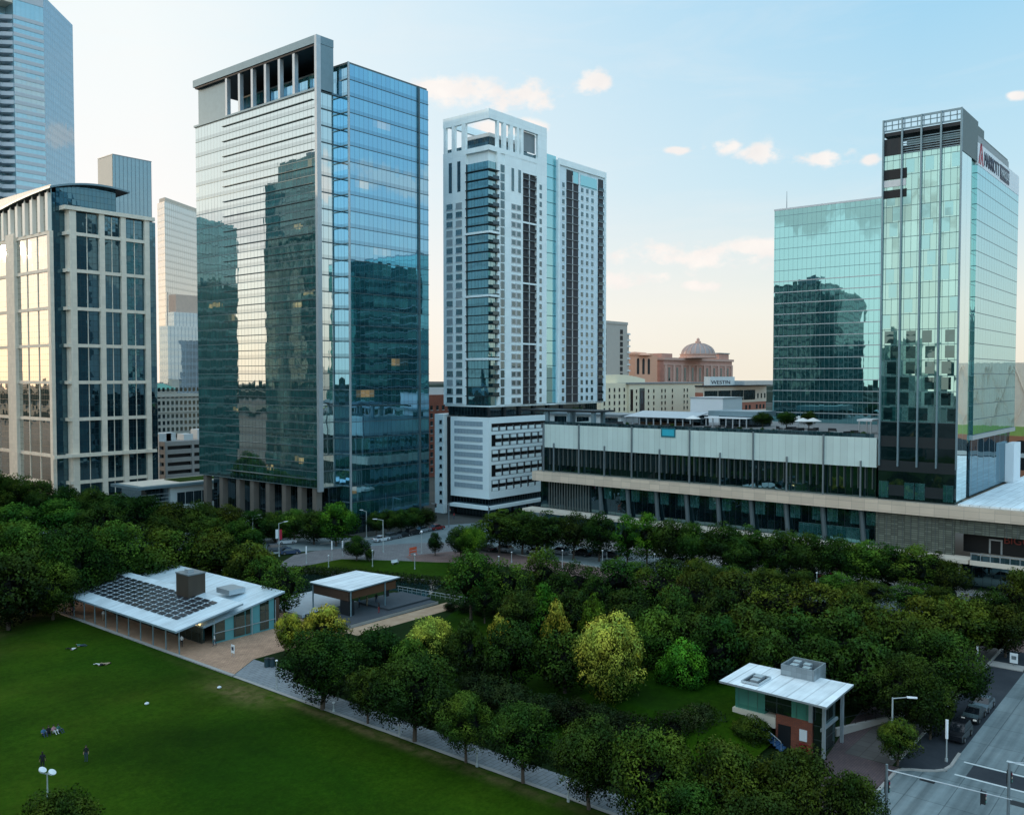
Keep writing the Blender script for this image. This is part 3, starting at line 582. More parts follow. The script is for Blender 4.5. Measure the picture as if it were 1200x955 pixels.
part(b, 'shaft', SG, (x0, x1, y0, y1, 0, z1-.6)); part(b, 'painted_sunset_side', CREAM, (x0-.3, x0-.01, y0+.4, y1-.2, 0, z1-1), label='narrow side painted pale for the sunset light'); part(b, 'parapet', GREY, (x0-.35, x1+.2, y0-.2, y1, z1-.59, z1))  # cream facing carries the sunset light on this side
# pale mirror tower set at an angle
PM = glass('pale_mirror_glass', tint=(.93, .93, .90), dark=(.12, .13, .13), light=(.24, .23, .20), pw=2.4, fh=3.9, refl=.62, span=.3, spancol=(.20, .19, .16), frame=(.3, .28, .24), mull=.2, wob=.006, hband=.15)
p0 = pD(193.5, 300, 540); dr = Vector((math.cos(TH-R_(9.5)), math.sin(TH-R_(9.5)), 0)); nn = Vector((-dr.y, dr.x, 0))
ztp = pD(194, 238, 545).z
b = thing('pale_mirror_tower', 'pale sunset coloured mirror tower glimpsed between the stone office and pillared glass tower', 'office tower', (p0.x, p0.y, 0))
pp = [p0, p0+dr*90, p0+dr*90-Vector((-.3, .95, 0))*-30, p0+Vector((.15, .95, 0))*12]
mb = MB(); mb.prism([(p.x, p.y) for p in pp], 0, ztp, PM); mb.build('shaft', b)
mb = MB(); q = [p0+dr*1.0+Vector((.1, .6, 0)), p0+dr*88+Vector((.1, .6, 0)), p0+dr*88+Vector((0, 8, 0)), p0+dr*2+Vector((0, 8, 0))]; mb.prism([(p.x, p.y) for p in q], ztp+.01, ztp+2.5, CREAM); mb.build('roof_screen', b)
x0, y0, x1, y1, z1 = corner_block(176, 196, 240, 352, 500)  # block built in place of a reflection in the mirror glass
b = thing('reflection_stand_in', 'stand-in block for the blue grey and peach reflection low in the pale mirror tower', 'office block', (x0, y0, 0))
part(b, 'glass_body', HG, (x0, x1, y0, y1-10, 0, z1-14)); part(b, 'glass_body', HG, (x0+5, x1, y0+2, y1-8, z1-13.9, z1-6)); part(b, 'peach_top', mat('peach_reflection', (.60, .45, .36), .8), (x0+7, x1, y0+3, y1-8, z1-5.9, z1+4)); part(b, 'roof_mast', GREY, (x0+2, x0+2.5, y0+4, y0+4.5, z1-13.9, z1+5))
# old hotel and car park between them
BLIND = mat('window_blind', (.30, .36, .38), .5, var=.15); rwin = random.Random(77)
def win_grid(parent, axis, c, us, zs, w_, h_, m, frame=None, name='window', depth_=.12):
    f = frame or LGREY; mb = MB()
    if axis == 'Y':
        mb.box(-w_/2, w_/2, -depth_, .0, 0, h_, m); mb.box(-w_/2-.12, w_/2+.12, -depth_-.1, 0, -.18, -.001, f)
        offs = [(u, c-.01, z) for z in zs for u in us]
    else:
        mb.box(-depth_, 0, -w_/2, w_/2, 0, h_, m); mb.box(-depth_-.1, 0, -w_/2-.12, w_/2+.12, -.18, -.001, f)
        offs = [(c-.01, u, z) for z in zs for u in us]
    if len(offs) > 20 and m is WGLASS:
        k = [rwin.random() < .22 for _ in offs]; m2 = MB(); m2.v = list(mb.v); m2.f = list(mb.f); m2.m = list(mb.m); m2.mats = [BLIND if q is m else q for q in mb.mats]
        copies(parent, name, mb, [o for o, q in zip(offs, k) if not q]); copies(parent, name, m2, [o for o, q in zip(offs, k) if q])
    else: copies(parent, name, mb, offs)
def fr(a, b_, n): return [a+(b_-a)*(i+.5)/n for i in range(n)]
OLD = panels('old_stone', (.46, .44, .38), 2., 1.5, var=.05, rough=.8)
x0, y0, x1, y1, z1 = corner_block(160, 176, 236, 462, 430)
b = thing('old_stone_hotel', 'old beige stone hotel with rows of small windows and green roof, far left centre', 'hotel', (x0, y0, 0))
part(b, 'wall', OLD, (x0, x1, y0, y1, 0, z1)); part(b, 'cornice', OLD, (x0-.8, x1+.8, y0-.8, y1, z1-1.4, z1-.2)); part(b, 'cornice', OLD, (x0-.3, x1, y0-.4, y0-.01, z1-9, z1-8.3))
win_grid(b, 'Y', y0, fr(x0+1, x1-1, 11), [1+3.2*k for k in range(11)], 1.3, 1.9, DGLASS)
mb = MB(); GRN = mat('green_copper_roof', (.10, .30, .24), .6); zz = z1
mb.prism([(x0+4, y0+3), (x1-12, y0+3), (x1-12, y0+12), (x0+4, y0+12)], z1, z1+2.2, OLD); mb.build('attic', b)
mb = MB(); xa, xb = x0+3.4, x1-11.4; mb.face([(xa, y0+2.4, z1+2.2), (xb, y0+2.4, z1+2.2), (xb-5, y0+7.5, z1+5), (xa+5, y0+7.5, z1+5)], GRN); mb.face([(xb, y0+2.4, z1+2.2), (xb, y0+12.6, z1+2.2), (xb-5, y0+7.5, z1+5)], GRN); mb.face([(xa, y0+12.6, z1+2.2), (xa, y0+2.4, z1+2.2), (xa+5, y0+7.5, z1+5)], GRN); mb.build('green_roof', b)
part(b, 'chimney', OLD, (x0+14, x0+18, y0+5, y0+8, z1+2, z1+7))
x0, y0, x1, y1, z1 = corner_block(176, 193, 240, 518, 350)
b = thing('parking_garage', 'open sided concrete parking garage left of the pillared glass tower base', 'garage', (x0, y0, 0))
part(b, 'stair_core', OFFWHITE, (x0-.1, x0+5, y0+4, y1, 0, z1+3)); part(b, 'core_wall', BLACK, (x0+1, x1, y0+1.2, y1, 0, z1-.6))
mb = MB(); mb.box(x0, x1, y0, y1-1, 0, 1.7, CONC); copies(b, 'deck', mb, [(0, 0, z) for z in (z1-1.7, z1-4.9, z1-8.1, z1-11.3, z1-14.5)])
mb = MB(); mb.box(-.5, .5, y0-.1, y0+1, 0, z1-.2, CONC); copies(b, 'column', mb, [(u, 0, 0) for u in (x0+.6, x0+12, x0+22)])
for i_, (a_, b_) in enumerate(((2, 3.2), (7, 2.4), (11, 4))): part(b, 'roof_unit', OFFWHITE, (x0+a_*1.5, x0+a_*1.5+4, y0+4, y0+9, z1+.01, z1+b_))
x0, y0, x1, y1, z1 = corner_block(495, 501, 530, 463, 360)
b = thing('brick_block', 'red brick block glimpsed between the pillared glass tower and white residential tower', 'building', (x0, y0, 0))
part(b, 'wall', REDBRICK, (x0, x1, y0, y1, 0, z1)); part(b, 'penthouse', OFFWHITE, (x0+2, x1-1, y0+3, y1, z1+.01, z1+3)); win_grid(b, 'Y', y0, fr(x0+.5, x1-.5, 4), [2+3.1*k for k in range(9)], 1.3, 1.8, DGLASS)
# ------------------------------------------------------------------ white residential tower on its garage
WP = panels('white_precast', (.86, .94, .94), 3., 2.53, joint=.05, jc=.86, var=.03, z0=32)
WPS = panels('white_precast_grey', (.70, .82, .87), 3., 2.53, joint=.05, jc=.86, var=.03, z0=32)
AQ = glass('aqua_strip_glass', tint=(.55, .92, .98), dark=(.05, .20, .22), light=(.10, .30, .33), pw=2.6, fh=3.8, z0=32, refl=.55, frame=(.02, .08, .10), hband=.22, mull=.0, wob=.006)
BAYG = glass('bay_glass', tint=(.6, .9, .95), dark=(.005, .03, .035), light=(.03, .10, .11), pw=1.2, fh=2.53, z0=32, refl=.42, frame=(.03, .06, .07), wob=.02)
TX, TY = 192., 166.; FH = 2.53; TB = 32.
b = thing('white_residential_tower', 'white precast residential tower with open framed rooftop and dark balcony columns', 'apartment tower', (TX, TY, 0))
x1, x2, x3 = 218.6, 224.2, 250.; yL = 183.6
part(b, 'main_shaft', WP, (TX+.9, x1, TY+.9, yL, TB, 103.2))
yb0, yb1 = pX(546, 300, TX).y, pX(563, 300, TX).y        # corner bay
yb0, yb1 = TY, pX(546, 300, TX).y
def piers(axis, lst, z0, z1, m):
    for a, c_ in lst:
        if axis == 'X': part(b, 'facade_pier', m, (TX, TX+.89, min(a, c_), max(a, c_), z0, z1))
        else: part(b, 'facade_pier', m, (a, c_, TY, TY+.89, z0, z1))
# left face: solid with two window columns, then the glazed corner bay
part(b, 'facade_pier', WP, (TX, TX+.89, yb1+.0, yL, TB, 103.2))
win_grid(b, 'X', TX, [pX(527, 300, TX).y, pX(538, 300, TX).y], [TB+FH*k+.6 for k in range(23)], 2.3, 1.6, WGLASS, LGREY)
mb = MB(); mb.box(-.05, 0, -.6, .6, 0, 8.6, DGLASS); copies(b, 'tall_window', mb, [(TX-.01, pX(528, 300, TX).y, 93.), (TX-.01, pX(538, 300, TX).y, 93.)])
cy_ = pX(575, 300, TX).y
xb = pY(583, 300, TY).x
part(b, 'corner_bay_glass', BAYG, (TX+.25, xb, TY+.5, yb1, TB, 100.3), label='teal glazed corner bay')
mb = MB(); mb.box(TX-.35, xb+.4, TY-.5, yb1, 0, .22, DARK); copies(b, 'balcony_slab', mb, [(0, 0, TB+FH*k) for k in range(1, 27)])
mb = MB(); mb.box(TX+1.2, xb+.3, TY-.45, TY-.40, .25, 1.2, DGLASS); copies(b, 'balcony_rail', mb, [(0, 0, TB+FH*k) for k in range(1, 26)])
mb = MB(); mb.box(TX-.5, xb+.45, TY-.55, yb1+.1, -.25, .35, WP); copies(b, 'white_band', mb, [(0, 0, z) for z in (TB+FH*5+.4, TB+FH*12+.4, TB+FH*19+.4)])
part(b, 'bay_mullion', DARK, (TX+.1, TX+.24, yb1-.35, yb1, TB, 100.3))
# right face: white piers, slot windows, paired windows, dark balcony stack
def px_(v): return pY(v, 300, TY).x
part(b, 'facade_pier', WP, (px_(583), px_(586.5), TY, TY+.89, TB, 103.2)); part(b, 'facade_pier', WP, (px_(592), px_(613), TY+.05, TY+.89, TB, 103.2))
part(b, 'facade_pier', WP, (px_(629), x1, TY, TY+.89, TB, 103.2)); part(b, 'facade_spandrel', WP, (px_(586.5), px_(592), TY+.3, TY+.89, TB, 103.2), (px_(613), px_(629), TY+.1, TY+.89, 99.5, 103.2))
mb = MB(); mb.box(-.95, .95, TY+.2, TY+.29, 0, 2.1, WGLASS); copies(b, 'window', mb, [(px_(589.2), 0, TB+FH*k+.25) for k in range(27)])
mb = MB()
mb.box(-2.2, 2.2, TY-.03, TY+.04, -.15, 1.6, LGREY)
for s_ in (-1.2, 1.2): mb.box(s_-.75, s_+.75, TY-.06, TY-.031, .1, 1.35, WGLASS)
copies(b, 'paired_window', mb, [(px_(605), 0, TB+FH*k+.55) for k in range(23)])
mb = MB(); mb.box(-.55, .55, TY-.05, TY+.04, 0, 6.5, WGLASS); copies(b, 'tall_window', mb, [(px_(601), 0, 93.4), (px_(609), 0, 93.4)])
mb = MB(); mb.box(-.55, .55, TY-.06, -.01+TY, 0, 1.5, WGLASS); copies(b, 'window', mb, [(px_(633.5), 0, TB+FH*k+.55) for k in range(26)])
RECESS = mat('painted_balcony_shade', (.022, .028, .038), .5)  # recess shade put into a dark wall colour
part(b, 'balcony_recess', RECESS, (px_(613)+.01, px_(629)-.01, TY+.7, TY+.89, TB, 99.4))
mb = MB(); mb.box(px_(613)+.02, px_(629)-.02, TY+.05, TY+.69, 0, .18, GREY); mb.box(px_(620.6), px_(621.6), TY+.2, TY+.68, .19, 2.5, LGREY)
mb.box(px_(613)+.05, px_(620), TY+.06, TY+.1, .3, 1.05, DARK); mb.box(px_(622), px_(629)-.05, TY+.06, TY+.1, .3, 1.05, DARK)
copies(b, 'balcony', mb, [(0, 0, TB+FH*k) for k in range(27)])
mb = MB(); mb.box(px_(613)+.03, px_(629)-.03, TY+.02, TY+.5, 0, .5, WP); copies(b, 'white_band', mb, [(0, 0, TB+FH*k-.2) for k in (7, 14, 21)])
# open rooftop frame
zc0, zc1 = 103.2, 114.6
part(b, 'roof_floor', WP, (TX, x1, TY, yL, zc0+.01, zc0+1.4))
part(b, 'roof_frame', WP, (TX, x1, TY, TY+1.0, 111.9, zc1), (TX, TX+1.0, TY+1.01, yL, 111.9, zc1), (TX+1.01, x1, yL-1, yL, 112.5, zc1-.1), (x1-1, x1, TY+1.01, yL-1.01, 112.5, zc1-.1))
rx = [(px_(590), px_(593.5)), (px_(598), px_(601.5)), (px_(606), px_(608.5)), (px_(611), px_(613.5)), (px_(630.5), x1)]
for a_, c_ in [(TX+.0, TX+.9)]+rx:
    if a_ == TX: continue
    part(b, 'roof_post', WP, (a_, c_, TY+.02, TY+.9, zc0+1.41, 111.89))
part(b, 'roof_post', WP, (px_(583), px_(585), TY+.02, TY+.9, zc0+1.41, 111.89))
for v0, v1 in ((520, 522.5), (529.5, 533), (541, 545.5)):
    y0_, y1_ = pX(v1, 300, TX).y, pX(v0, 300, TX).y; part(b, 'roof_post', WP, (TX+.02, TX+.9, y0_, min(y1_, yL), zc0+1.41, 111.89))
part(b, 'penthouse', DGLASS, (TX+7, x1-2, TY+6, yL-3, zc0+1.41, 109.2)); part(b, 'penthouse_roof', OFFWHITE, (TX+6.5, x1-1.5, TY+5.5, yL-2.5, 109.21, 110.2))
part(b, 'screen_panel', GREY, (px_(613.6), px_(630.4), TY+1.2, TY+1.35, 106.3, 111.89), label='dark panel in the large rooftop opening')
part(b, 'roof_rail', WGLASS, (px_(586), px_(630), TY+.95, TY+1.0, zc0+1.42, zc0+2.6), (TX+.92, TX+.97, TY+1.1, yL-.5, zc0+1.42, zc0+2.6))
# aqua glass link and the grey right block
part(b, 'glass_link', AQ, (x1+.01, x2-.01, TY+.7, yL, TB, 107.4), label='continuous aqua glass strip between the two blocks')
part(b, 'right_shaft', WPS, (x2, x3, TY, yL, TB, 106.4))
part(b, 'parapet_frame', WP, (x2-.2, x3+.3, TY-.45, TY-.01, 104.9, 106.8), (x3-.3, x3+.3, TY-.45, TY-.01, TB, 104.89), (x2-.2, x2+.4, TY-.45, TY-.01, TB, 104.89))
def qx(v): return pY(v, 300, TY).x
part(b, 'balcony_recess', RECESS, (qx(663.5), qx(677.5), TY-.05, TY-.005, TB, 104.2), (qx(700.5), qx(706.5), TY-.05, TY-.005, TB, 104.2))  # flat dark panels stand in for the recess shade
mb = MB(); mb.box(qx(663.5), qx(677.5), TY-.42, TY-.055, 0, .2, GREY); mb.box(qx(670), qx(671), TY-.2, TY-.055, .21, 2.5, LGREY); copies(b, 'balcony', mb, [(0, 0, TB+FH*k) for k in range(28)])
mb = MB(); mb.box(qx(700.5), qx(706.5), TY-.42, TY-.055, 0, .2, GREY); mb.box(qx(700.7), qx(706.3), TY-.42, TY-.38, .21, 1.0, DGLASS); copies(b, 'balcony', mb, [(0, 0, TB+FH*k) for k in range(28)])
mb = MB(); mb.box(-.6, .6, TY-.09, TY-.01, 0, 1.45, WGLASS); mb.box(-.75, .75, TY-.12, TY-.005, -.2, -.01, WP)
copies(b, 'window', mb, [(qx(v), 0, TB+FH*k+.6) for k in range(27) for v in (660, 682, 688, 694)], limit=47)
part(b, 'upper_glass', AQ, (qx(671), qx(677), TY-.12, TY-.051, 100.5, 104.1), (qx(680), qx(699), TY-.08, TY-.015, 100.2, 103.8))
part(b, 'amenity_floor', DGLASS, (TX+1.0, x3-2, TY+1.5, yL-1, 28.9, TB-.01), label='dark recessed floor between garage and tower')
part(b, 'transfer_slab', WP, (TX-.1, x3+.2, TY-.1, yL, TB-.55, TB+.05) if False else (TX+.3, x3-.2, TY+.3, yL-.2, TB-.45, TB-.02))
mb = MB(); mb.tube((0, TY+1.0, 28.9), (0, TY+1.0, TB-.45), .35, .35, DARK, 8); copies(b, 'column', mb, [(TX+1+7*k, 0, 0) for k in range(6)])
# garage
LV = panels('pale_louvre', (.40, .50, .56), 1.2, .22, joint=.08, jc=.55, var=.04)
GW = mat('garage_white', (.86, .94, .94), .55, var=.05)
b = thing('white_garage', 'white parking garage podium with dark slots and blue grey louvre rows under the white tower', 'garage', (192, 166.5, 0))
gx1 = 236.; gy1 = pX(528, 500, 192).y
part(b, 'core', BLACK, (193, gx1, 167.6, gy1, 6.2, 28.2))
part(b, 'white_frame', GW, (192, 192.99, 166.0, gy1, 5.6, 28.6), (193.0, gx1, 166.0, 166.9, 26.9, 28.6), (193.0, gx1, 166.0, 166.9, 5.6, 7.6), label='white screen wall')
part(b, 'roof_slab', GW, (193.0, 255, 166.91, gy1, 28.21, 28.58))
mb = MB(); mb.box(191.86, 191.99, 168.4, gy1-1.6, 0, 1.35, LV); copies(b, 'louvre', mb, [(0, 0, 8.3+2.22*k) for k in range(9)])
cw = 3.35; nslot = 13
for r in range(9):
    z0_ = 7.65+2.14*r
    if r % 2 == 1: part(b, 'white_spandrel', GW, (193.0, gx1, 166.1, 166.7, z0_+1.1, z0_+2.0))
    mb = MB(); mb.box(0, 2.1, 166.05, 166.5, 0, .95, GW); mb.box(2.4, 2.55, 166.2, 166.5, -.3, 1.4, GREY)
    copies(b, 'white_panel', mb, [(193.8+cw*k+(1.5 if (r//2) % 2 else 0), 0, z0_+(.05 if r % 2 == 0 else -.05)) for k in range(12)], limit=8)
part(b, 'glass_base', DGLASS, (192.6, gx1, 166.6, gy1, 3.6, 5.59)); part(b, 'canopy', GW, (190.6, gx1, 165.2, 180, 2.7, 3.59)); part(b, 'shopfront', DGLASS, (194, gx1, 168.2, gy1, 0, 2.69))
mb = MB(); mb.tube((0, 167, 0), (0, 167, 2.7), .3, .3, DARK); copies(b, 'column', mb, [(192.5+7*k, 0, 0) for k in range(6)])
ys0, ys1 = pX(520, 500, 192).y, pX(510, 500, 192).y
part(b, 'stair_shaft', GW, (191.8, 198, ys0, ys1, 0, 29.2)); part(b, 'dark_link', BLACK, (193.4, 198, gy1+.01, ys0-.01, 0, 28.4))
win_grid(b, 'X', 191.8, [ys0+1.0], [3+2.6*k for k in range(10)], .9, 1.0, DGLASS, GREY)

# ------------------------------------------------------------------ convention hotel: podium, mast tower and rear wing
PX = 185.
PWH = panels('podium_white_panels', (.60, .71, .67), 1.45, 6.5, joint=.07, jc=.68, var=.06, z0=21.5, rough=.35)
POG = glass('podium_glass', tint=(.5, .78, .82), dark=(.001, .005, .008), light=(.010, .025, .03), pw=1.5, fh=3., z0=6.3, refl=.24, frame=(.015, .025, .03), wob=.012)
POT = glass('podium_teal_glass', tint=(.5, .95, .95), dark=(.015, .07, .075), light=(.06, .16, .16), pw=1., fh=2.2, refl=.3, frame=(.03, .08, .09))
FIN = mat('pale_fin', (.10, .115, .11), .5); RAKE = mat('raking_column_grey', (.075, .10, .11), .5)
LAT = panels('lattice_screen', (.11, .125, .10), 1.25, .42, joint=.12, jc=.45, var=.3, rough=.6)
b = thing('hotel_podium', 'long low podium with white panelled parapet, tan stone band and dark finned glass', 'hotel podium', (PX, 143.5, 0))
YE = -40.
part(b, 'white_parapet', PWH, (PX, PX+.6, 58, 141.5, 22.0, 27.9)); part(b, 'white_parapet', PWH, (PX+.61, 255, 140.9, 141.5, 22.0, 27.9))
part(b, 'roof_deck', ROOFG, (PX+.61, 262, 58.2, 140.8, 26.9, 27.5))
part(b, 'dark_glass', POG, (PX+1.0, 250, 58.3, 142.8, 15.75, 21.99))
mb = MB(); mb.box(PX+.35, PX+.9, -.045, .045, 17.6, 21.95, FIN); copies(b, 'white_fin', mb, [(0, 58.9+1.42*k, 0) for k in range(58)])
mb = MB(); mb.box(PX-.4, PX-.02, -.14, .14, 15.8, 23.2, GREY); copies(b, 'post', mb, [(0, 61+15.4*k, 0) for k in range(6)])
mb = MB(); mb.box(PX-.4, PX-.02, -.14, .14, 15.8, 28.2, GREY); copies(b, 'post', mb, [(0, 68.6+15.4*k, 0) for k in range(5)])
part(b, 'post', GREY, (PX-.4, PX-.02, 141.1, 141.5, 15.8, 28.2))
part(b, 'stone_band', TAN, (PX-1.3, 240, YE, 144.2, 13.4, 15.74))
part(b, 'lower_glass', POG, (PX+.9, 240, 58, 143, 6.31, 13.39))
mb = MB(); mb.tube((PX-.2, -.35, 6.32), (PX+.2, .45, 13.38), .50, .50, RAKE, 6); copies(b, 'raking_column', mb, [(0, 60.5+7.9*k, 0) for k in range(9)])
mb = MB(); mb.box(PX+.75, PX+.89, -1.1, 1.1, 10.2, 12.9, POT); copies(b, 'teal_pane', mb, [(0, 62.2+7.9*k, 0) for k in range(8)]+[(0, 59.0+7.9*k, 0) for k in range(9)])
mb = MB(); mb.box(PX+.3, PX+.6, -.12, .12, 6.32, 13.38, FIN); copies(b, 'screen_fin', mb, [(0, 127.6+.82*k, 0) for k in range(16)])
part(b, 'teal_pane', POT, (PX+.7, PX+.88, 59.5, 74, 6.4, 9.4))
part(b, 'canopy', CREAM, (PX-3.8, PX+.5, 40.2, 145.4, 5.6, 6.3)); part(b, 'balcony_slab', CREAM, (PX-3.8, PX+6, YE, 39.9, 5.5, 6.4))
part(b, 'street_glass', POG, (PX+2.5, 240, YE, 142.5, .12, 5.49))
mb = MB(); mb.tube((PX-2, 0, .1), (PX-2, 0, 5.6), .32, .32, CONC); copies(b, 'column', mb, [(0, y, 0) for y in range(-30, 145, 9)])
part(b, 'lattice_screen', LAT, (PX-.2, PX+.3, 43.4, 57.9, 6.31, 13.39)); part(b, 'lattice_screen', LAT, (PX-.2, PX+.3, YE, 43.3, 10.6, 13.39))
mb = MB(); mb.box(PX-.28, PX-.21, -.05, .05, 6.35, 13.35, FIN); copies(b, 'screen_fin', mb, [(0, 43.8+1.5*k, 0) for k in range(10)])
mb = MB(); mb.box(PX-.28, PX-.21, -.05, .05, 10.65, 13.35, FIN); copies(b, 'screen_fin', mb, [(0, 41.8-1.8*k, 0) for k in range(14)])
part(b, 'terrace_recess', BLACK, (PX+5, PX+6, YE, 43, 6.41, 13.3)); part(b, 'terrace_door', LGREY, (PX+4.85, PX+4.98, 36.2, 36.5, 6.5, 9), (PX+4.85, PX+4.98, 38.2, 38.5, 6.5, 9), (PX+4.85, PX+4.98, 36.2, 38.5, 9.01, 9.3))
part(b, 'terrace_rail', WGLASS, (PX-3.7, PX-3.62, YE, 39.8, 6.41, 7.4)); mb = MB(); mb.box(PX-3.8, PX-3.55, -.06, .06, 6.41, 7.6, LGREY); copies(b, 'rail_post', mb, [(0, 39.7-1.6*k, 0) for k in range(24)]); part(b, 'rail_cap', LGREY, (PX-3.8, PX-3.55, YE, 39.8, 7.61, 7.72))
part(b, 'low_roof', MEMB, (PX+.0, 300, YE, 42.9, 15.75, 16.1))
rl = part(b, 'roof_rail', WGLASS, (PX+.1, PX+.16, 58.5, 141.2, 27.91, 28.7))
def text_obj(s, size, loc, rot, m, ext=.05):
    c = bpy.data.curves.new('lettering', 'FONT'); c.body = s; c.size = size; c.extrude = ext; c.align_x = 'LEFT'
    o = bpy.data.objects.new('lettering', c); col.objects.link(o); bpy.context.view_layer.update()
    me = bpy.data.meshes.new_from_object(o.evaluated_get(bpy.context.evaluated_depsgraph_get())); bpy.data.objects.remove(o)
    me.materials.clear(); me.materials.append(m); o = put(bpy.data.objects.new('lettering', me)); o.location = loc; o.rotation_euler = rot; return o
RED = mat('red_sign', (.22, .035, .025), .5); NAVY = mat('navy_sign', (.02, .03, .06), .5)
def parent_to(o, p):
    o.parent = p; o.location = Vector(o.location)-p.location; return o
zs_ = pX(1176, 631, PX+4.4)
o = text_obj("BIGGIO'S", 2.0, (PX+4.4, zs_.y, zs_.z-.9), (math.pi/2, 0, -math.pi/2), RED); parent_to(o, b); o.name = 'sign_lettering'; o['label'] = 'red restaurant lettering above the terrace'
p_ = pX(775, 511, PX-.1); q_ = pX(791, 503, PX-.1); CY_ = mat('cyan_banner', (.03, .42, .55), .5)
s_ = thing('blue_banner', 'small bright blue banner hung on the white podium parapet', 'banner', (PX-.06, p_.y, p_.z))
part(s_, 'panel', CY_, (PX-.10, PX-.03, q_.y, p_.y, p_.z, q_.z)); part(s_, 'frame', mat('teal_frame', (.02, .16, .2), .5), (PX-.14, PX-.101, q_.y-.1, p_.y+.1, p_.z-.2, p_.z+.15), (PX-.14, PX-.101, q_.y-.1, p_.y+.1, q_.z-.1, q_.z+.2), (PX-.14, PX-.101, p_.y-.25, p_.y+.1, p_.z+.151, q_.z-.101), (PX-.14, PX-.101, q_.y-.1, q_.y+.25, p_.z+.151, q_.z-.101))
# mast tower
MG = glass('hotel_glass', tint=(.50, .82, .78), dark=(.008, .06, .062), light=(.30, .52, .47), pw=1.16, fh=3.0, z0=31.2, refl=.50, frame=(.08, .16, .17), mull=.07, hband=.12, wob=.016, power=2.0, rough=.02)
MGR = glass('hotel_glass_side', tint=(.62, .89, .95), dark=(.03, .10, .11), light=(.07, .17, .18), pw=2.35, fh=3.05, z0=28.4, refl=.66, frame=(.04, .11, .13), mull=.10, hband=.16, wob=.006)
MDK = glass('hotel_dark_glass', tint=(.5, .7, .75), dark=(.002, .006, .008), light=(.012, .02, .022), pw=3.5, fh=4.8, z0=16.7, refl=.16, frame=(.015, .025, .03), mull=.0, hband=2.1, wob=.008)
MSL = glass('silver_strip_glass', tint=(.88, 1., 1.), dark=(.15, .25, .28), light=(.2, .3, .33), pw=5, fh=3.0, refl=.75, frame=(.2, .3, .33), wob=.004)
b = thing('hotel_tower', 'slim teal glass hotel tower with red and black rooftop sign at right', 'hotel tower', (PX+.3, 43.4, 0))
X0, Y0, Y1 = PX+.3, 43.4, 57.7; ZT = 90.4
part(b, 'front_glass', MG, (X0, X0+6, Y0+.2, Y1, 31.2, 83.2)); part(b, 'shaft', MDK, (X0+6.01, 236, Y0+.6, Y1-.02, 16.2, 84))
part(b, 'dark_base', MDK, (X0, X0+6, Y0+.2, Y1, 15.76, 31.19), label='dark lower floors')
mb = MB(); mb.box(X0-.15, X0-.01, -.9, .9, 16.2, 19.4, POT); copies(b, 'teal_pane', mb, [(0, y, 0) for y in (56.6, 51.8, 49.8, 44.7)])
mb = MB(); mb.box(X0-.45, X0-.01, -.15, .15, 22.5, ZT-.1, STEEL); fy = [Y1-.2-3.53*k for k in range(5)]; copies(b, 'vertical_fin', mb, [(0, y, 0) for y in fy])
OWN = glass('open_window_glass', tint=(.5, .8, .8), dark=(.002, .008, .010), light=(.02, .05, .05), pw=3, fh=3, refl=.13, mull=0.)
rw = random.Random(4); dk = []; lt = []
for f_ in range(17):
    for k in range(4):
        y_ = Y1-.2-3.53*k-rw.choice((.65, 1.2, 1.75, 2.35)); z_ = 31.55+3.0*f_
        if f_ < 6 and rw.random() < .93: dk.append((0, y_-.3, z_))
        elif f_ >= 6 and rw.random() < .5: lt.append((0, y_-.3, z_))
mb = MB(); mb.box(X0-.03, X0-.005, -.85, .85, .1, 2.45, OWN); copies(b, 'open_window', mb, dk)
MTD = glass('darker_teal_pane', tint=(.42, .78, .80), dark=(.02, .09, .10), light=(.05, .16, .17), pw=3, fh=3, refl=.50, mull=0., wob=.01); mb = MB(); mb.box(X0-.03, X0-.005, -.75, .75, 0, 2.6, MTD); copies(b, 'tinted_pane', mb, lt)
# crown
part(b, 'crown_rail', STEEL, (X0-.1, X0+.1, Y0, Y1, 88.0, 88.3), (X0-.1, X0+.1, Y0, Y1, 89.95, 90.35), (X0-.1, X0+.1, Y0, Y1, 89.1, 89.25))
mb = MB(); mb.box(X0-.1, X0+.1, -.08, .08, 88.31, 89.94, STEEL); copies(b, 'crown_post', mb, [(0, Y1-.6-1.17*k, 0) for k in range(12)])
part(b, 'crown_back', DARK, (X0+4.6, X0+5.9, Y0+.3, Y1, 83.3, 86.0)); part(b, 'crown_beam', DARK, (X0+.3, X0+5.9, Y0+.3, Y1-.1, 87.2, 87.9)); part(b, 'crown_screen', DARK, (X0+.5, X0+.7, 54.2, Y1-.1, 83.3, 86.7))
mb = MB(); mb.box(X0+.4, X0+.55, Y0+.3, 54.1, 0, .16, STEEL); copies(b, 'crown_louvre', mb, [(0, 0, 83.5+.45*k) for k in range(7)])
part(b, 'crown_sill', MG, (X0, X0+4.5, Y0+.2, Y1, 83.21, 83.3))
# balcony openings near the top left
for z0_, z1_ in ((78.6, 80.6), (75.0, 76.6)):
    part(b, 'balcony_opening', BLACK, (X0-.06, X0-.011, pX(1063, 200, X0).y, Y1-.3, z0_, z1_))
part(b, 'balcony_rail', LGREY, (X0-.12, X0-.062, pX(1062, 200, X0).y, Y1-.3, 77.2, 78.5))
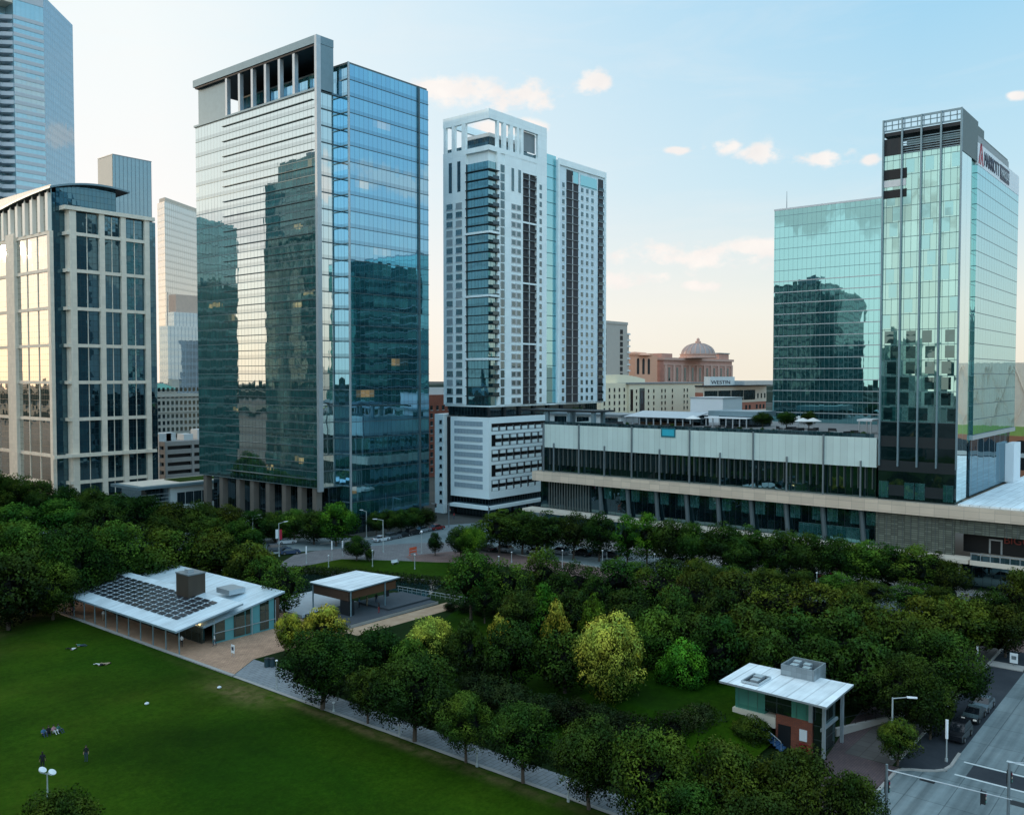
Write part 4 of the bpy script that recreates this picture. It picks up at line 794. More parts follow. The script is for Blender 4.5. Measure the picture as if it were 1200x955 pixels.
# right side
xA, xB, xC = pY(1137, 300, Y0).x, pY(1143, 300, Y0).x, 237.6
part(b, 'silver_strip', MSL, (X0+.6, xA, Y0+.05, Y0+.58, 16.2, 82.4)); part(b, 'recess_strip', MG, (xA+.01, xB, Y0+.35, Y0+.59, 27, 88)); CPAN = mat('crown_panel_metal', (.07, .115, .12), .45, .3)
part(b, 'corner_panel', CPAN, (X0, xB+.5, Y0-.02, Y0+.04, 82.5, 90.38), label='dark metal top corner panel')
part(b, 'side_glass', MGR, (xB+.01, xC, Y0-.1, Y0+.55, 28.4, 81.9)); part(b, 'sign_panel', WHITE, (xB+.01, xC, Y0-.14, Y0+.56, 81.95, 86.3)); part(b, 'ledge', LGREY, (xB-1, xC+.1, Y0-.3, Y0+.5, 27.5, 28.39))
part(b, 'penthouse', CPAN, (xB, 231, Y0+1.0, Y1-1, 84.1, 89.2)); part(b, 'penthouse', CPAN, (xB, 206, Y0+.6, Y0+.98, 86.4, 90.3)); part(b, 'parapet', GREY, (xB+1, 229, Y0+.4, Y0+.6, 86.4, 88.2))
part(b, 'rear_side', MG, (236.01, 237.5, Y0+.6, Y1-.02, 28.4, 84)); part(b, 'roof', ROOFG, (X0+6, 236, Y0+.65, Y1-.05, 84.01, 84.2))
LOWG = glass('low_side_glass', tint=(.45, .62, .7), dark=(.02, .05, .07), light=(.05, .09, .11), pw=5.2, fh=9, refl=.3, frame=(.12, .16, .18), mull=.35)
part(b, 'lower_side_glass', LOWG, (xB-1, 231, Y0+.15, Y0+.58, 16.2, 27.49)); part(b, 'white_shaft', WHITE, (229.5, 237, Y0-1.6, Y0+.14, 16.2, 25.0))
M5 = mat('sign_red', (.42, .02, .05), .5)
sx0 = pY(1146.5, 200, Y0-.2).x
mb = MB()                                                     # red emblem of leaning strokes
def stroke(u0, v0, u1, v1, w_):
    mb.face([(sx0+u0, Y0-.19, 82.2+v0), (sx0+u0+w_, Y0-.19, 82.2+v0), (sx0+u1+w_, Y0-.19, 82.2+v1), (sx0+u1, Y0-.19, 82.2+v1)], M5)
stroke(.2, .1, 1.7, 4.3, .9); stroke(3.6, .1, 2.0, 4.3, .9); stroke(1.6, .1, 2.6, 2.5, .7)
em = mb.build('sign_emblem', b); em['label'] = 'red emblem on the white sign panel'
o = text_obj('MARRIOTT', 3.2, (sx0+4.9, Y0-.2, 82.7), (math.pi/2, 0, 0), NAVY); sc_ = 13.6/max(o.dimensions.x, .1); o.scale = (sc_, 1.25, 1); parent_to(o, b); o.name = 'sign_lettering'
mb = MB(); mb.box(sx0+19.6, sx0+28.8, Y0-.22, Y0-.141, 82.5, 85.6, NAVY); mb.build('sign_plate', b)
o = text_obj('MARQUIS', 2.2, (sx0+20.2, Y0-.27, 83.2), (math.pi/2, 0, 0), LGREY); sc_ = 8.0/max(o.dimensions.x, .1); o.scale = (sc_, 1.1, 1); parent_to(o, b); o.name = 'sign_lettering'
# rear wing
WG = glass('wing_glass', tint=(.33, .68, .72), dark=(.004, .04, .045), light=(.03, .09, .09), pw=1.3, fh=3.05, z0=27, refl=.66, frame=(.16, .28, .30), mull=.06, hband=.14, wob=.006)
b = thing('hotel_wing', 'broad flat mirror glass hotel slab set back behind the podium roof', 'hotel wing', (245, 105.6, 0))
part(b, 'curtain_wall', WG, (245, 262, 58, 105.6, 26.8, 86.6)); part(b, 'parapet', LGREY, (244.9, 262, 58, 105.7, 86.61, 87.1))
mb = MB(); mb.box(244.85, 244.99, 58, 105.6, 0, .22, LGREY); copies(b, 'floor_band', mb, [(0, 0, 27+3.05*k) for k in range(1, 14)])
mb = MB(); mb.tube((246, pX(922, 240, 246).y, 87), (246, pX(922, 240, 246).y, 92), .12, .05, GREY, 6); mb.build('aerial', b)
def dcol(v, X): return pX(v, 490, X).y
def dz(v, py, X): return pX(v, py, X).z
# ------------------------------------------------------------------ roof terrace of the podium
RZ = 27.51
FABW = mat('white_fabric', (.75, .76, .74), .8, var=.04)
b = thing('roof_pergola', 'dark flat roofed pergola on tall posts at the left end of the podium roof', 'pergola', (187, 130, RZ))
zp_ = dz(660, 482.5, 188); y0_, y1_ = pX(705, 480, 190).y, pX(618, 480, 190).y
part(b, 'flat_roof', DARK, (187, 196, y0_, y1_, zp_, zp_+.45)); mb = MB(); mb.box(187.4, 188.3, -.45, .45, RZ, zp_-.01, STEEL); copies(b, 'post', mb, [(0, pX(v, 490, 188).y, 0) for v in (642, 668, 696)]+[(6.5, pX(v, 490, 188).y, 0) for v in (655, 690)])
b = thing('terrace_cafe', 'glass roofed white terrace cafe building on the podium roof below the cream hotel', 'cafe', (205, dcol(770, 205), RZ))
ya, yb_ = dcol(812, 205), dcol(733, 205); ze_ = dz(770, 489, 205); zr2 = dz(770, 481.5, 214)
mb = MB(); mb.face([(204, ya, ze_), (204, yb_, ze_), (214, yb_, zr2), (214, ya, zr2)], LGREY); mb.face([(204, ya, ze_-.2), (214, ya, zr2-.2), (214, yb_, zr2-.2), (204, yb_, ze_-.2)], LGREY); mb.build('sloping_roof', b)
part(b, 'back_wall', DGLASS, (211, 214, ya+.2, yb_-.2, RZ, ze_-.3)); part(b, 'counter', BROWNM, (207, 208.4, ya+3, yb_-3, RZ, 28.2))
mb = MB(); mb.box(204.3, 204.6, -.13, .13, RZ, ze_-.21, LGREY); copies(b, 'column', mb, [(0, ya+.4+(yb_-ya-.8)*k/9, 0) for k in range(10)])
b = thing('plant_house', 'pale windowless white plant house on the podium roof left of the dark roofed bar', 'plant house', (228, dcol(830, 228), RZ)); ya, yb_ = dcol(847, 228), dcol(809, 228)
part(b, 'wall', WHITE, (228, 240, ya, yb_, RZ, pX(830, 467, 228).z)); part(b, 'coping', LGREY, (227.8, 240.2, ya-.2, yb_+.2, pX(830, 467, 228).z+.01, pX(830, 467, 228).z+.3)); part(b, 'door', DGLASS, (227.9, 227.99, dcol(824, 228)-1.5, dcol(824, 228)+1.2, RZ, 29.4))
b = thing('grey_annex', 'low grey and white annex with dark window on the podium roof beside the pergola', 'annex', (206, dcol(715, 206), RZ)); ya, yb_ = dcol(728, 206), dcol(640, 206); za_ = dz(690, 487, 206)
part(b, 'wall', OFFWHITE, (206, 218, ya, yb_, RZ, za_)); part(b, 'roof', GREY, (205.2, 218.5, ya-.4, yb_+.4, za_+.01, za_+.5)); part(b, 'window', DGLASS, (205.9, 205.99, dcol(724, 206), dcol(708, 206), 27.4, za_-.4)); part(b, 'window', DGLASS, (205.9, 205.99, dcol(690, 206), dcol(676, 206), 27.4, za_-.4)); part(b, 'window', DGLASS, (205.9, 205.99, dcol(664, 206), dcol(650, 206), 27.4, za_-.4))
b = thing('terrace_bar', 'dark blue flat roofed poolside bar on the podium roof below the brick hotel', 'bar', (212, dcol(860, 212), RZ)); ya, yb_ = dcol(890, 212), dcol(832, 212); zb2 = dz(860, 488, 211)
part(b, 'roof', STEEL, (211, 222, ya, yb_, zb2+.01, zb2+1.3)); part(b, 'canopy', WHITE, (207, 210.99, ya+1, yb_-1, zb2-.4, zb2-.15)); part(b, 'back_wall', DGLASS, (216, 220, ya+.5, yb_-.5, RZ, zb2)); mb = MB(); mb.box(207.3, 207.6, -.12, .12, RZ, zb2-.41, LGREY); copies(b, 'column', mb, [(0, ya+1.3+(yb_-ya-2.6)*k/6, 0) for k in range(7)])
POOLM, t_ = new_mat('pool_water'); p_ = t_.a('ShaderNodeBsdfPrincipled'); p_.inputs['Base Color'].default_value = (.10, .36, .40, 1); p_.inputs['Roughness'].default_value = .08; o_ = t_.a('ShaderNodeOutputMaterial'); t_.ln(p_.outputs[0], o_.inputs[0])
s_ = part(None, 'roof_pool', POOLM, (198, 206, dcol(955, 200), dcol(860, 200), RZ, RZ+.5)) if False else None
b = thing('roof_pool', 'long pale turquoise pool along the podium roof edge', 'pool', (190, 85, RZ)); part(b, 'coping', LGREY, (188, 200, dcol(965, 190), dcol(868, 190), RZ, RZ+.35)); part(b, 'pool_water', POOLM, (189, 199, dcol(965, 190)+1, dcol(868, 190)-1, RZ+.351, RZ+.40))
def umbrella(x, y, r, lab):
    b = thing('parasol', lab, 'parasol', (x, y, RZ), group='white parasols on the hotel roof terrace')
    mb = MB(); mb.lathe((x, y, RZ), [(r, 2.3), (r*.5, 2.75), (.02, 3.1)], FABW, 8); mb.build('canopy', b)
    mb = MB(); mb.tube((x, y, RZ), (x, y, RZ+3.05), .05, .04, LGREY, 6); mb.build('pole', b)
for v, X_, lab in ((941, 204, 'white parasol between the two dark roof trees and the mirror slab'), (953, 206, 'second white parasol, right of the dark roof trees'), (936, 214, 'white parasol nearest the left dark roof tree'), (812, 200, 'white parasol in front of the windowless plant house')):
    umbrella(X_, dcol(v, X_), 2.0, lab)
b = thing('roof_canopy', 'small white canopy at the right end of the roof terrace against the hotel tower', 'canopy', (204, 62, RZ)); ya = dcol(1024, 204); yb_ = dcol(1006, 204)
part(b, 'roof', WHITE, (203, 209, ya, yb_, 30.3, 30.7)); mb = MB(); mb.box(203.2, 203.5, -.12, .12, RZ, 30.29, LGREY); copies(b, 'post', mb, [(0, ya+.4, 0), (0, yb_-.4, 0), (5, ya+.4, 0), (5, yb_-.4, 0)])
lm = MB(); lm.box(-.9, .9, -.3, .3, .25, .33, FABW); lm.face([(-.9, -.3, .34), (-.9, .3, .34), (-1.35, .3, .8), (-1.35, -.3, .8)], FABW)
lf = MB()
for sx_ in (-.8, .8):
    for sy_ in (-.25, .25): lf.box(sx_-.04, sx_+.04, sy_-.04, sy_+.04, 0, .249, LGREY)
sf = MB(); sf.box(-.45, .45, -.9, .9, .22, .45, DARK); sfs = sf.mesh('seat'); sf = MB(); sf.box(.3, .48, -.9, .9, .451, .85, DARK); sfb = sf.mesh('backrest'); sf = MB()
for sx_ in (-.38, .38):
    for sy_ in (-.8, .8): sf.box(sx_-.05, sx_+.05, sy_-.05, sy_+.05, 0, .219, DARK)
sfl = sf.mesh('leg_frame'); r3 = random.Random(8)
for k in range(26):
    v = 715+k*11.5; X_ = r3.choice((188.5, 192, 196, 201)); o = thing('outdoor_sofa', 'dark outdoor sofa among the seating on the podium roof terrace', 'sofa', (X_, dcol(v, X_), RZ), r3.uniform(0, 6), 'dark sofas on the hotel roof terrace')
    if 868 < v < 965: o.location.x = r3.choice((203, 206))
    for nm_, me_ in (('seat', sfs), ('backrest', sfb), ('leg_frame', sfl)): put(bpy.data.objects.new(nm_, me_), o)
bed = lm.mesh('bed'); legs = lf.mesh('leg_frame')
for k in range(22):
    y = dcol(868+k*6.6, 187.5); o = thing('sun_lounger', 'pale sun lounger in the row along the roof pool railing', 'sun lounger', (187.0, y, RZ), rnd.uniform(-.1, .1), 'sun loungers on the hotel roof terrace')
    put(bpy.data.objects.new('bed', bed), o); put(bpy.data.objects.new('leg_frame', legs), o)

# ------------------------------------------------------------------ hotels and landmarks behind
x0, y0, x1, y1, z1 = corner_block(690, 708, 735, 379, 470)
PCH = mat('beige_precast', (.42, .39, .35), .8, var=.08)
b = thing('beige_slab_tower', 'plain beige slab tower with two strips of dark balconies behind the white tower', 'apartment tower', (x0, y0, 0))
part(b, 'wall', PCH, (x0, x1, y0, y1, 0, z1)); part(b, 'parapet', PCH, (x0-.3, x1+.3, y0-.3, y1, z1+.01, z1+1.5)); win_grid(b, 'Y', y0, [x0+(x1-x0)*.74], [z1-5-3.3*k for k in range(14)], 2.6, 2.4, BLACK, PCH, 'balcony'); win_grid(b, 'Y', y0, [x0+(x1-x0)*.05], [z1-5-3.3*k for k in range(14)], 1.6, 2.4, BLACK, PCH, 'window')
part(b, 'open_frame', PCH, (x1+.31, x1+5, y0+2, y0+10, 0, z1-4)); mb = MB(); mb.box(x1+.8, x1+5.6, y0+1.4, y0+1.9, 0, .8, OFFWHITE); copies(b, 'balcony', mb, [(0, 0, z1-5-3.3*k) for k in range(14)])
PK = panels('pink_stone', (.46, .25, .20), 3., 2., var=.06, rough=.8); PKL = mat('pink_trim', (.52, .33, .27), .8, var=.08)
x0, y0, x1, y1, z1 = corner_block(748, 778, 858, 420, 560)
b = thing('domed_pink_building', 'pink stone classical building with grey ribbed dome behind the brick hotel', 'landmark building', (x0, y0, 0))
part(b, 'wall', PK, (x0, x1, y0, y1, 0, z1-1)); part(b, 'cornice', PKL, (x0-1, x1+1, y0-1, y1, z1-.99, z1+.6)); part(b, 'cornice', PKL, (x0-.5, x1+.5, y0-.5, y0-.01, z1-4, z1-3.3))
mb = MB(); mb.box(-1.1, 1.1, y0-.9, y0-.01, 0, z1-4.1, PKL); copies(b, 'pilaster', mb, [(x0+1.5+(x1-x0-3)*k/9, 0, 0) for k in range(10)]); win_grid(b, 'Y', y0, [x0+1.5+(x1-x0-3)*(k+.5)/9 for k in range(9)], [z1-14, z1-26], 2.4, 8.5, DGLASS, PKL)
part(b, 'attic', PK, (x1-16, x1-1, y0+2, y0+16, z1+.61, z1+4.4)); mb = MB(); mb.prism([(x1-16.5, y0+1.4), (x1-.5, y0+1.4), (x1-.5, y0+16), (x1-16.5, y0+16)], z1+4.41, z1+5.1, GREY); mb.build('attic_roof', b)
part(b, 'attic', PK, (x0+1, x0+14, y0+2, y0+16, z1+.61, z1+3.2))
cd = pD(818, 410, 585); rr = 19.5*585/FOC; zb = z1+.6; DOM = mat('dome_metal', (.34, .28, .27), .45, .3, var=.12)
mb = MB(); mb.lathe((cd.x, cd.y, zb), [(rr+1.5, 0), (rr+1.5, .8), (rr+.6, .9), (rr+.6, 2.2), (rr+1.1, 2.3), (rr+1.1, 2.7), (0, 2.75)], PKL, 40); mb.build('drum', b)
zz = zb+2.75; hd = pD(818, 402, 585).z-zz
mb = MB(); mb.lathe((cd.x, cd.y, zz), [(rr*math.cos(a), hd*math.sin(a)) for a in [math.pi/2*k/9 for k in range(9)]]+[(.4, hd)], DOM, 40); mb.build('dome', b, smooth=True)
ri = MB()
for k in range(9):
    a0 = math.pi/2*k/9; a1 = math.pi/2*(k+1)/9; ri.face([((rr+.15)*math.cos(a0), -.3, (hd+.15)*math.sin(a0)), ((rr+.15)*math.cos(a0), .3, (hd+.15)*math.sin(a0)), ((rr+.15)*math.cos(a1), .3, (hd+.15)*math.sin(a1)), ((rr+.15)*math.cos(a1), -.3, (hd+.15)*math.sin(a1))], PKL)
rm = ri.mesh('rib')
for k in range(20):
    o = put(bpy.data.objects.new('rib', rm), b); o.location = (cd.x-x0, cd.y-y0, zz); o.rotation_euler = (0, 0, 2*math.pi*k/20)
mb = MB(); mb.lathe((cd.x, cd.y, zz+hd-.3), [(1.8, 0), (1.8, 1.4), (1.0, 1.5), (1.0, 2.8), (0, 3.8)], PKL, 12); mb.build('finial', b)
x0, y0, x1, y1, z1 = corner_block(738, 744, 764, 412, 520)
b = thing('pink_arched_building', 'salmon stone building with tall arched bays between beige tower and dome', 'building', (x0, y0, 0))
SAL = mat('salmon_stone', (.70, .36, .24), .8, var=.08)
part(b, 'wall', SAL, (x0, x1, y0, y1+8, 0, z1-2)); part(b, 'cornice', SAL, (x0-.6, x1+.6, y0-.6, y1, z1-1.99, z1-.8)); part(b, 'glass_bay', POT, (x1+.01, x1+4, y0+4, y0+9, 0, z1-9)); part(b, 'rear_wing', SAL, (x1+.1, x1+22, y0+9.1, y0+22, 0, z1-1.5))
mb = MB()
for k in range(8):
    a0 = math.pi*k/8; a1 = math.pi*(k+1)/8; mb.face([(-1.3, y0-.08, 0), (1.3*-math.cos(a0), y0-.08, 8+1.3*math.sin(a0)), (1.3*-math.cos(a1), y0-.08, 8+1.3*math.sin(a1)), (1.3, y0-.08, 0)], BLACK)
mb.box(-1.25, 1.25, y0-.1, y0-.01, 0, 8, BLACK); copies(b, 'arched_window', mb, [(x, 0, z1-13) for x in fr(x0+.5, x1-.5, 3)]); mb = MB(); mb.lathe((x0+(x1-x0)/2, y0+6, z1-2), [((x1-x0)*.5, 0), ((x1-x0)*.35, 1.6), (0, 2.2)], SAL, 20); mb.build('low_vault', b)
YEL = mat('cream_plaster', (.78, .68, .50), .75, var=.05)
x0, y0, x1, y1, z1 = corner_block(690, 704, 735, 449, 400)
b = thing('cream_hotel', 'long cream hotel with rows of small dark windows and barrel roofed wing', 'hotel', (x0, y0, 0))
part(b, 'wall', YEL, (x0, x1, y0, y1+10, 0, z1)); win_grid(b, 'Y', y0, fr(x0+.8, x1-.3, 5), [z1-4-2.95*k for k in range(6)], 1.1, 1.7, BLACK, YEL)
mb = MB(); xe = pY(756, 400, y0+5).x; n_ = 10; xm = x0; Rv = (xe-x0)/2*1.5; pr = []
for k in range(n_+1):
    q = k/n_; pr.append((x0+(xe-x0)*q, z1+5.5*math.sin(math.pi*(.25+.55*q))-3.6))
for k in range(n_):
    a_, c_ = pr[k], pr[k+1]; mb.face([(a_[0], y0+4.9, z1-3), (c_[0], y0+4.9, z1-3), (c_[0], y0+4.9, c_[1]+2), (a_[0], y0+4.9, a_[1]+2)], YEL); mb.face([(a_[0], y0+4.9, a_[1]+2), (c_[0], y0+4.9, c_[1]+2), (c_[0], y0+24, c_[1]+2), (a_[0], y0+24, a_[1]+2)], LGREY)
mb.build('barrel_wing', b)
xw = pY(823, 400, y0-1).x; part(b, 'long_wall', YEL, (x1+.01, xw, y0-1.2, y0+12, 0, z1-.6)); part(b, 'roof_edge', GREY, (x1-1, xw+.6, y0-1.8, y0+12, z1-.59, z1+.1)); part(b, 'glass_bay', DGLASS, (x1+1.0, x1+3.2, y0-1.35, y0-1.21, z1-13, z1-3)); part(b, 'glass_bay', WGLASS, (x1+9, x1+13, y0-1.6, y0-1.21, z1-15, z1-2.5))
win_grid(b, 'Y', y0-1.2, [x1+6.3]+[x1+16+(xw-x1-17)*q for q in (.02, .11, .25, .31, .44, .66, .72, .92, .97)], [z1-4.7-2.95*k for k in range(5)], 1.0, 1.6, DGLASS, YEL)
x0, y0, x1, y1, z1 = corner_block(815, 824, 898, 452, 410); y1 -= 10
b = thing('brick_hotel', 'red brick and cream hotel with rooftop name sign right of the dome', 'hotel', (x0, y0, 0))
RBR = mat('rose_brick', (.36, .13, .085), .8, var=.12); LB = mat('buff_band', (.60, .50, .40), .75, var=.06)
part(b, 'wall', RBR, (x0, x1, y0, y1+10, 0, z1-3.2)); part(b, 'attic_storey', LB, (x0, x1, y0+.02, y1+10, z1-3.19, z1-.5)); part(b, 'eave', DARK, (x0-.5, x1+1.8, y0-1.6, y1+10, z1-.49, z1+.1))
part(b, 'top_window_strip', LB, (x0, x1+.05, y0-.3, y0-.01, z1-8.4, z1-.6)); wd = (x1-x0)
for k in range(4): part(b, 'large_window', DGLASS, (x0+.7+k*wd*.2, x0+.2+(k+1)*wd*.2-.3, y0-.45, y0-.31, z1-7.2, z1-2.4))
win_grid(b, 'Y', y0-.3, [x0+wd*.85, x0+wd*.91, x0+wd*.97], [z1-6.6], 1.4, 2.4, DGLASS, LB)
for r in range(4):
    part(b, 'buff_band', LB, (x0+.2, x1-.1, y0-.2, y0-.01, z1-13.9-4.1*r, z1-12.3-4.1*r))
win_grid(b, 'Y', y0-.02, [x0+wd*q for q in (.04, .11, .25, .31, .37, .46, .52, .58, .66, .72, .84, .90, .96)], [z1-11.9-4.1*k for k in range(4)], 1.9, 2.1, DGLASS, RBR)
xs0, xs1 = pY(832, 440, y0-1).x, pY(861, 440, y0-1).x; zs0, zs1 = pY(846, 450, y0-1).z, pY(846, 441.5, y0-1).z
part(b, 'sign_board', OFFWHITE, (xs0, xs1, y0-1.0, y0+2, z1+.11, zs1)); part(b, 'penthouse', LGREY, (xs1+.01, x1-3, y0+.5, y1, z1+.11, z1+2.2))
o = text_obj('WESTIN', 2.3, (xs0+1.1, y0-1.1, z1+.75), (math.pi/2, 0, 0), NAVY); sc_ = (xs1-xs0)*.76/max(o.dimensions.x, .1); o.scale = (sc_, 1, 1); parent_to(o, b); o.name = 'sign_lettering'
# ballpark on the right
BP = mat('ballpark_precast_sunlit', (.80, .64, .50), .8, var=.12); BPB = mat('ballpark_brick', (.42, .17, .09), .8, var=.12)  # precast lightened and warmed so its colour carries the evening sun
xf = 330.; yf0 = pX(1184, 440, xf).y
b = thing('brick_ballpark', 'tan and brick ballpark with arched openings and white roof truss at right edge', 'stadium', (xf, yf0, 0))
zz = lambda py: pX(1193, py, xf).z
part(b, 'upper_wall', BP, (xf+1, xf+60, -260, yf0, zz(500), zz(425))); part(b, 'green_band', mat('lime_band', (.30, .42, .10), .7), (xf+.5, xf+60, -260, yf0, zz(511), zz(500)-.01)); part(b, 'brick_wall', BPB, (xf, xf+60, -260, yf0+1, 0, zz(511)-.01))
part(b, 'white_band', OFFWHITE, (xf-.3, xf-.01, -260, yf0+1, zz(536), zz(531)))
mb = MB()
for k in range(12):
    a0 = math.pi*k/12; a1 = math.pi*(k+1)/12; mb.face([(xf-.05, 3.6*math.cos(a0), 3.6*math.sin(a0)), (xf-.05, 0, 0), (xf-.05, 3.6*math.cos(a1), 3.6*math.sin(a1))], BLACK)
mb.box(xf-.06, xf-.01, -3.5, 3.5, -6, 0, BLACK); copies(b, 'arched_opening', mb, [(0, yf0-3.6-9.5*k, zz(529)) for k in range(16)])
mb = MB()
for k in range(12):
    ya_ = yf0-1-7*k; mb.tube((xf+.6, ya_, zz(500)), (xf+.6, ya_-7, zz(428)), .18, .18, BP, 5); mb.tube((xf+.6, ya_-7, zz(500)), (xf+.6, ya_, zz(428)), .18, .18, BP, 5)
mb.build('roof_truss', b)
# the rest of downtown, west and north of the park, beyond the left edge of the frame and mirrored in the glass
RG = [glass('reflected_tower_glass', tint=(.6, .8, .8), dark=(.03, .10, .10), light=(.09, .24, .22), pw=1.5, fh=3.9, refl=.15, span=.3, spancol=(.16, .24, .23), lit=.02, frame=(.08, .10, .09), hband=.25),
      glass('reflected_tower_stone', tint=(.6, .75, .75), dark=(.02, .07, .075), light=(.07, .18, .18), pw=3.2, fh=3.9, refl=.18, span=.36, spancol=(.10, .13, .13), frame=(.12, .14, .14), mull=.7, hband=.9)]
for nm, lab, (a_, c_, d_, e_), h_, k_, steps in (('glass_tower', 'dark glass tower west of the pillared glass tower', (62, 86, 249, 280), 110, 0, [(66, 84, 254, 274, 117)]),
                                     ('office_block', 'office block with stepped top west of the stone framed office', (64, 102, 330, 360), 102, 0, [(66, 100, 331, 358, 103.2), (70, 96, 332, 356, 104.3), (76, 90, 334, 352, 105)]),
                                     ('office_block', 'stone banded tower far to the left of the park', (-30, 12, 170, 216), 84, 1, [(-24, 8, 180, 206, 91)]), ('office_block', 'dark tower at the west end of the park', (-120, -70, 128, 170), 56, 0, [(-110, -80, 132, 160, 60)]),
                                     ('office_block', 'broad stone block north west of the park', (-60, 20, 230, 275), 62, 1, []), ('office_block', 'low block far west of the park', (-220, -150, 40, 110), 45, 1, []),
                                     ('office_block', 'dark slab at the south west of the park', (-160, -110, -60, 0), 70, 0, []), ('convention_hall', 'long white convention hall east of the park', (120, 300, -190, -110), 32, 1, []), ('apartment_block', 'apartment block east of the side street', (130, 180, -95, -55), 48, 1, [])):
    b = thing(nm, lab, 'building', (a_, d_, 0)); part(b, 'shaft', RG[k_], (a_, c_, d_, e_, 0, h_))
    for s in steps: part(b, 'setback', RG[k_], (s[0], s[1], s[2], s[3], h_+.01, s[4]))
    part(b, 'roof_plant', GREY, (a_*.6+c_*.4, a_*.4+c_*.6, d_*.6+e_*.4, d_*.4+e_*.6, (steps[-1][4] if steps else h_)+.01, (steps[-1][4] if steps else h_)+4))

# ------------------------------------------------------------------ lake house with the solar roof
MROOF = seam_roof('standing_seam_roof', (.70, .84, .91)); MEDGE = mat('roof_fascia', (.32, .44, .52), .4, .4)
b = thing('lake_house', 'low glass restaurant with wide pale metal butterfly roof and solar panels beside the lawn', 'restaurant', (69.2, 119, 0))
def slab(parent, name, p00, p10, p11, p01, th, m, me=None):
    mb = MB(); top = [p00, p10, p11, p01]; bot = [(x, y, z-th) for x, y, z in top]
    mb.face(top, m); mb.face(bot[::-1], me or m)
    for i in range(4): mb.face([bot[i], bot[(i+1) % 4], top[(i+1) % 4], top[i]], me or m)
    return mb.build(name, parent)
r1 = lambda x: 3.6+.172*(x-69.1)
slab(b, 'front_roof', (68.8, 118.9, r1(68.8)), (80.0, 118.9, r1(80.0)), (80.0, 159.5, r1(80.)), (68.8, 157.3, r1(68.8)), .28, MROOF, MEDGE)
r2 = lambda x: 3.5+.155*(x-74.0)
slab(b, 'rear_roof', (73.6, 119.6, r2(73.6)-.35), (88.2, 119.6, r2(88.2)), (88.2, 154.2, r2(88.2)), (73.6, 154.2, r2(73.6)-.35), .28, MROOF, MEDGE)
rear2 = 0
SOL = panels('solar_cell', (.020, .024, .030), .5, .5, joint=.02, jc=1.8, var=.2, rough=.2)
su = Vector((1, 0, .172)).normalized()
for i in range(7):
    for j in range(15):
        x_ = 71.7+1.02*i; y_ = 123.8+2.02*j; z_ = r1(x_)+.10
        mb = MB() if (i, j) == (0, 0) else mb
        if (i, j) == (0, 0):
            mb.prism([(-.37, -.76), (.37, -.76), (.37, .76), (-.37, .76)], [-.0-.47*.172, .47*.172, .47*.172, -.47*.172], [.05-.47*.172, .05+.47*.172, .05+.47*.172, .05-.47*.172], SOL); SM = mb.mesh('solar_panel'); npan = 0; rest = MB()
        if npan < 100:
            o = put(bpy.data.objects.new('solar_panel', SM), b); o.location = Vector((x_, y_, z_))-b.location
        else:
            rest.prism([(x_-.37, y_-.76), (x_+.37, y_-.76), (x_+.37, y_+.76), (x_-.37, y_+.76)], [z_-.081, z_+.081, z_+.081, z_-.081], [z_-.03, z_+.13, z_+.13, z_-.03], SOL)
        npan += 1
o = rest.build('solar_panel', b); o['kind'] = 'stuff'
mb = MB(); mb.tube((69.5, 0, 0), (69.5, 0, 3.4), .10, .10, STEEL, 8); copies(b, 'column', mb, [(0, 119.3+3.62*k, 0) for k in range(11)])
LGL = glass('lake_house_glass', tint=(.55, .75, .75), dark=(.004, .008, .008), light=(.03, .035, .03), pw=1.8, fh=1.5, refl=.18, frame=(.05, .07, .07), mull=.1, hband=.08)
TEALP = mat('teal_panel', (.10, .30, .32), .5); WOODW = mat('dark_timber_wall', (.06, .035, .022), .7, var=.3)
part(b, 'front_wall', LGL, (74.4, 75.0, 121.5, 152, 0, 3.4)); part(b, 'back_wall', LGL, (75.01, 86.5, 150, 152, 0, 3.4)); part(b, 'rear_wall', WOODW, (86.51, 87.1, 119.6, 152, 0, 4.9))
def gable(name, xa, xb_, za, m, y0_=119.8, y1_=120.2, zb_=None):
    mb = MB(); q = [(xa, y0_), (xb_, y0_), (xb_, y1_), (xa, y1_)]
    zt_ = [r2(x)-.45 for x, _ in q] if zb_ is None else zb_
    mb.prism(q, za, zt_, m); return mb.build(name, b)
gable('side_wall', 75.6, 86.4, 0, TEALP, 120.0, 120.4)
for xa, xb_ in ((75.8, 77.4), (79.0, 80.9), (81.1, 81.9), (83.7, 85.3)): gable('window', xa, xb_, .3, LGL, 119.88, 119.99)
mb = MB(); mb.box(75.6, 86.4, 119.8, 119.87, 1.55, 1.65, LGREY); mb.build('transom', b)
mb = MB(); mb.tube((0, 119.75, 0), (0, 119.75, 4.6), .08, .08, LGREY, 6); copies(b, 'mullion_post', mb, [(75.5, 0, -.9), (82.1, 0, -.2), (86.5, 0, .0)])
part(b, 'roof_block', mat('rust_panel', (.055, .042, .03), .6, var=.35, scale=1.2, streak=True), (77.2, 80.2, 129.6, 133.2, 4.2, 8.6)); part(b, 'roof_block_cap', GREY, (77.1, 80.3, 129.5, 133.3, 8.61, 8.8)); part(b, 'vent_fan', LGREY, (78, 79, 131, 132, 8.81, 9.3))
part(b, 'roof_unit', LGREY, (81.8, 84.8, 125.4, 129, 5.3, 6.1)); part(b, 'skylight', STEEL, (79.8, 80.6, 121.4, 128, 4.75, 5.0)); part(b, 'skylight', STEEL, (79.6, 80.4, 133.6, 139, 4.7, 4.9))
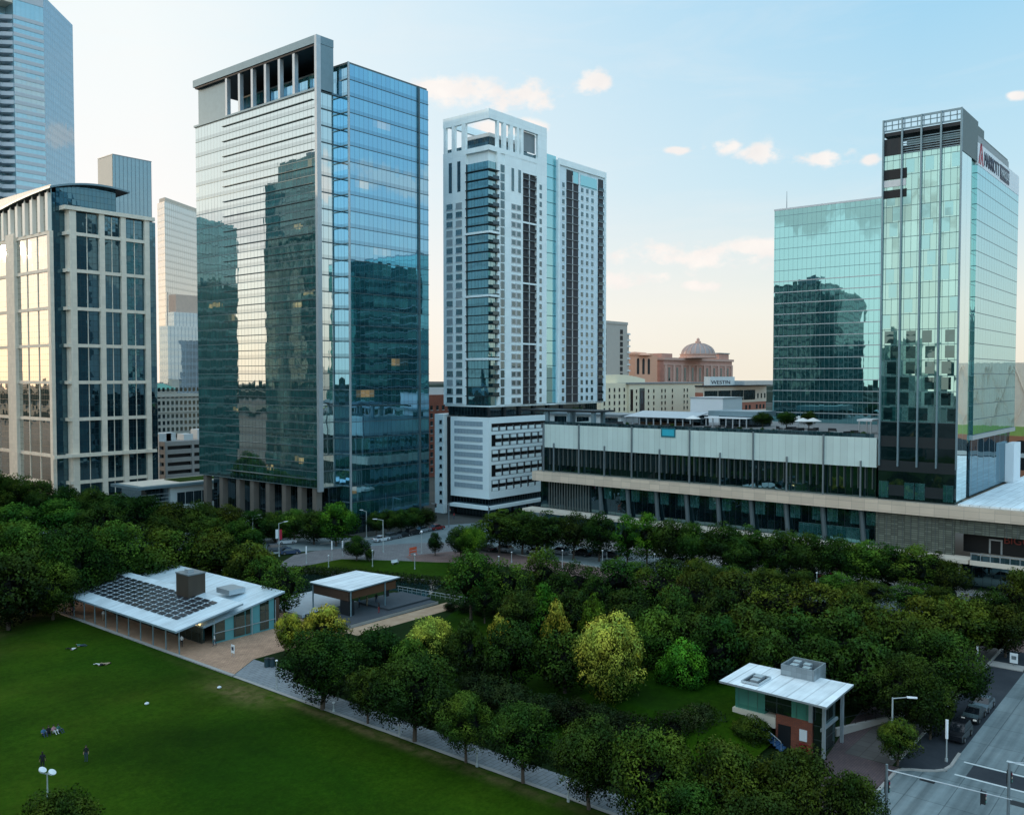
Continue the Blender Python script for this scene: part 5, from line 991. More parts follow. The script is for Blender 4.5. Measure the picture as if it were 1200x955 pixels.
WARM = mat('warm_lamp', (.9, .6, .3), .5, emis=((1., .62, .25), 9.)); mb = MB(); mb.ball((0, 0, 0), .14, .14, .14, WARM); copies(b, 'ceiling_lamp', mb, [(73.2, 121, 3.3), (73.9, 121.2, 3.35), (72.5, 140, 3.2)])
# ------------------------------------------------------------------ stage canopy by the pond
b = thing('stage_canopy', 'open stage with thick flat white roof on slim posts beside the dark pond', 'stage', (95.5, 113, 0))
slab(b, 'roof', (97.2, 114.3, 4.9), (108.8, 114.6, 5.2), (107.4, 124.6, 5.2), (97.0, 124.8, 4.9), .22, MEMB, STEEL)
DKS = mat('dark_stage_deck', (.05, .06, .07), .6, var=.2); part(b, 'deck', DKS, (93.6, 113.8, 110.7, 121.5, .01, .55)); part(b, 'deck', DKS, (104, 114.2, 112.4, 120, .551, .85), label='raised grey platform at the right'); part(b, 'step', CONC, (93.2, 114.2, 110.65, 110.69, .01, .50)) 
part(b, 'back_panel', WOODW, (97.4, 98.0, 115, 124.4, 3.0, 4.6)); part(b, 'fascia', mat('rust_fascia', (.10, .045, .02), .7, var=.3), (98.1, 108, 114.9, 115.3, 3.3, 4.65)); part(b, 'back_wall', DARK, (97.5, 98.6, 114.9, 117.2, .56, 2.99)); part(b, 'speaker_stack', BLACK, (105.8, 106.5, 115.0, 115.6, 2.2, 3.29))
mb = MB(); mb.tube((0, 0, .55), (0, 0, 4.7), .13, .13, STEEL, 8); copies(b, 'post', mb, [(97.6, 114.6, 0), (105.4, 114.8, 0), (97.4, 124.2, 0), (106.8, 124, 0)])
part(b, 'stage_floor', mat('pale_stage_floor', (.42, .46, .48), .6, var=.1), (93.0, 105, 121.51, 134, .02, .5)); mb = MB(); mb.ball((0, 0, 0), .13, .13, .13, WARM); copies(b, 'spot_lamp', mb, [(104.0, 115.1, 4.5)])
part(b, 'backdrop', mat('stage_backdrop', (.05, .06, .05), .6), (97.6, 105, 125, 125.3, .55, 4.6)) if False else None
b = thing('pond_railing', 'thin pale railing running along the pond edge right of the stage', 'railing', (115.4, 110, 0))
mb = MB(); mb.tube((0, 0, 0), (0, 0, 1.05), .04, .04, LGREY, 5); copies(b, 'rail_post', mb, [(115.3+.1*k, 122-1.1*k, .3) for k in range(16)])
mb = MB(); mb.tube((115.3, 122.2, 1.3), (116.9, 105, 1.3), .05, .05, LGREY, 5); mb.tube((115.3, 122.2, .8), (116.9, 105, .8), .03, .03, LGREY, 5); mb.build('rail', b)
# ------------------------------------------------------------------ small pavilion by the side street
b = thing('garden_pavilion', 'small two storey brick and glass pavilion under tilted white roof, lower right', 'pavilion', (94, 35, 0))
slab(b, 'roof', (90.9, 33.1, 6.35), (99.6, 33.3, 6.35), (99.4, 45.4, 6.35), (91.4, 45.3, 6.35), .22, MEMB, LGREY)
GG = glass('green_glass', tint=(.6, .95, .85), dark=(.06, .22, .18), light=(.12, .34, .28), pw=1.1, fh=3.5, refl=.22, frame=(.05, .12, .10), mull=.08); 
part(b, 'glass_wall', GG, (93.6, 98, 40.9, 44.4, 3.0, 6.1)); part(b, 'glass_wall', LGL, (93.6, 98, 37.9, 40.89, 3.4, 6.1)); part(b, 'glass_wall', GG, (93.6, 98, 36.0, 37.89, 3.4, 6.1)); part(b, 'base_wall', CREAM, (93.3, 98, 39.6, 44.6, 1.8, 2.99))
part(b, 'brick_wall', REDBRICK, (93.5, 98, 35.6, 40.6, 0, 3.39) if False else (93.5, 98, 35.6, 39.59, 0, 3.39)); part(b, 'corner_glass', LGL, (93.8, 97.6, 34.6, 35.55, 0, 6.1)); part(b, 'floor_edge', LGREY, (93.2, 97.8, 34.35, 34.59, 2.75, 3.05))
mb = MB(); mb.box(-.16, .16, -.16, .16, 0, 6.12, LGREY); copies(b, 'post', mb, [(93.2, 34.2, 0), (93.45, 36.0, 0) if False else (98.6, 34.2, 0)]); part(b, 'corner_trim', LGREY, (93.3, 93.49, 35.5, 35.9, 3.4, 6.1))
wl = MB(); wl.box(92.3, 95.6, 41.2, 43.0, 6.36, 6.40, DARK); wl.build('roof_well', b)
mb = MB()
for a_, c_ in ((92.3, 92.45), (95.45, 95.6)): mb.box(a_, c_, 41.2, 43.0, 6.41, 6.62, LGREY)
for a_, c_ in ((41.05, 41.19), (43.01, 43.15)): mb.box(92.3, 95.6, a_, c_, 6.36, 6.62, LGREY)
mb.build('well_kerb', b); part(b, 'roof_fan', LGREY, (93.0, 93.9, 41.5, 42.4, 6.41, 6.7)); part(b, 'roof_fan', LGREY, (94.2, 95.1, 41.6, 42.6, 6.41, 6.75))
PLN = panels('galvanised_screen', (.22, .26, .28), .6, .5, var=.2, rough=.45)
mb = MB(); hx0, hx1, hy0, hy1 = 97.6, 101.2, 37.0, 40.8
mb.box(hx0, hx0+.15, hy0, hy1, 5.9, 7.6, PLN); mb.box(hx1-.15, hx1, hy0, hy1, 5.9, 7.6, PLN); mb.box(hx0+.151, hx1-.151, hy0, hy0+.15, 5.9, 7.6, PLN); mb.box(hx0+.151, hx1-.151, hy1-.15, hy1, 5.9, 7.6, PLN); mb.build('plant_screen', b)
part(b, 'plant_floor', DARK, (hx0+.16, hx1-.16, hy0+.16, hy1-.16, 6.5, 6.6)); mb = MB(); mb.box(-.4, .4, -.4, .4, 6.61, 7.5, LGREY); copies(b, 'plant_unit', mb, [(98.6, 38.2, 0), (99.9, 38.6, 0), (98.8, 39.7, 0), (100.2, 39.9, 0)])
part(b, 'notice', WHITE, (93.35, 93.49, 36.1, 36.9, 1.2, 2.4), label='white notice on the brick wall'); part(b, 'red_base', mat('red_paint', (.22, .02, .02), .6), (93.3, 93.48, 35.7, 36.9, .02, .9))
part(b, 'dark_doorway', BLACK, (93.42, 93.48, 37.9, 39.3, 0.0, 2.4))
BLUEP = mat('blue_stair', (.05, .13, .28), .5)
mb = MB()
for k in range(10): mb.box(92.0, 93.2, 38.3+.32*k, 38.62+.32*k, 0.02+.2*k, .2+.2*k, BLUEP)
mb.build('stair', b); mb = MB(); mb.tube((91.9, 38.3, 1.1), (91.9, 41.8, 3.2), .04, .04, LGREY, 5)
for k in range(6): mb.tube((91.9, 38.3+.7*k, .1+.42*k), (91.9, 38.3+.7*k, 1.1+.42*k), .03, .03, LGREY, 5)
mb.build('stair_rail', b)
b = thing('ramp_wall', 'low pale ramp wall with dark railing behind the small pavilion', 'wall', (99, 33, 0)); mb = MB(); mb.prism([(99.8, 35.2), (112.6, 30.4), (112.7, 30.8), (99.9, 35.6)], .0, [.9, .3, .3, .9], CONC); mb.build('wall', b)
mb = MB()
for k in range(9): q = k/8; mb.tube((99.9+12.7*q, 35.4-4.8*q, .25), (99.9+12.7*q, 35.4-4.8*q, 1.9-.6*q), .03, .03, DARK, 5)
mb.tube((99.9, 35.4, 1.9), (112.6, 30.6, 1.3), .04, .04, DARK, 5); mb.build('rail', b)
# ------------------------------------------------------------------ trees
def leaf_mat(name, c, c2, trans=.14):
    m, t = new_mat(name)
    at = t.a('ShaderNodeAttribute', attribute_name='tint'); oi = t.a('ShaderNodeObjectInfo')
    tcx = t.a('ShaderNodeTexCoord'); nzl = t.a('ShaderNodeTexNoise'); nzl.inputs['Scale'].default_value = 3.2; nzl.inputs['Detail'].default_value = 3; t.ln(tcx.outputs['Object'], nzl.inputs['Vector'])
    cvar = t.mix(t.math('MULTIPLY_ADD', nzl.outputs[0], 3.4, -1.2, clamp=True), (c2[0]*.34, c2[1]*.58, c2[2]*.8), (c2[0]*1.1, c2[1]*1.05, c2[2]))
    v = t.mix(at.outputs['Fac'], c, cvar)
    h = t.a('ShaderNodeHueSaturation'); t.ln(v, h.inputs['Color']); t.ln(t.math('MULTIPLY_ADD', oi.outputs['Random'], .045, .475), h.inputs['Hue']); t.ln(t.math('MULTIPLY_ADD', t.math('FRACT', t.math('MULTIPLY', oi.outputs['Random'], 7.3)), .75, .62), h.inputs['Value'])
    cn = t.a('ShaderNodeAttribute', attribute_name='bough'); vt = t.a('ShaderNodeVectorTransform', vector_type='NORMAL', convert_from='OBJECT', convert_to='WORLD'); t.ln(cn.outputs['Vector'], vt.inputs[0])
    gn = t.a('ShaderNodeNewGeometry'); ad = t.a('ShaderNodeVectorMath', operation='MULTIPLY_ADD'); t.ln(gn.outputs['Normal'], ad.inputs[0]); ad.inputs[1].default_value = (.45, .45, .45); t.ln(vt.outputs[0], ad.inputs[2]); nm = t.a('ShaderNodeVectorMath', operation='NORMALIZE'); t.ln(ad.outputs[0], nm.inputs[0])
    d = t.a('ShaderNodeBsdfDiffuse'); t.ln(h.outputs[0], d.inputs[0]); t.ln(nm.outputs[0], d.inputs['Normal']); tr = t.a('ShaderNodeBsdfTranslucent'); t.ln(h.outputs[0], tr.inputs[0])
    s = t.a('ShaderNodeMixShader'); s.inputs[0].default_value = trans; t.ln(d.outputs[0], s.inputs[1]); t.ln(tr.outputs[0], s.inputs[2])
    gl = t.a('ShaderNodeBsdfGlossy'); gl.inputs['Roughness'].default_value = .5; gl.inputs['Color'].default_value = (.7, .8, .8, 1)
    s2 = t.a('ShaderNodeMixShader'); s2.inputs[0].default_value = .010; t.ln(s.outputs[0], s2.inputs[1]); t.ln(gl.outputs[0], s2.inputs[2])
    o = t.a('ShaderNodeOutputMaterial'); t.ln(s2.outputs[0], o.inputs[0]); return m
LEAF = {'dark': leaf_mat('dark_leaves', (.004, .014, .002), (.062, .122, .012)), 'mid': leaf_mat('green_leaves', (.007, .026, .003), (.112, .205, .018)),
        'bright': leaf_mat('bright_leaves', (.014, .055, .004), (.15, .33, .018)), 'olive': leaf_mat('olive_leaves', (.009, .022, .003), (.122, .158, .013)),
        'lime': leaf_mat('sunlit_lime_leaves', (.014, .045, .004), (.78, .76, .09)), 'yellow': leaf_mat('sunlit_yellow_leaves', (.06, .09, .006), (.92, .72, .07)), 'hedge': leaf_mat('hedge_leaves', (.007, .015, .004), (.040, .062, .014))}  # lime and yellow: reflected sunlight put into the leaf colour
BARK = mat('bark', (.085, .065, .05), .95, var=.3, scale=3)
def crown_mesh(seed, asp, nb, nl, ls, rough_=.22, flat=False):
    """leaf quads on many overlapping boughs inside a unit-wide crown, base at z=0, height asp"""
    r = random.Random(seed); V = []; Fc = []; T = []; NRM = []
    blobs = []
    for i in range(nb):
        while True:
            p = Vector((r.uniform(-1, 1), r.uniform(-1, 1), r.uniform(-1, 1)))
            if .25 < p.length < 1: break
        p = p.normalized()*(p.length**.30)*(1+.30*mnoise.noise(p.normalized()*1.7+Vector((seed*3.1, 0, 0))))
        wz = p.z
        shr = 1-.35*max(0, wz)**1.5-(.25*max(0, -wz)**2)
        br = r.choice((.09, .11, .13, .16, .20)) if nb < 80 else r.uniform(.07, .15)
        c = Vector((p.x*shr*(.5-br*.75), p.y*shr*(.5-br*.75), asp*(.5+wz*(.5-br*.6/asp))))
        blobs.append((c, br, r.random()))
    for c, br, tn in blobs:
        n = max(10, int(nl*br*br/(nb*.0375)))
        for _ in range(n):
            d = Vector((r.gauss(0, 1), r.gauss(0, 1), r.gauss(.25, 1))).normalized()
            p = c+d*br*r.uniform(.72, 1.08)+Vector((r.gauss(0, .008), r.gauss(0, .008), r.gauss(0, .008)))
            nrm = (d+Vector((r.gauss(0, .55), r.gauss(0, .55), r.gauss(0, .55)))).normalized()
            a = nrm.orthogonal().normalized(); a.rotate(Matrix.Rotation(r.uniform(0, 6.28), 3, nrm)); b_ = nrm.cross(a)
            s = ls*r.uniform(.6, 1.35); k = len(V)
            V += [tuple(p-a*s), tuple(p+b_*s*.55), tuple(p+a*s), tuple(p-b_*s*.55)]; Fc.append((k, k+1, k+2, k+3))
            T.append(min(1, max(0, -.10+.55*(tn-.25)+.26*r.random()+.40*(p.z/asp-.5)+.50*max(0, d.z)))); q_ = d*1.0+Vector((p.x*1.2, p.y*1.2, (p.z/asp-.4)*1.0)); q_.normalize(); NRM += list(q_)  # tint rises towards crown and bough tops, top light painted into the leaves
    n_ = 12; k_ = 8; i0 = len(V)                                    # dark core added inside as painted shade, so the crown is not see-through
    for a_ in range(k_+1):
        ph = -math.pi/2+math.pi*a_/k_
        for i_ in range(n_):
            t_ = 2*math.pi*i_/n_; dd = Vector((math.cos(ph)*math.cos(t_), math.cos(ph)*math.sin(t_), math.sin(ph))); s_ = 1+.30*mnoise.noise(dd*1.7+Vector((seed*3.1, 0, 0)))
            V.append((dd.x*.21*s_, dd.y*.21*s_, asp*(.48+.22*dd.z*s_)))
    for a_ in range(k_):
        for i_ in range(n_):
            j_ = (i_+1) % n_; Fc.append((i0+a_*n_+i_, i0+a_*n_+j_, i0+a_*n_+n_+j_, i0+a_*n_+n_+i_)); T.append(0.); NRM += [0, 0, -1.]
    me = bpy.data.meshes.new('crown'); me.from_pydata(V, [], Fc); at = me.attributes.new('tint', 'FLOAT', 'FACE'); at.data.foreach_set('value', T); me.attributes.new('bough', 'FLOAT_VECTOR', 'FACE').data.foreach_set('vector', NRM); me.update(); return me
PROTO = {'round': [crown_mesh(s, .86, 56, 17000, .020) for s in (1, 2, 3, 4)], 'tall': [crown_mesh(s, 1.35, 46, 13000, .023) for s in (11, 12)], 'wide': [crown_mesh(s, .66, 50, 9000, .020) for s in (21, 22)],
         'big': [crown_mesh(s, .9, 78, 36000, .0145) for s in (31, 32, 33, 34)], 'feather': [crown_mesh(s, 1.0, 90, 15000, .019, .4) for s in (41, 42)], 'cone': [crown_mesh(s, 1.7, 60, 9000, .024) for s in (51,)]}
ASP = {'round': .86, 'tall': 1.35, 'wide': .66, 'big': .9, 'feather': 1.0, 'cone': 1.7}
CR = {}
def crown_for(shape, hue, i):
    k = (shape, hue, i % len(PROTO[shape]))
    if k not in CR:
        me = PROTO[shape][k[2]].copy(); me.materials.append(LEAF[hue]); CR[k] = me
    return CR[k]
def trunk_mesh(seed):
    r = random.Random(seed); mb = MB(); lean = Vector((r.uniform(-.05, .05), r.uniform(-.05, .05)))
    mb.tube((0, 0, 0), (lean.x, lean.y, .62), .060, .042, BARK, 7)
    for k in range(5):
        a = 6.28*k/5+r.uniform(-.4, .4); z0 = r.uniform(.45, .62); mb.tube((lean.x*z0/.62, lean.y*z0/.62, z0), (lean.x+.34*math.cos(a), lean.y+.34*math.sin(a), r.uniform(.95, 1.2)), .032, .012, BARK, 5)
    mb.tube((lean.x, lean.y, .62), (lean.x*1.5, lean.y*1.5, 1.25), .04, .014, BARK, 6)
    return mb.mesh('trunk')
TR = [trunk_mesh(s) for s in range(4)]
ntree = 0
def tree_at(p, h, wd, shape, hue, label, group=None, name='tree', trunk=.26, cat='tree'):
    """p ground point, h full height, wd crown width (metres); trunk = bare share of the height"""
    global ntree; ntree += 1; i = ntree
    b = thing(name, label, cat, p, rnd.uniform(0, 6.28), group)
    ch = h*(1-trunk*.8)
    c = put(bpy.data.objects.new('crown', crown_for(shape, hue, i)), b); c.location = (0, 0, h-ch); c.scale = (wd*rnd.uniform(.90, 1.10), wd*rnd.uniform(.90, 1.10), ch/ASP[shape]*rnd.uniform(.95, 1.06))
    tr = put(bpy.data.objects.new('trunk', TR[i % 4]), b); th_ = h*.62; tr.scale = (wd*.42, wd*.42, th_/1.1)
    return b
def tree(px, top, base, wpx, shape, hue, label, group=None, **k):
    z0 = k.pop('z0', 0.); p = g(px, base, z0); h = z_above(p, px, top)-z0; return tree_at(p, h*.985, wpx*depth(p)/FOC, shape, hue, label, group, **k)
# the row beside the pale path
tree(378, 738, 831, 116, 'big', 'dark', 'large dark round tree at the far end of the lawn path by the plaza', trunk=.22)
tree(431, 782, 848, 58, 'round', 'mid', 'small light green tree squeezed between two large dark path trees', trunk=.25)
tree(486, 766, 869, 110, 'big', 'dark', 'largest dark dome shaped tree halfway along the lawn path', trunk=.20)
tree(546, 817, 893, 74, 'big', 'mid', 'smaller grey green path tree just right of the largest dark dome', trunk=.24)
tree(613, 822, 917, 90, 'big', 'dark', 'dark path tree with bare pale trunk standing on the lawn edge, third from right', trunk=.24)
tree(690, 844, 948, 103, 'big', 'dark', 'dark path tree with thin trunk at the lower end of the pale path', trunk=.22)
tree(765, 856, 985, 125, 'big', 'olive', 'broad olive tinged tree at bottom centre right of the path end', trunk=.14)
for px, tp, ba, wp, hu, lab in ((850, 872, 1000, 116, 'olive', 'broad dark olive tree at bottom edge left of the small pavilion stairs'), (935, 880, 1010, 128, 'olive', 'wide dark tree in the bottom foreground below the small pavilion'), (1000, 905, 1010, 84, 'dark', 'dark foreground tree beside the traffic signal pole at the corner'), (890, 925, 1040, 130, 'dark', 'lowest dark tree crown cut by the bottom frame edge'), (805, 915, 1020, 100, 'dark', 'dark crown cut by the bottom frame edge right of the path end')):
    tree(px, tp, ba, wp, 'big', hu, lab, trunk=.12)
tree(66, 930, 1035, 112, 'big', 'olive', 'olive tree top poking up at the bottom left corner of the lawn', trunk=.1)
# garden trees behind the path
GG_ = [(340, 717, 768, 42, 'round', 'yellow', 'smaller sunlit golden yellow tree at the corner of the brick plaza'), (381, 714, 766, 58, 'round', 'yellow', 'larger sunlit golden yellow tree in front of the white roofed stage'),
 (445, 735, 806, 66, 'round', 'dark', 'dark bushy tree right of the golden pair'), (506, 727, 796, 66, 'big', 'lime', 'yellow green tree with sunlit top beside the stage lawn'), (480, 745, 812, 50, 'round', 'mid', 'green bush between dark path domes'),
 (548, 730, 806, 56, 'round', 'dark', 'dark narrow crown under a few yellow sprigs'), (600, 729, 812, 78, 'round', 'dark', 'dark wide crown with yellow top'), (586, 724, 790, 34, 'round', 'yellow', 'sunlit yellow top peeping above a dark crown in the garden'),
 (638, 691, 795, 50, 'tall', 'bright', 'tall bright green tree with lit top in mid garden'), (652, 712, 800, 38, 'round', 'yellow', 'small sunlit yellow tree beside the tall bright green one'), (662, 742, 812, 86, 'wide', 'dark', 'low wide dark tree left of the big yellow tree'), (695, 700, 788, 44, 'tall', 'bright', 'bright green upright tree behind the big yellow tree'),
 (714, 726, 838, 88, 'big', 'lime', 'big yellow green sunlit tree standing alone on the garden lawn'), (728, 724, 815, 52, 'big', 'yellow', 'sunlit golden crown just behind the big yellow green tree'), (800, 754, 826, 64, 'round', 'bright', 'round fresh green tree right of the big yellow tree'),
 (770, 712, 800, 80, 'round', 'mid', 'green tree behind the round fresh green one'), (808, 710, 800, 84, 'round', 'dark', 'dark rounded tree top left of the small pavilion'), (842, 722, 815, 80, 'round', 'dark', 'dark tree directly behind the small pavilion roof left end')]
for px, tp, ba, wp, sh, hu, lab in GG_: tree(px, tp, ba, wp, sh, hu, lab, trunk=.16)
# hedge-like lower shrubs between the rows
for k, (px, py) in enumerate(((640, 846), (672, 852), (705, 862), (735, 872), (600, 838), (575, 828), (560, 815), (790, 868), (820, 866))):
    p = g(px, py); tree_at(p, 3.0+rnd.uniform(-.4, .6), 6.2, 'wide', 'hedge', 'dark low shrub in the hedge between garden lawn and path trees', 'shrubs behind the path trees', name='shrub', trunk=.02, cat='shrub')
tree(880, 838, 875, 50, 'round', 'mid', 'leafy green shrub against the brick wall of the small pavilion', name='shrub', trunk=.02, cat='shrub')
for k, px in enumerate((528, 545, 562, 580, 598)):
    p = g(px, 716+k*2.2); tree_at(p, 1.5, 3.0, 'wide', 'hedge', 'clipped dark hedge bush behind the stage lawn', 'hedge bushes behind the stage lawn', name='shrub', trunk=.02, cat='shrub')
# middle grove
for px, tp, ba, wp, sh, hu in ((552, 646, 726, 74, 'feather', 'mid'), (592, 655, 724, 56, 'feather', 'mid'), (637, 643, 718, 56, 'feather', 'mid'), (676, 655, 724, 58, 'feather', 'dark'), (722, 650, 726, 66, 'feather', 'mid'), (772, 655, 735, 70, 'feather', 'mid'), (610, 690, 748, 56, 'round', 'dark'), (672, 690, 752, 66, 'round', 'dark'), (735, 690, 756, 72, 'round', 'dark'), (700, 672, 738, 52, 'feather', 'dark'), (815, 668, 748, 70, 'feather', 'olive'), (568, 682, 730, 44, 'feather', 'dark'), (655, 668, 735, 46, 'feather', 'dark'), (790, 690, 760, 66, 'round', 'dark')):
    tree(px, tp, ba, wp, sh, hu, 'soft grey green tree in the grove between the pond and the parked cars', 'trees in the grove right of the pond', trunk=.16)
# wood on the right
for px, tp, ba, wp, sh, hu in ((860, 668, 745, 80, 'feather', 'olive'), (905, 680, 752, 84, 'feather', 'olive'), (955, 684, 762, 88, 'feather', 'olive'), (1000, 694, 770, 80, 'feather', 'olive'), (880, 712, 795, 96, 'round', 'dark'), (932, 715, 800, 96, 'round', 'dark'), (985, 718, 806, 96, 'round', 'dark'), (1040, 716, 800, 88, 'round', 'olive'), (1015, 748, 838, 96, 'round', 'dark'), (1045, 708, 776, 70, 'feather', 'olive'), (1088, 702, 772, 84, 'round', 'olive'), (905, 745, 822, 84, 'round', 'dark'), (960, 745, 830, 90, 'round', 'dark'), (845, 690, 768, 60, 'round', 'dark')):
    tree(px, tp, ba, wp, sh, hu, 'dense dark green tree in the wood behind the small pavilion', 'trees in the wood behind the small pavilion', trunk=.10)
for px, tp, ba, wp, sh, hu, lab in ((1062, 768, 862, 84, 'big', 'dark', 'dark street tree left of the parked dark cars on the side street'), (1105, 738, 838, 104, 'big', 'dark', 'large dark street tree overhanging the side street kerb'), (1130, 702, 768, 84, 'round', 'olive', 'olive street tree beside the white street post on the far right'), (1178, 708, 770, 66, 'round', 'olive', 'olive street tree at the right frame edge above the street sign'), (1192, 672, 740, 56, 'round', 'olive', 'highest olive street tree at the right frame edge'), (1160, 690, 750, 60, 'round', 'dark', 'dark street tree behind the olive pair at far right'),
      (1052, 846, 897, 58, 'round', 'olive', 'small olive tree beside the arm street lamp near the corner'), (1090, 790, 866, 60, 'round', 'dark', 'dark crown between the two larger street trees on the side street')):
    tree(px, tp, ba, wp, sh, hu, lab, trunk=.28 if wp == 58 else .15)
# street trees before the hotel podium
for px, tp, ba, wp, sh, hu, lab in ((510, 625, 651, 20, 'round', 'dark', 'tiny dark tree beside the orange barrier'), (540, 616, 655, 34, 'round', 'dark', 'dark tree left of the bright green rounded one at the street corner'), (553, 618, 658, 40, 'big', 'bright', 'bright green rounded tree at the street corner before the white garage'),
      (735, 604, 663, 42, 'tall', 'bright', 'left one of two brighter upright trees before the podium'), (758, 603, 666, 46, 'cone', 'bright', 'right, more pointed of two brighter upright trees before the podium'), (1072, 640, 706, 62, 'cone', 'mid', 'tall lighter green tree before the lattice screen, right part of podium'), (1112, 656, 706, 56, 'wide', 'olive', 'low spreading tree right of the tall lighter one before the podium'), (1164, 656, 688, 30, 'round', 'dark', 'small dark tree before the podium terrace with the red sign'), (900, 648, 682, 26, 'tall', 'mid', 'small upright green tree among the dark podium street trees'), (888, 668, 690, 16, 'round', 'dark', 'small round bush by the lamp posts right of centre')):
    tree(px, tp, ba, wp, sh, hu, lab, trunk=.2)
for px, tp, ba, wp in ((585, 600, 648, 54), (612, 597, 650, 52), (642, 600, 653, 50), (672, 603, 655, 46), (702, 604, 658, 44), (785, 612, 668, 48), (812, 617, 672, 44), (848, 616, 676, 52), (880, 620, 680, 50), (918, 622, 683, 54), (950, 627, 686, 48), (980, 630, 688, 52), (1012, 634, 692, 52), (1040, 640, 694, 46), (1096, 648, 692, 36), (628, 612, 652, 40), (866, 632, 682, 40)):
    tree(px, tp-2, ba, wp*1.14, rnd.choice(('round', 'round', 'tall')), rnd.choice(('dark', 'dark', 'mid')), 'dark street tree in the row between parked cars and hotel podium', 'street trees in front of the hotel podium', trunk=.22)
for px, tp, ba, wp in ((748, 656, 686, 44), (782, 652, 690, 50), (820, 654, 694, 54), (858, 660, 700, 56), (900, 664, 704, 56), (938, 668, 708, 54), (980, 674, 712, 54), (1022, 680, 716, 52), (1062, 684, 720, 56), (1100, 688, 724, 52), (840, 664, 706, 46), (1000, 684, 724, 50)):
    tree(px, tp, ba, wp, rnd.choice(('feather', 'round')), rnd.choice(('dark', 'mid', 'olive')), 'tree in the loose row along the brick sidewalk, park side of the parked cars', 'trees along the park side of the podium street', trunk=.14)
# left wood and street trees before the towers
for px, tp, ba, wp, sh, hu, lab in ((368, 596, 638, 46, 'round', 'mid', 'rounded street tree left of the brighter one before the pillared tower'), (394, 593, 640, 50, 'round', 'bright', 'brighter green street tree at the foot of the pillared tower corner'), (418, 628, 657, 34, 'big', 'dark', 'round dark bush standing on the green bank by the street'), (433, 643, 658, 12, 'round', 'dark', 'tiny bush right of the round dark bush on the bank'), (333, 661, 726, 58, 'feather', 'mid', 'feathery tree between the lake house and the stage'), (310, 650, 712, 56, 'feather', 'mid', 'feathery tree behind the rear roof of the lake house')):
    tree(px, tp, ba, wp, sh, hu, lab, trunk=.15)
for px, tp, ba, wp in ((441, 600, 630, 28), (455, 597, 628, 30), (471, 597, 627, 30), (486, 596, 625, 28), (500, 596, 623, 26)):
    tree(px, tp, ba, wp, 'round', 'dark', 'dark street tree in the short row along the pillared tower facade', 'street trees along the pillared tower', trunk=.3)
for px, tp, ba, wp in ((345, 598, 636, 44), (322, 597, 636, 46), (298, 598, 638, 56), (265, 592, 632, 60), (236, 590, 634, 56), (205, 588, 632, 60), (172, 584, 630, 60), (140, 578, 624, 60), (108, 572, 620, 50), (80, 570, 616, 46), (52, 566, 614, 46), (22, 556, 612, 56), (-5, 552, 612, 50), (120, 590, 640, 66), (70, 588, 636, 66), (20, 590, 640, 66), (190, 602, 650, 60), (245, 606, 652, 60), (280, 612, 655, 54)):
    tree(px, tp, ba, wp, 'round', rnd.choice(('dark', 'dark', 'mid', 'olive')), 'dark tree in the far belt along the street before the left towers', 'trees in the far belt before the left towers', trunk=.12)
for px, tp, ba, wp, hu in ((25, 612, 712, 96, 'mid'), (85, 616, 716, 92, 'mid'), (138, 609, 700, 88, 'mid'), (198, 620, 694, 84, 'olive'), (252, 622, 690, 74, 'olive'), (296, 634, 698, 62, 'olive'), (10, 652, 738, 100, 'dark'), (62, 655, 726, 78, 'mid'), (115, 645, 708, 70, 'dark'), (165, 640, 690, 66, 'dark'), (40, 640, 722, 80, 'dark'), (225, 640, 690, 54, 'dark'), (280, 650, 696, 46, 'dark')):
    tree(px, tp, ba, wp, 'round' if hu != 'mid' else 'big', hu, 'leafy tree in the near wood behind the lake house', 'trees in the near wood behind the lake house', trunk=.12)
# roof garden trees
for v, X_, lab in ((894, 205, 'small dark tree on the podium roof left of the mirror slab'), (922, 210, 'left one of two larger dark trees on the podium roof before the mirror slab'), (948, 212, 'right one of two larger dark trees on the podium roof before the mirror slab')):
    y = dcol(v, X_); d = depth((X_, y, 27)); tree_at((X_, y, RZ), 20*d/FOC, 26*d/FOC, 'round', 'dark', lab, trunk=.3)
for k in range(22):
    v = 735+k*13.2; X_ = 186.6 if not 868 < v < 1000 else 186.2; y = dcol(v, X_)
    if y > 58.6: tree_at((X_, y, RZ), rnd.uniform(.9, 1.7), rnd.uniform(1.0, 1.9), 'round', 'dark', 'small dark planter shrub behind the podium roof railing', 'planter shrubs on the hotel roof terrace', name='shrub', trunk=.02, cat='shrub')
# reed bank round the pond
HB = MB(); r = random.Random(5)
bk = [g(x, y) for x, y in ((262, 668), (300, 672), (360, 670), (420, 674), (480, 680), (540, 685), (566, 690))]
V = []; Fc = []; T = []
for i in range(9000):
    k = r.uniform(0, len(bk)-1.001); a_ = bk[int(k)].lerp(bk[int(k)+1], k % 1); q = r.gauss(0, .8); out = Vector((-.6, -.8, 0))
    p = a_+out*(1.4+q)+Vector((0, 0, r.uniform(0, 1.5))); n_ = Vector((r.gauss(0, 1), r.gauss(0, 1), r.gauss(.5, .6))).normalized(); a = n_.orthogonal().normalized(); b_ = n_.cross(a); s = r.uniform(.12, .26); kk = len(V)
    V += [tuple(p-a*s), tuple(p+b_*s*.5), tuple(p+a*s), tuple(p-b_*s*.5)]; Fc.append((kk, kk+1, kk+2, kk+3)); T.append(r.random()*.8)
me = bpy.data.meshes.new('reed_bank'); me.from_pydata(V, [], Fc); me.attributes.new('tint', 'FLOAT', 'FACE').data.foreach_set('value', T); me.attributes.new('bough', 'FLOAT_VECTOR', 'FACE').data.foreach_set('vector', [0, 0, 1.]*len(Fc)); me.materials.append(LEAF['hedge'])
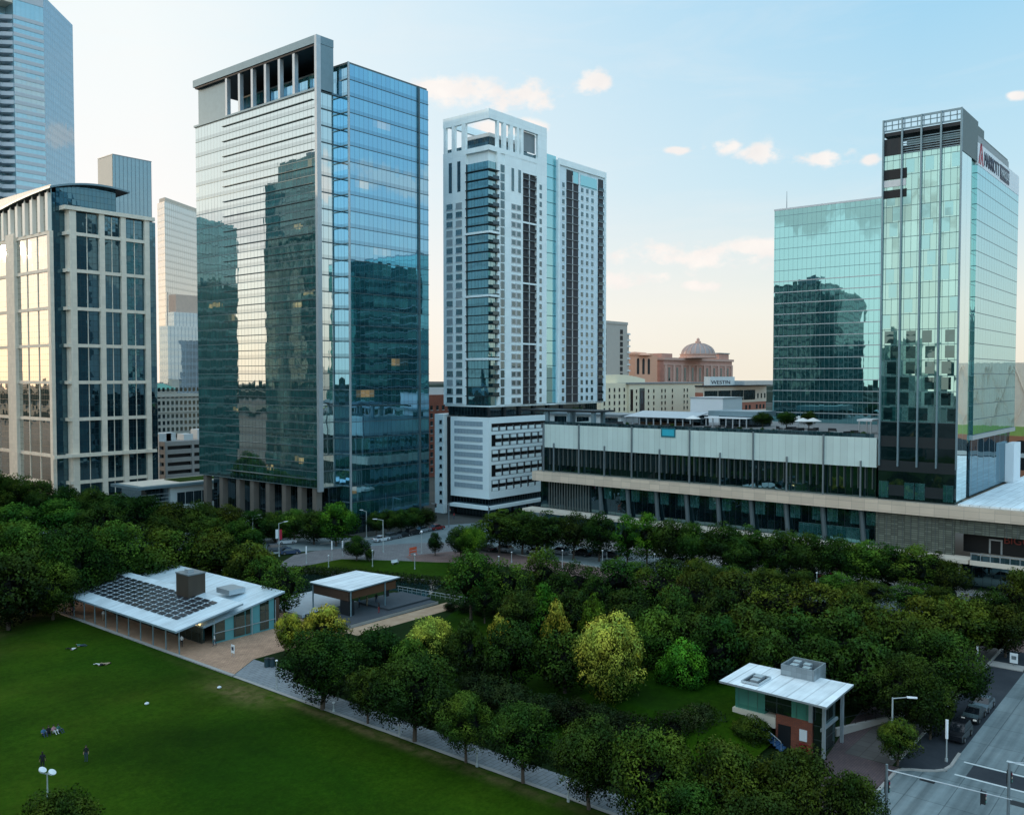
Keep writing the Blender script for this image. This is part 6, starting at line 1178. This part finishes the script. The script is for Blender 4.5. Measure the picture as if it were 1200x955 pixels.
o = put(bpy.data.objects.new('reed_bank', me)); tag(o, 'dark reedy planting along the far pond edge below the green bank', 'planting'); o['kind'] = 'stuff'
mb = MB()
for i in range(46):
    k = (len(bk)-1.01)*i/45; a_ = bk[int(k)].lerp(bk[int(k)+1], k % 1); mb.box(a_.x-.35, a_.x+.35, a_.y-.3, a_.y+.3, 0, .45, CONC)
structure('pond_edge_stones', mb)

# ------------------------------------------------------------------ cars
CARC = {'white': (.62, .65, .68), 'silver': (.30, .33, .36), 'grey': (.10, .12, .14), 'black': (.012, .014, .018), 'red': (.22, .02, .02), 'blue': (.03, .06, .12)}
CGL = mat('car_glass', (.012, .016, .02), .08, spec=.8); TYRE = mat('tyre', (.012, .012, .012), .85); RIM = mat('rim', (.35, .36, .38), .35, .8)
HLAMP = mat('headlamp', (.7, .7, .65), .2, emis=((1., .95, .85), .15)); TLAMP = mat('tail_lamp', (.25, .01, .01), .3)
CPAINT = {k: mat(k+'_car_paint', c, .25, .15, var=.03, spec=.7) for k, c in CARC.items()}
def profile_mesh(name, pts, hw, inset, m):                  # side profile with a narrower upper edge
    mb = MB(); n = len(pts); zt_ = max(p[1] for p in pts); zb_ = min(p[1] for p in pts)
    def yy(z, s): return s*(hw-inset*max(0, (z-zb_)/(zt_-zb_)))
    L = [(x, yy(z, 1), z) for x, z in pts]; Rr = [(x, yy(z, -1), z) for x, z in pts]
    mb.face(L[::-1], m); mb.face(Rr, m)
    for i in range(n): j = (i+1) % n; mb.face([L[i], L[j], Rr[j], Rr[i]], m)
    return mb.mesh(name)
WH = MB(); WH.tube((0, -.11, 0), (0, .11, 0), .33, .33, TYRE, 16); WHm = WH.mesh('wheel'); RM = MB(); RM.tube((0, -.125, 0), (0, .125, 0), .20, .20, RIM, 12); RMm = RM.mesh('rim')
LMm = MB().box(-.05, .03, -.18, .18, -.09, .09, HLAMP).mesh('headlight'); TMm = MB().box(-.03, .05, -.16, .16, -.1, .1, TLAMP).mesh('tail_light')
CB = {}
def car(px, py, colr, kind, rz, label, group=None):
    p = g(px, py); b = thing('parked_car', label, 'car', (p.x, p.y, .012), rz+rnd.uniform(-.02, .02), group)
    k = (kind, colr)
    if k not in CB:
        if kind == 'suv':
            body = [(-2.3, .32), (-2.32, .75), (-2.2, 1.02), (2.15, 1.0), (2.32, .85), (2.34, .34), (1.9, .25), (-1.9, .25)]; cab = [(-2.15, 1.02), (-1.85, 1.62), (.35, 1.66), (1.15, 1.02)]; roof = [(-1.83, 1.63), (-1.7, 1.70), (.2, 1.72), (.34, 1.67)]
        else:
            body = [(-2.25, .32), (-2.28, .70), (-2.1, .92), (1.0, .93), (2.1, .78), (2.28, .62), (2.26, .30), (1.9, .22), (-1.9, .22)]; cab = [(-1.75, .92), (-1.05, 1.36), (.25, 1.40), (1.05, .93)]; roof = [(-1.03, 1.37), (-.85, 1.43), (.1, 1.45), (.24, 1.41)]
        CB[k] = (profile_mesh('body', body, .90, .06, CPAINT[colr]), profile_mesh('cabin_glass', cab, .80, .14, CGL), profile_mesh('roof', roof, .69, .02, CPAINT[colr]))
    for nm, me in zip(('body', 'cabin_glass', 'roof'), CB[k]): put(bpy.data.objects.new(nm, me), b)
    for x in (-1.4, 1.4):
        for y in (-.84, .84):
            o = put(bpy.data.objects.new('wheel', WHm), b); o.location = (x, y, .33); r_ = put(bpy.data.objects.new('rim', RMm), o)
    for y in (-.62, .62):
        o = put(bpy.data.objects.new('headlight', LMm), b); o.location = (2.27, y, .62); o = put(bpy.data.objects.new('tail_light', TMm), b); o.location = (-2.28, y, .72)
    return b
HY = math.pi/2
GC = 'cars parked along the street in front of the hotel podium'
for px, py, c_, kd, lab in ((571, 645, 'black', 'car', 'black car at the left end of the podium parking row'), (590, 646, 'silver', 'suv', 'silver van like car second in the podium parking row'), (627, 648.5, 'white', 'car', 'white sedan left of the grey one in the podium parking row'), (656, 649, 'silver', 'suv', 'silver grey car between white sedan and black suv'), (682, 651, 'black', 'suv', 'black suv mid row beside the tall street light'), (700, 652, 'grey', 'suv', 'grey car right of the black suv'), (716, 653, 'black', 'car', 'black car at the foot of the tall street light, right side'),
                         (798, 660, 'silver', 'car', 'silver car left of the dull red one'), (813, 662, 'red', 'car', 'dull red car seen between grove tops'), (863, 667, 'silver', 'suv', 'silver car under the fourth gap in the podium trees'), (928, 674, 'grey', 'car', 'dark grey car left of the small red one'), (972, 680, 'red', 'car', 'red car near the pair of lamp posts'), (945, 677, 'black', 'suv', 'black suv just left of the red car on the right'), (1010, 688, 'black', 'car', 'black car right of the red car'), (1032, 690, 'silver', 'car', 'silver car right of the black car under the podium trees'), (1104, 699, 'black', 'suv', 'black suv under the low spreading tree')):
    car(px, py, c_, kd, HY, lab, GC)
GC = 'cars on the street beside the pillared tower'
for px, py, c_, kd, rz, lab in ((447, 634, 'white', 'car', 0, 'white sedan first in the row under the pillared tower'), (460, 631.5, 'grey', 'suv', 0, 'dark grey car behind the white sedan by the pillared tower'), (472, 629, 'black', 'car', 0, 'black car third in the row by the pillared tower'), (484, 626.5, 'black', 'suv', 0, 'black suv fourth in the row by the pillared tower'), (496, 623, 'silver', 'car', 0, 'silver car near the end of the row by the pillared tower'), (512, 620.5, 'red', 'car', 0, 'dark red car at the far end of the row by the pillared tower'),
                             (336, 637, 'white', 'car', -.45, 'white car crossing near the banner lamp post'), (325, 645.5, 'grey', 'suv', -.45, 'dark car left of the banner lamp post'), (340, 649, 'blue', 'car', -.45, 'blue grey car right of the banner lamp post'), (590, 612, 'grey', 'suv', HY, 'grey car waiting near the white garage entrance')):
    car(px, py, c_, kd, rz, lab, GC)
for px, py, c_, kd, lab in ((1124, 864, 'black', 'suv', 'black suv parked at the side street kerb, nearest the corner'), (1141, 842, 'black', 'car', 'dark car parked behind the black suv on the side street'), (1152, 830, 'grey', 'car', 'dark grey car furthest along the side street kerb under the tree')):
    car(px, py, c_, kd, math.pi, lab, 'cars parked along the side street')
car(1137, 706, 'silver', 'car', HY, 'silver car at the podium street end near the right frame edge')

# ------------------------------------------------------------------ lamps, signals, signs
LAMPG = mat('lamp_glass', (.8, .82, .85), .3, emis=((.9, .95, 1.), .02)); PALEP = mat('pale_post', (.42, .46, .46), .5, .2)
def post_lamp(px, top, base, label, group, kind='cap', arm=None, name='street_lamp', banner=False):
    p = g(px, base); h = z_above(p, px, top); b = thing(name, label, 'lamp post', p, 0, group); r = .07 if h < 6 else .10
    L = Vector(p)
    mb = MB(); mb.tube(L, L+Vector((0, 0, h)), r*1.2, r*.8, PALEP, 8); mb.build('post', b); mb = MB(); mb.tube(L, L+Vector((0, 0, .35)), r*2.2, r*2, PALEP, 8); mb.build('base', b)
    if arm is not None:
        d = Vector((math.cos(arm), math.sin(arm), 0)); e_ = L+d*1.5+Vector((0, 0, h+.15)); mb = MB(); mb.tube(L+Vector((0, 0, h-.1)), e_, .06, .05, PALEP, 6); mb.build('arm', b)
        n_ = d.cross(Vector((0, 0, 1))); mb = MB(); q = [e_-d*.1+n_*.17, e_-d*.1-n_*.17, e_+d*.9-n_*.12, e_+d*.9+n_*.12]; mb.prism([(v.x, v.y) for v in q], e_.z-.06, e_.z+.06, LAMPG); mb.build('lamp_head', b)
    elif kind == 'cap':
        mb = MB(); mb.lathe((L.x, L.y, L.z+h-.1), [(.06, 0), (.17, .05), (.20, .16), (.05, .22), (0, .23)], LAMPG, 12); mb.build('lamp_head', b)
    elif kind == 'tube':
        mb = MB(); mb.tube(L+Vector((0, 0, h*.55)), L+Vector((0, 0, h)), .15, .15, LAMPG, 10); mb.build('lamp_head', b)
    elif kind == 'globe':
        mb = MB(); mb.ball((L.x, L.y, L.z+h), .3, .3, .3, LAMPG); mb.build('lamp_head', b)
    if banner:
        mb = MB(); mb.box(L.x-.85, L.x-.12, L.y+.02, L.y+.06, h*.55, h*.82, WHITE); mb.build('banner', b, 'white banner'); mb = MB(); mb.box(L.x+.12, L.x+.85, L.y+.02, L.y+.06, h*.5, h*.80, M5); mb.build('banner', b, 'red banner')
    return b
GP = 'slim lamp posts along the lawn path'
for px, tp, ba, lab in ((324.5, 774, 807, 'slim lamp post at the brick plaza end of the lawn path'), (391, 823, 834, 'short path light just past the first large dark tree'), (468, 849, 863, 'short path light left of the largest dark dome tree'), (559, 877, 898, 'path light between the fourth and fifth path trees'), (666, 916, 939, 'path light at the lower end of the lawn path')):
    post_lamp(px, tp, ba, lab, GP)
GP = 'slim lamp posts around the pond bank'
for px, tp, ba, kd, lab in ((359, 640, 660, 'tube', 'glowing white bollard light left of the next one on the pink sidewalk'), (389, 634, 656, 'tube', 'taller glowing light column on the pink sidewalk'), (401.5, 633.5, 652, 'tube', 'short light column partly behind the round dark bush'), (436.5, 645, 664, 'cap', 'thin post on the green bank below the round bush'), (486, 650, 667, 'cap', 'thin post on the right part of the green bank'), (385, 651, 665, 'cap', 'thin post at the left end of the green bank'), (494, 623, 648, 'globe', 'lamp post beside the orange barrier')):
    post_lamp(px, tp, ba, lab, GP, kd)
GP = 'street lamps beside the streets'
for px, tp, ba, arm, bn, lab in ((327, 613, 652, 0., True, 'street lamp with white and red banners left of the stage'), (449, 609, 647, math.pi/2+.6, False, 'street lamp rising above the white sedan by the pillared tower'), (429.5, 599, 630, math.pi/2, False, 'street lamp against the glass corner of the pillared tower'), (711, 604, 656, math.pi/2+2, False, 'tallest street lamp before the podium, white head against the canopy'), (1045, 817, 889, -1.1, False, 'arm street lamp beside the small olive tree near the corner'), (296.5, 605, 640, 0, False, 'street lamp half hidden in the left tree belt')):
    post_lamp(px, tp, ba, lab, GP, arm=arm, banner=bn)
GP = 'low lamp posts along the brick sidewalk'
for px, tp, ba, kd, lab in ((659, 645, 667, 'cap', 'lamp post left of the brighter one on the brick sidewalk'), (706, 645, 669, 'cap', 'bright low lamp post on the brick sidewalk centre'), (767, 649, 672, 'cap', 'lamp post on the brick sidewalk below the pointed tree'), (584.5, 652, 666, 'cap', 'leftmost lamp post of the brick sidewalk'), (599.5, 647, 659, 'cap', 'thin lamp post behind the leftmost sidewalk one'), (957, 671, 696, 'cap', 'lamp post by the small round bush on the right'), (1030, 682, 697, 'cap', 'glowing lamp post before the parked cars on the right'), (1108, 693, 705, 'cap', 'lamp post in front of the black suv on the far right')):
    post_lamp(px, tp, ba, lab, GP, kd)
post_lamp(1145, 757, 777, 'bright white post under the olive street tree on the far right', None, 'tube', name='light_column'); post_lamp(1109, 843, 892, 'slim pole with white bands on the kerb bulge of the side street', None, 'tube', name='light_column')
# floodlight over the lawn
p = g(56, 946); h = z_above(p, 56, 905); b = thing('floodlight_pole', 'white pole with twin round floodlights standing on the lawn lower left', 'floodlight', p); mb = MB(); mb.tube(p, p+Vector((0, 0, h)), .09, .06, PALEP, 8); mb.build('post', b)
mb = MB(); mb.tube(p+Vector((-.35, .35, h)), p+Vector((.35, -.35, h-.25)), .05, .05, PALEP, 6); mb.build('crossbar', b); mb = MB(); mb.lathe((0, 0, 0), [(.12, -.25), (.33, -.05), (.36, .1), (.0, .14)], WHITE, 14); fm = mb.mesh('flood_head')
for s_, zz_ in ((-.3, .25), (.3, 0)):
    o = put(bpy.data.objects.new('flood_head', fm), b); o.location = (s_, -s_, h+zz_); o.rotation_euler = (.5, .3, 0)
# signals at the corner
SIGD = mat('signal_housing', (.02, .022, .025), .5)
def signal(px, top, base, arm_to, label, z_arm=None):
    p = g(px, base); h = z_above(p, px, top); b = thing('traffic_signal', label, 'traffic signal', p, 0, 'traffic signals at the street corner'); mb = MB(); mb.tube(p, p+Vector((0, 0, h)), .16, .11, GREY, 10); mb.build('post', b)
    if arm_to:
        q = p+Vector((arm_to[0], arm_to[1], h*.93)); mb = MB(); mb.tube(p+Vector((0, 0, h*.93)), q, .065, .04, LGREY, 8); mb.build('mast_arm', b)
    mb = MB(); mb.box(-.17, .17, -.17, .17, -.5, .5, SIGD); mb.box(-.25, .25, .171, .2, -.6, .6, SIGD); hm = mb.mesh('signal_head'); lamp = MB()
    for k in range(3): lamp.tube((0, -.172, .3-.3*k), (0, -.2, .3-.3*k), .1, .1, (M5, TAN, GRN)[k], 10)
    lmsh = lamp.mesh('lens')
    for d in ([.45] if not arm_to else [.0, .6]):
        o = put(bpy.data.objects.new('signal_head', hm), b); o.location = (Vector((.3, 0, h*.8)) if d == .45 else Vector((arm_to[0]*d*1.3+.28, arm_to[1]*d*1.3, h*.93-.5 if d else h*.7))); put(bpy.data.objects.new('lens', lmsh), o)
    return b, p, h
signal(1038, 895, 985, (.6, -9.5), 'signal pole with long white mast arm reaching over the crosswalk'); b, p, h = signal(1181, 893, 985, None, 'signal pole without mast arm at the bottom right corner')
mb = MB(); mb.tube(p+Vector((0, 0, h)), p+Vector((.4, -1.3, h+.2)), .05, .04, LGREY, 6); mb.box(p.x+.3, p.x+.5, p.y-1.9, p.y-1.2, h+.15, h+.28, LAMPG); mb.build('lamp_arm', b)
signal(526, 589, 618, (-1.5, 5), 'far signal pole on the corner by the white garage'); signal(572.5, 592, 619, None, 'far signal pole with red lamps before the white garage entrance')
# signs, barrier, bins, boards
p = g(1188, 781); b = thing('street_sign', 'small white sign on a short post in the side street', 'sign', p); mb = MB(); mb.tube(p, p+Vector((0, 0, 1.2)), .04, .04, GREY, 6); mb.build('post', b); mb = MB(); mb.box(p.x-.04, p.x-.01, p.y-.5, p.y+.5, .5, 1.9, WHITE); mb.build('panel', b); mb = MB(); mb.box(p.x-.05, p.x-.041, p.y-.3, p.y+.3, 1.0, 1.5, GREY); mb.build('symbol', b)
ORG = mat('orange_plastic', (.62, .11, .05), .6); p = g(484, 650); b = thing('road_barrier', 'orange striped road barrier on the pavement before the green bank', 'barrier', p)
mb = MB(); mb.box(p.x-1.1, p.x+1.1, p.y-.05, p.y+.05, .5, .9, ORG); mb.box(p.x-1.1, p.x+1.1, p.y-.05, p.y+.05, 1.1, 1.7, ORG); mb.build('boards', b); mb = MB()
for s_ in (-1, 1): mb.box(p.x+s_-.06, p.x+s_+.06, p.y-.4, p.y+.4, 0, .08, ORG); mb.box(p.x+s_-.05, p.x+s_+.05, p.y-.04, p.y+.04, .081, 1.75, ORG)
mb.build('frame', b)
for px, lab in ((313, 'left one of two dark bins at the plaza edge'), (319, 'right, bluish one of two dark bins at the plaza edge')):
    p = g(px, 781); b = thing('litter_bin', lab, 'bin', p, 0, 'bins at the plaza edge'); mb = MB(); mb.lathe(p, [(.32, 0), (.38, .1), (.38, 1.05), (.0, 1.06)], mat('bin_metal', (.02, .05, .06), .5), 14); mb.build('drum', b); mb = MB(); mb.lathe(p, [(.41, 1.07), (.38, 1.2), (.12, 1.3), (0, 1.3)], DARK, 14); mb.build('lid', b)
p = g(273, 769); b = thing('notice_board', 'small white notice board standing on the brick plaza', 'sign', p); mb = MB(); mb.box(p.x-.05, p.x+.02, p.y-.4, p.y+.4, .5, 1.7, WHITE); mb.build('panel', b); mb = MB(); mb.box(p.x-.07, p.x-.051, p.y-.25, p.y+.25, .9, 1.4, NAVY); mb.build('notice', b); mb = MB()
for s_ in (-.3, .3): mb.box(p.x-.03, p.x+.0, p.y+s_-.03, p.y+s_+.03, 0, .499, LGREY)
mb.build('leg', b)
p = g(528, 715); b = thing('litter_bin', 'black bin at the end of the gravel strip', 'bin', p); mb = MB(); mb.box(p.x-.5, p.x+.5, p.y-.4, p.y+.4, 0, 1.1, BLACK); mb.build('drum', b); mb = MB(); mb.box(p.x-.55, p.x+.55, p.y-.45, p.y+.45, 1.11, 1.25, DARK); mb.build('lid', b)
p = g(463, 661); b = thing('garden_bench', 'small pale bench on the green bank above the pond', 'bench', p); mb = MB(); mb.box(p.x-.9, p.x+.9, p.y-.25, p.y+.25, .42, .5, OFFWHITE); mb.build('seat', b); mb = MB(); mb.box(p.x-.9, p.x+.9, p.y+.2, p.y+.27, .51, .95, OFFWHITE); mb.build('backrest', b); mb = MB(); mb.box(-.05, .05, -.2, .2, 0, .419, GREY); copies(b, 'leg', mb, [(p.x-.7, p.y, 0), (p.x+.7, p.y, 0)])

# ------------------------------------------------------------------ people
SKIN = mat('skin', (.34, .20, .14), .6, var=.05); HAIRD = mat('dark_hair', (.015, .010, .008), .6)
def cloth(n, c): return mat(n+'_cloth', c, .85, var=.1)
CL = {'black': cloth('black', (.012, .012, .016)), 'white': cloth('white', (.6, .6, .6)), 'pink': cloth('pink', (.45, .22, .26)), 'blue': cloth('blue', (.06, .14, .26)), 'denim': cloth('denim', (.03, .05, .09)), 'green': cloth('teal', (.04, .14, .12)), 'red': cloth('red', (.25, .03, .03)), 'tan': cloth('tan', (.35, .27, .18))}
def pose(kind):
    if kind == 'stand':
        J = {'pel': (0, 0, .95), 'sp': (0, 0, 1.15), 'ch': (0, 0, 1.36), 'nk': (0, 0, 1.50), 'hd': (.02, 0, 1.62), 'ht': (.02, 0, 1.74)}
        for s, n in ((1, 'l'), (-1, 'r')): J.update({'sh'+n: (0, .18*s, 1.42), 'el'+n: (-.03, .24*s, 1.14), 'wr'+n: (.06, .25*s, .90), 'ha'+n: (.09, .25*s, .78), 'hp'+n: (0, .10*s, .92), 'kn'+n: (.03*s, .11*s, .50), 'an'+n: (-.02+.04*s, .11*s, .08), 'to'+n: (.16+.04*s, .12*s, .04)})
    elif kind == 'walk':
        J = {'pel': (0, 0, .94), 'sp': (.01, 0, 1.14), 'ch': (.03, 0, 1.35), 'nk': (.04, 0, 1.49), 'hd': (.07, 0, 1.61), 'ht': (.07, 0, 1.73)}
        for s, n in ((1, 'l'), (-1, 'r')): J.update({'sh'+n: (.03, .18*s, 1.41), 'el'+n: (-.08*s, .24*s, 1.15), 'wr'+n: (-.12*s+.1, .24*s, .93), 'ha'+n: (-.14*s+.13, .24*s, .82), 'hp'+n: (0, .10*s, .92), 'kn'+n: (.18*s, .10*s, .50), 'an'+n: (.24*s-.05, .10*s, .10), 'to'+n: (.24*s+.12, .10*s, .05)})
    elif kind == 'sit':
        J = {'pel': (0, 0, .12), 'sp': (-.06, 0, .32), 'ch': (-.08, 0, .53), 'nk': (-.05, 0, .67), 'hd': (-.01, 0, .79), 'ht': (-.01, 0, .91)}
        for s, n in ((1, 'l'), (-1, 'r')): J.update({'sh'+n: (-.07, .18*s, .59), 'el'+n: (.10, .26*s, .38), 'wr'+n: (.30, .18*s, .40), 'ha'+n: (.40, .14*s, .42), 'hp'+n: (.03, .11*s, .12), 'kn'+n: (.42, .17*s, .45), 'an'+n: (.62, .13*s, .09), 'to'+n: (.78, .14*s, .05)})
    else:  # lying on the back, propped a little
        J = {'pel': (0, 0, .11), 'sp': (-.20, 0, .13), 'ch': (-.40, 0, .17), 'nk': (-.54, 0, .20), 'hd': (-.67, 0, .22), 'ht': (-.79, 0, .22)}
        for s, n in ((1, 'l'), (-1, 'r')): J.update({'sh'+n: (-.46, .18*s, .16), 'el'+n: (-.30, .38*s, .07), 'wr'+n: (-.08, .36*s, .07), 'ha'+n: (.04, .34*s, .06), 'hp'+n: (.03, .10*s, .11), 'kn'+n: (.45, .13*s, .13+.14*(s > 0)), 'an'+n: (.85, .13*s, .07), 'to'+n: (.92, .13*s, .16)})
    return J
RAD = {'pel': .135, 'sp': .125, 'ch': .15, 'nk': .058, 'hd': .092, 'ht': .070, 'sh': .068, 'el': .046, 'wr': .034, 'ha': .036, 'hp': .100, 'kn': .062, 'an': .042, 'to': .036}
EDG = [('pel', 'sp'), ('sp', 'ch'), ('ch', 'nk'), ('nk', 'hd'), ('hd', 'ht')]+[(a+n if a[:2] in ('sh', 'el', 'wr', 'hp', 'kn', 'an') else a, c+n) for n in 'lr' for a, c in (('ch', 'sh'), ('sh', 'el'), ('el', 'wr'), ('wr', 'ha'), ('pel', 'hp'), ('hp', 'kn'), ('kn', 'an'), ('an', 'to'))]
PCACHE = {}
def person(p, rz, kind, top, legs, label, group=None, sc_=1.0, hair=HAIRD):
    J = pose(kind); key = (kind, top, legs)
    if key not in PCACHE:
        names = list(J); me = bpy.data.meshes.new('sk'); me.from_pydata([J[n] for n in names], [(names.index(a), names.index(c)) for a, c in EDG], [])
        o = bpy.data.objects.new('sk', me); col.objects.link(o); md = o.modifiers.new('skin', 'SKIN'); sv = me.skin_vertices[0].data
        for i, n in enumerate(names):
            r_ = RAD[n if n in RAD else n[:2]]; sv[i].radius = (r_, r_); sv[i].use_root = n == 'pel'
        o.modifiers.new('sub', 'SUBSURF').levels = 1; bpy.context.view_layer.update()
        bm_ = bpy.data.meshes.new_from_object(o.evaluated_get(bpy.context.evaluated_depsgraph_get())); bpy.data.objects.remove(o); bm_.name = 'body'
        bm_.materials.clear()
        for m in (SKIN, CL[top], CL[legs]): bm_.materials.append(m)
        segs = [(Vector(J[a]), Vector(J[c]), a, c) for a, c in EDG]
        for f in bm_.polygons:
            c = f.center; best = None; bd = 9
            for a, e_, na, nc in segs:
                ab = e_-a; q = max(0, min(1, (c-a).dot(ab)/ab.length_squared)); d = (c-a-ab*q).length/(RAD[na if na in RAD else na[:2]])
                if d < bd: bd = d; best = (na, nc)
            na, nc = best
            if na in ('nk', 'hd') or nc[:2] == 'ha' or na[:2] == 'el' or na[:2] == 'wr': k = 0
            elif na == 'pel' and nc == 'sp' or na in ('sp', 'ch') or na[:2] == 'sh': k = 1
            else: k = 2
            f.material_index = k; f.use_smooth = True
        hm = MB(); h0, h1 = Vector(J['hd']), Vector(J['ht']); c = h0.lerp(h1, .62); bk_ = (Vector((-.025, 0, .015)) if kind != 'lie' else Vector((-.02, 0, -.02))); hm.ball(c+bk_, .102, .098, .098, hair, 10, 6)
        fc = MB(); fd = Vector((1, 0, 0)) if kind != 'lie' else Vector((0, 0, 1)); fu = (h1-h0).normalized(); nb = h0.lerp(h1, .35)+fd*.095
        fc.ball(nb, .016, .013, .02, SKIN, 6, 4)
        for s in (-1, 1): fc.ball(nb+Vector((0, .034*s, 0))+fu*.03-fd*.008, .010, .012, .008, HAIRD, 6, 4)
        PCACHE[key] = (bm_, hm.mesh('hair', smooth=True), fc.mesh('face'))
    b = thing('person', label, 'person', p, rz, group); b.scale = (sc_,)*3
    for nm, me in zip(('body', 'hair', 'face'), PCACHE[key]): put(bpy.data.objects.new(nm, me), b)
    return b
def gz(px, py): p = g(px, py); return Vector((p.x, p.y, .02))
person(gz(50, 902), 1.2, 'stand', 'black', 'black', 'person in black standing on the lawn right behind the twin floodlight', sc_=1.05)
person(gz(101, 892), -2.2, 'stand', 'black', 'denim', 'lone person in dark clothes standing on the open lawn', sc_=.95)
for px, py, rz, t1, t2, lab in ((51, 862, -1.6, 'blue', 'denim', 'seated person in blue, leftmost of the group on the lawn'), (57, 860, -1.9, 'black', 'black', 'seated person in black in the middle of the lawn group'), (63, 859, -1.4, 'pink', 'white', 'seated person in pink top in the lawn group'), (68.5, 858, -1.2, 'green', 'denim', 'seated person in teal at the right end of the lawn group')):
    person(gz(px, py), rz, 'sit', t1, t2, lab, 'people sitting together on the lawn')
for px, py, rz, kd, t1, t2, lab in ((84, 761, 2.2, 'lie', 'white', 'black', 'person in white lying on the lawn near the lake house, left one'), (95, 757, -1.0, 'lie', 'green', 'denim', 'person in teal lying on the lawn near the lake house, right one'), (117, 779.5, 2.0, 'lie', 'black', 'white', 'person in black and white lying alone on the lawn below the far pair'), (123, 778.5, 2.3, 'lie', 'tan', 'tan', 'person in tan lying beside the one in black and white')):
    person(gz(px, py), rz, kd, t1, t2, lab, 'people lying on the lawn')
for px, py, z, rz, t1, t2, lab in ((121, 727, 0, .4, 'white', 'tan', 'walking person in white under the lake house porch'), (84, 722, 0, 2, 'pink', 'black', 'person in pink at the dark end of the lake house porch'), (213, 758, 0, 1, 'white', 'black', 'person in white by the last porch column of the lake house'), (251.5, 757, 0, 2.6, 'white', 'denim', 'person in white at the teal wall corner of the lake house'), (49, 717, 0, 0, 'white', 'black', 'person in white under the trees left of the lake house'), (60, 714, 0, 0, 'blue', 'denim', 'person in blue under the trees left of the lake house')):
    p = g(px, py, z); person((p.x, p.y, .02), rz, 'walk', t1, t2, lab, 'people around the lake house')
for px, py, rz, t1, t2, lab in ((412, 716, 1, 'black', 'black', 'person in black on the stage, leftmost'), (421, 712, 2, 'blue', 'black', 'person in blue on the stage'), (430, 710, 0, 'tan', 'tan', 'person in tan on the stage'), (441, 707, 4, 'black', 'denim', 'person in black near the right stage post'), (444, 718, 2, 'black', 'red', 'person with dark red trousers at the stage front')):
    p = g(px, py, .56); person((p.x, p.y, .57), rz, 'stand', t1, t2, lab, 'people on the stage')
for px, py, z, rz, t1, t2, lab in ((1142, 676, 0.13, 2, 'white', 'black', 'person in white walking below the terrace with the red sign'), (532, 608, .02, 0, 'red', 'denim', 'person in red on the crossing by the white garage')):
    p = g(px, py, z); person((p.x, p.y, z), rz, 'walk', t1, t2, lab)
for px, py, c_, lab in ((172, 825.5, WHITE, 'tiny white bag lying alone in the middle of the lawn'), (257, 806.5, WHITE, 'small white ball like bag on the lawn near the plaza corner')):
    p = g(px, py); b = thing('bag', lab, 'bag', (p.x, p.y, .01)); mb = MB(); mb.ball((p.x, p.y, .16), .3, .22, .16, c_); mb.build('sack', b); mb = MB(); mb.tube((p.x-.1, p.y, .3), (p.x, p.y, .42), .02, .02, GREY, 5); mb.tube((p.x, p.y, .42), (p.x+.1, p.y, .3), .02, .02, GREY, 5); mb.build('handle', b)
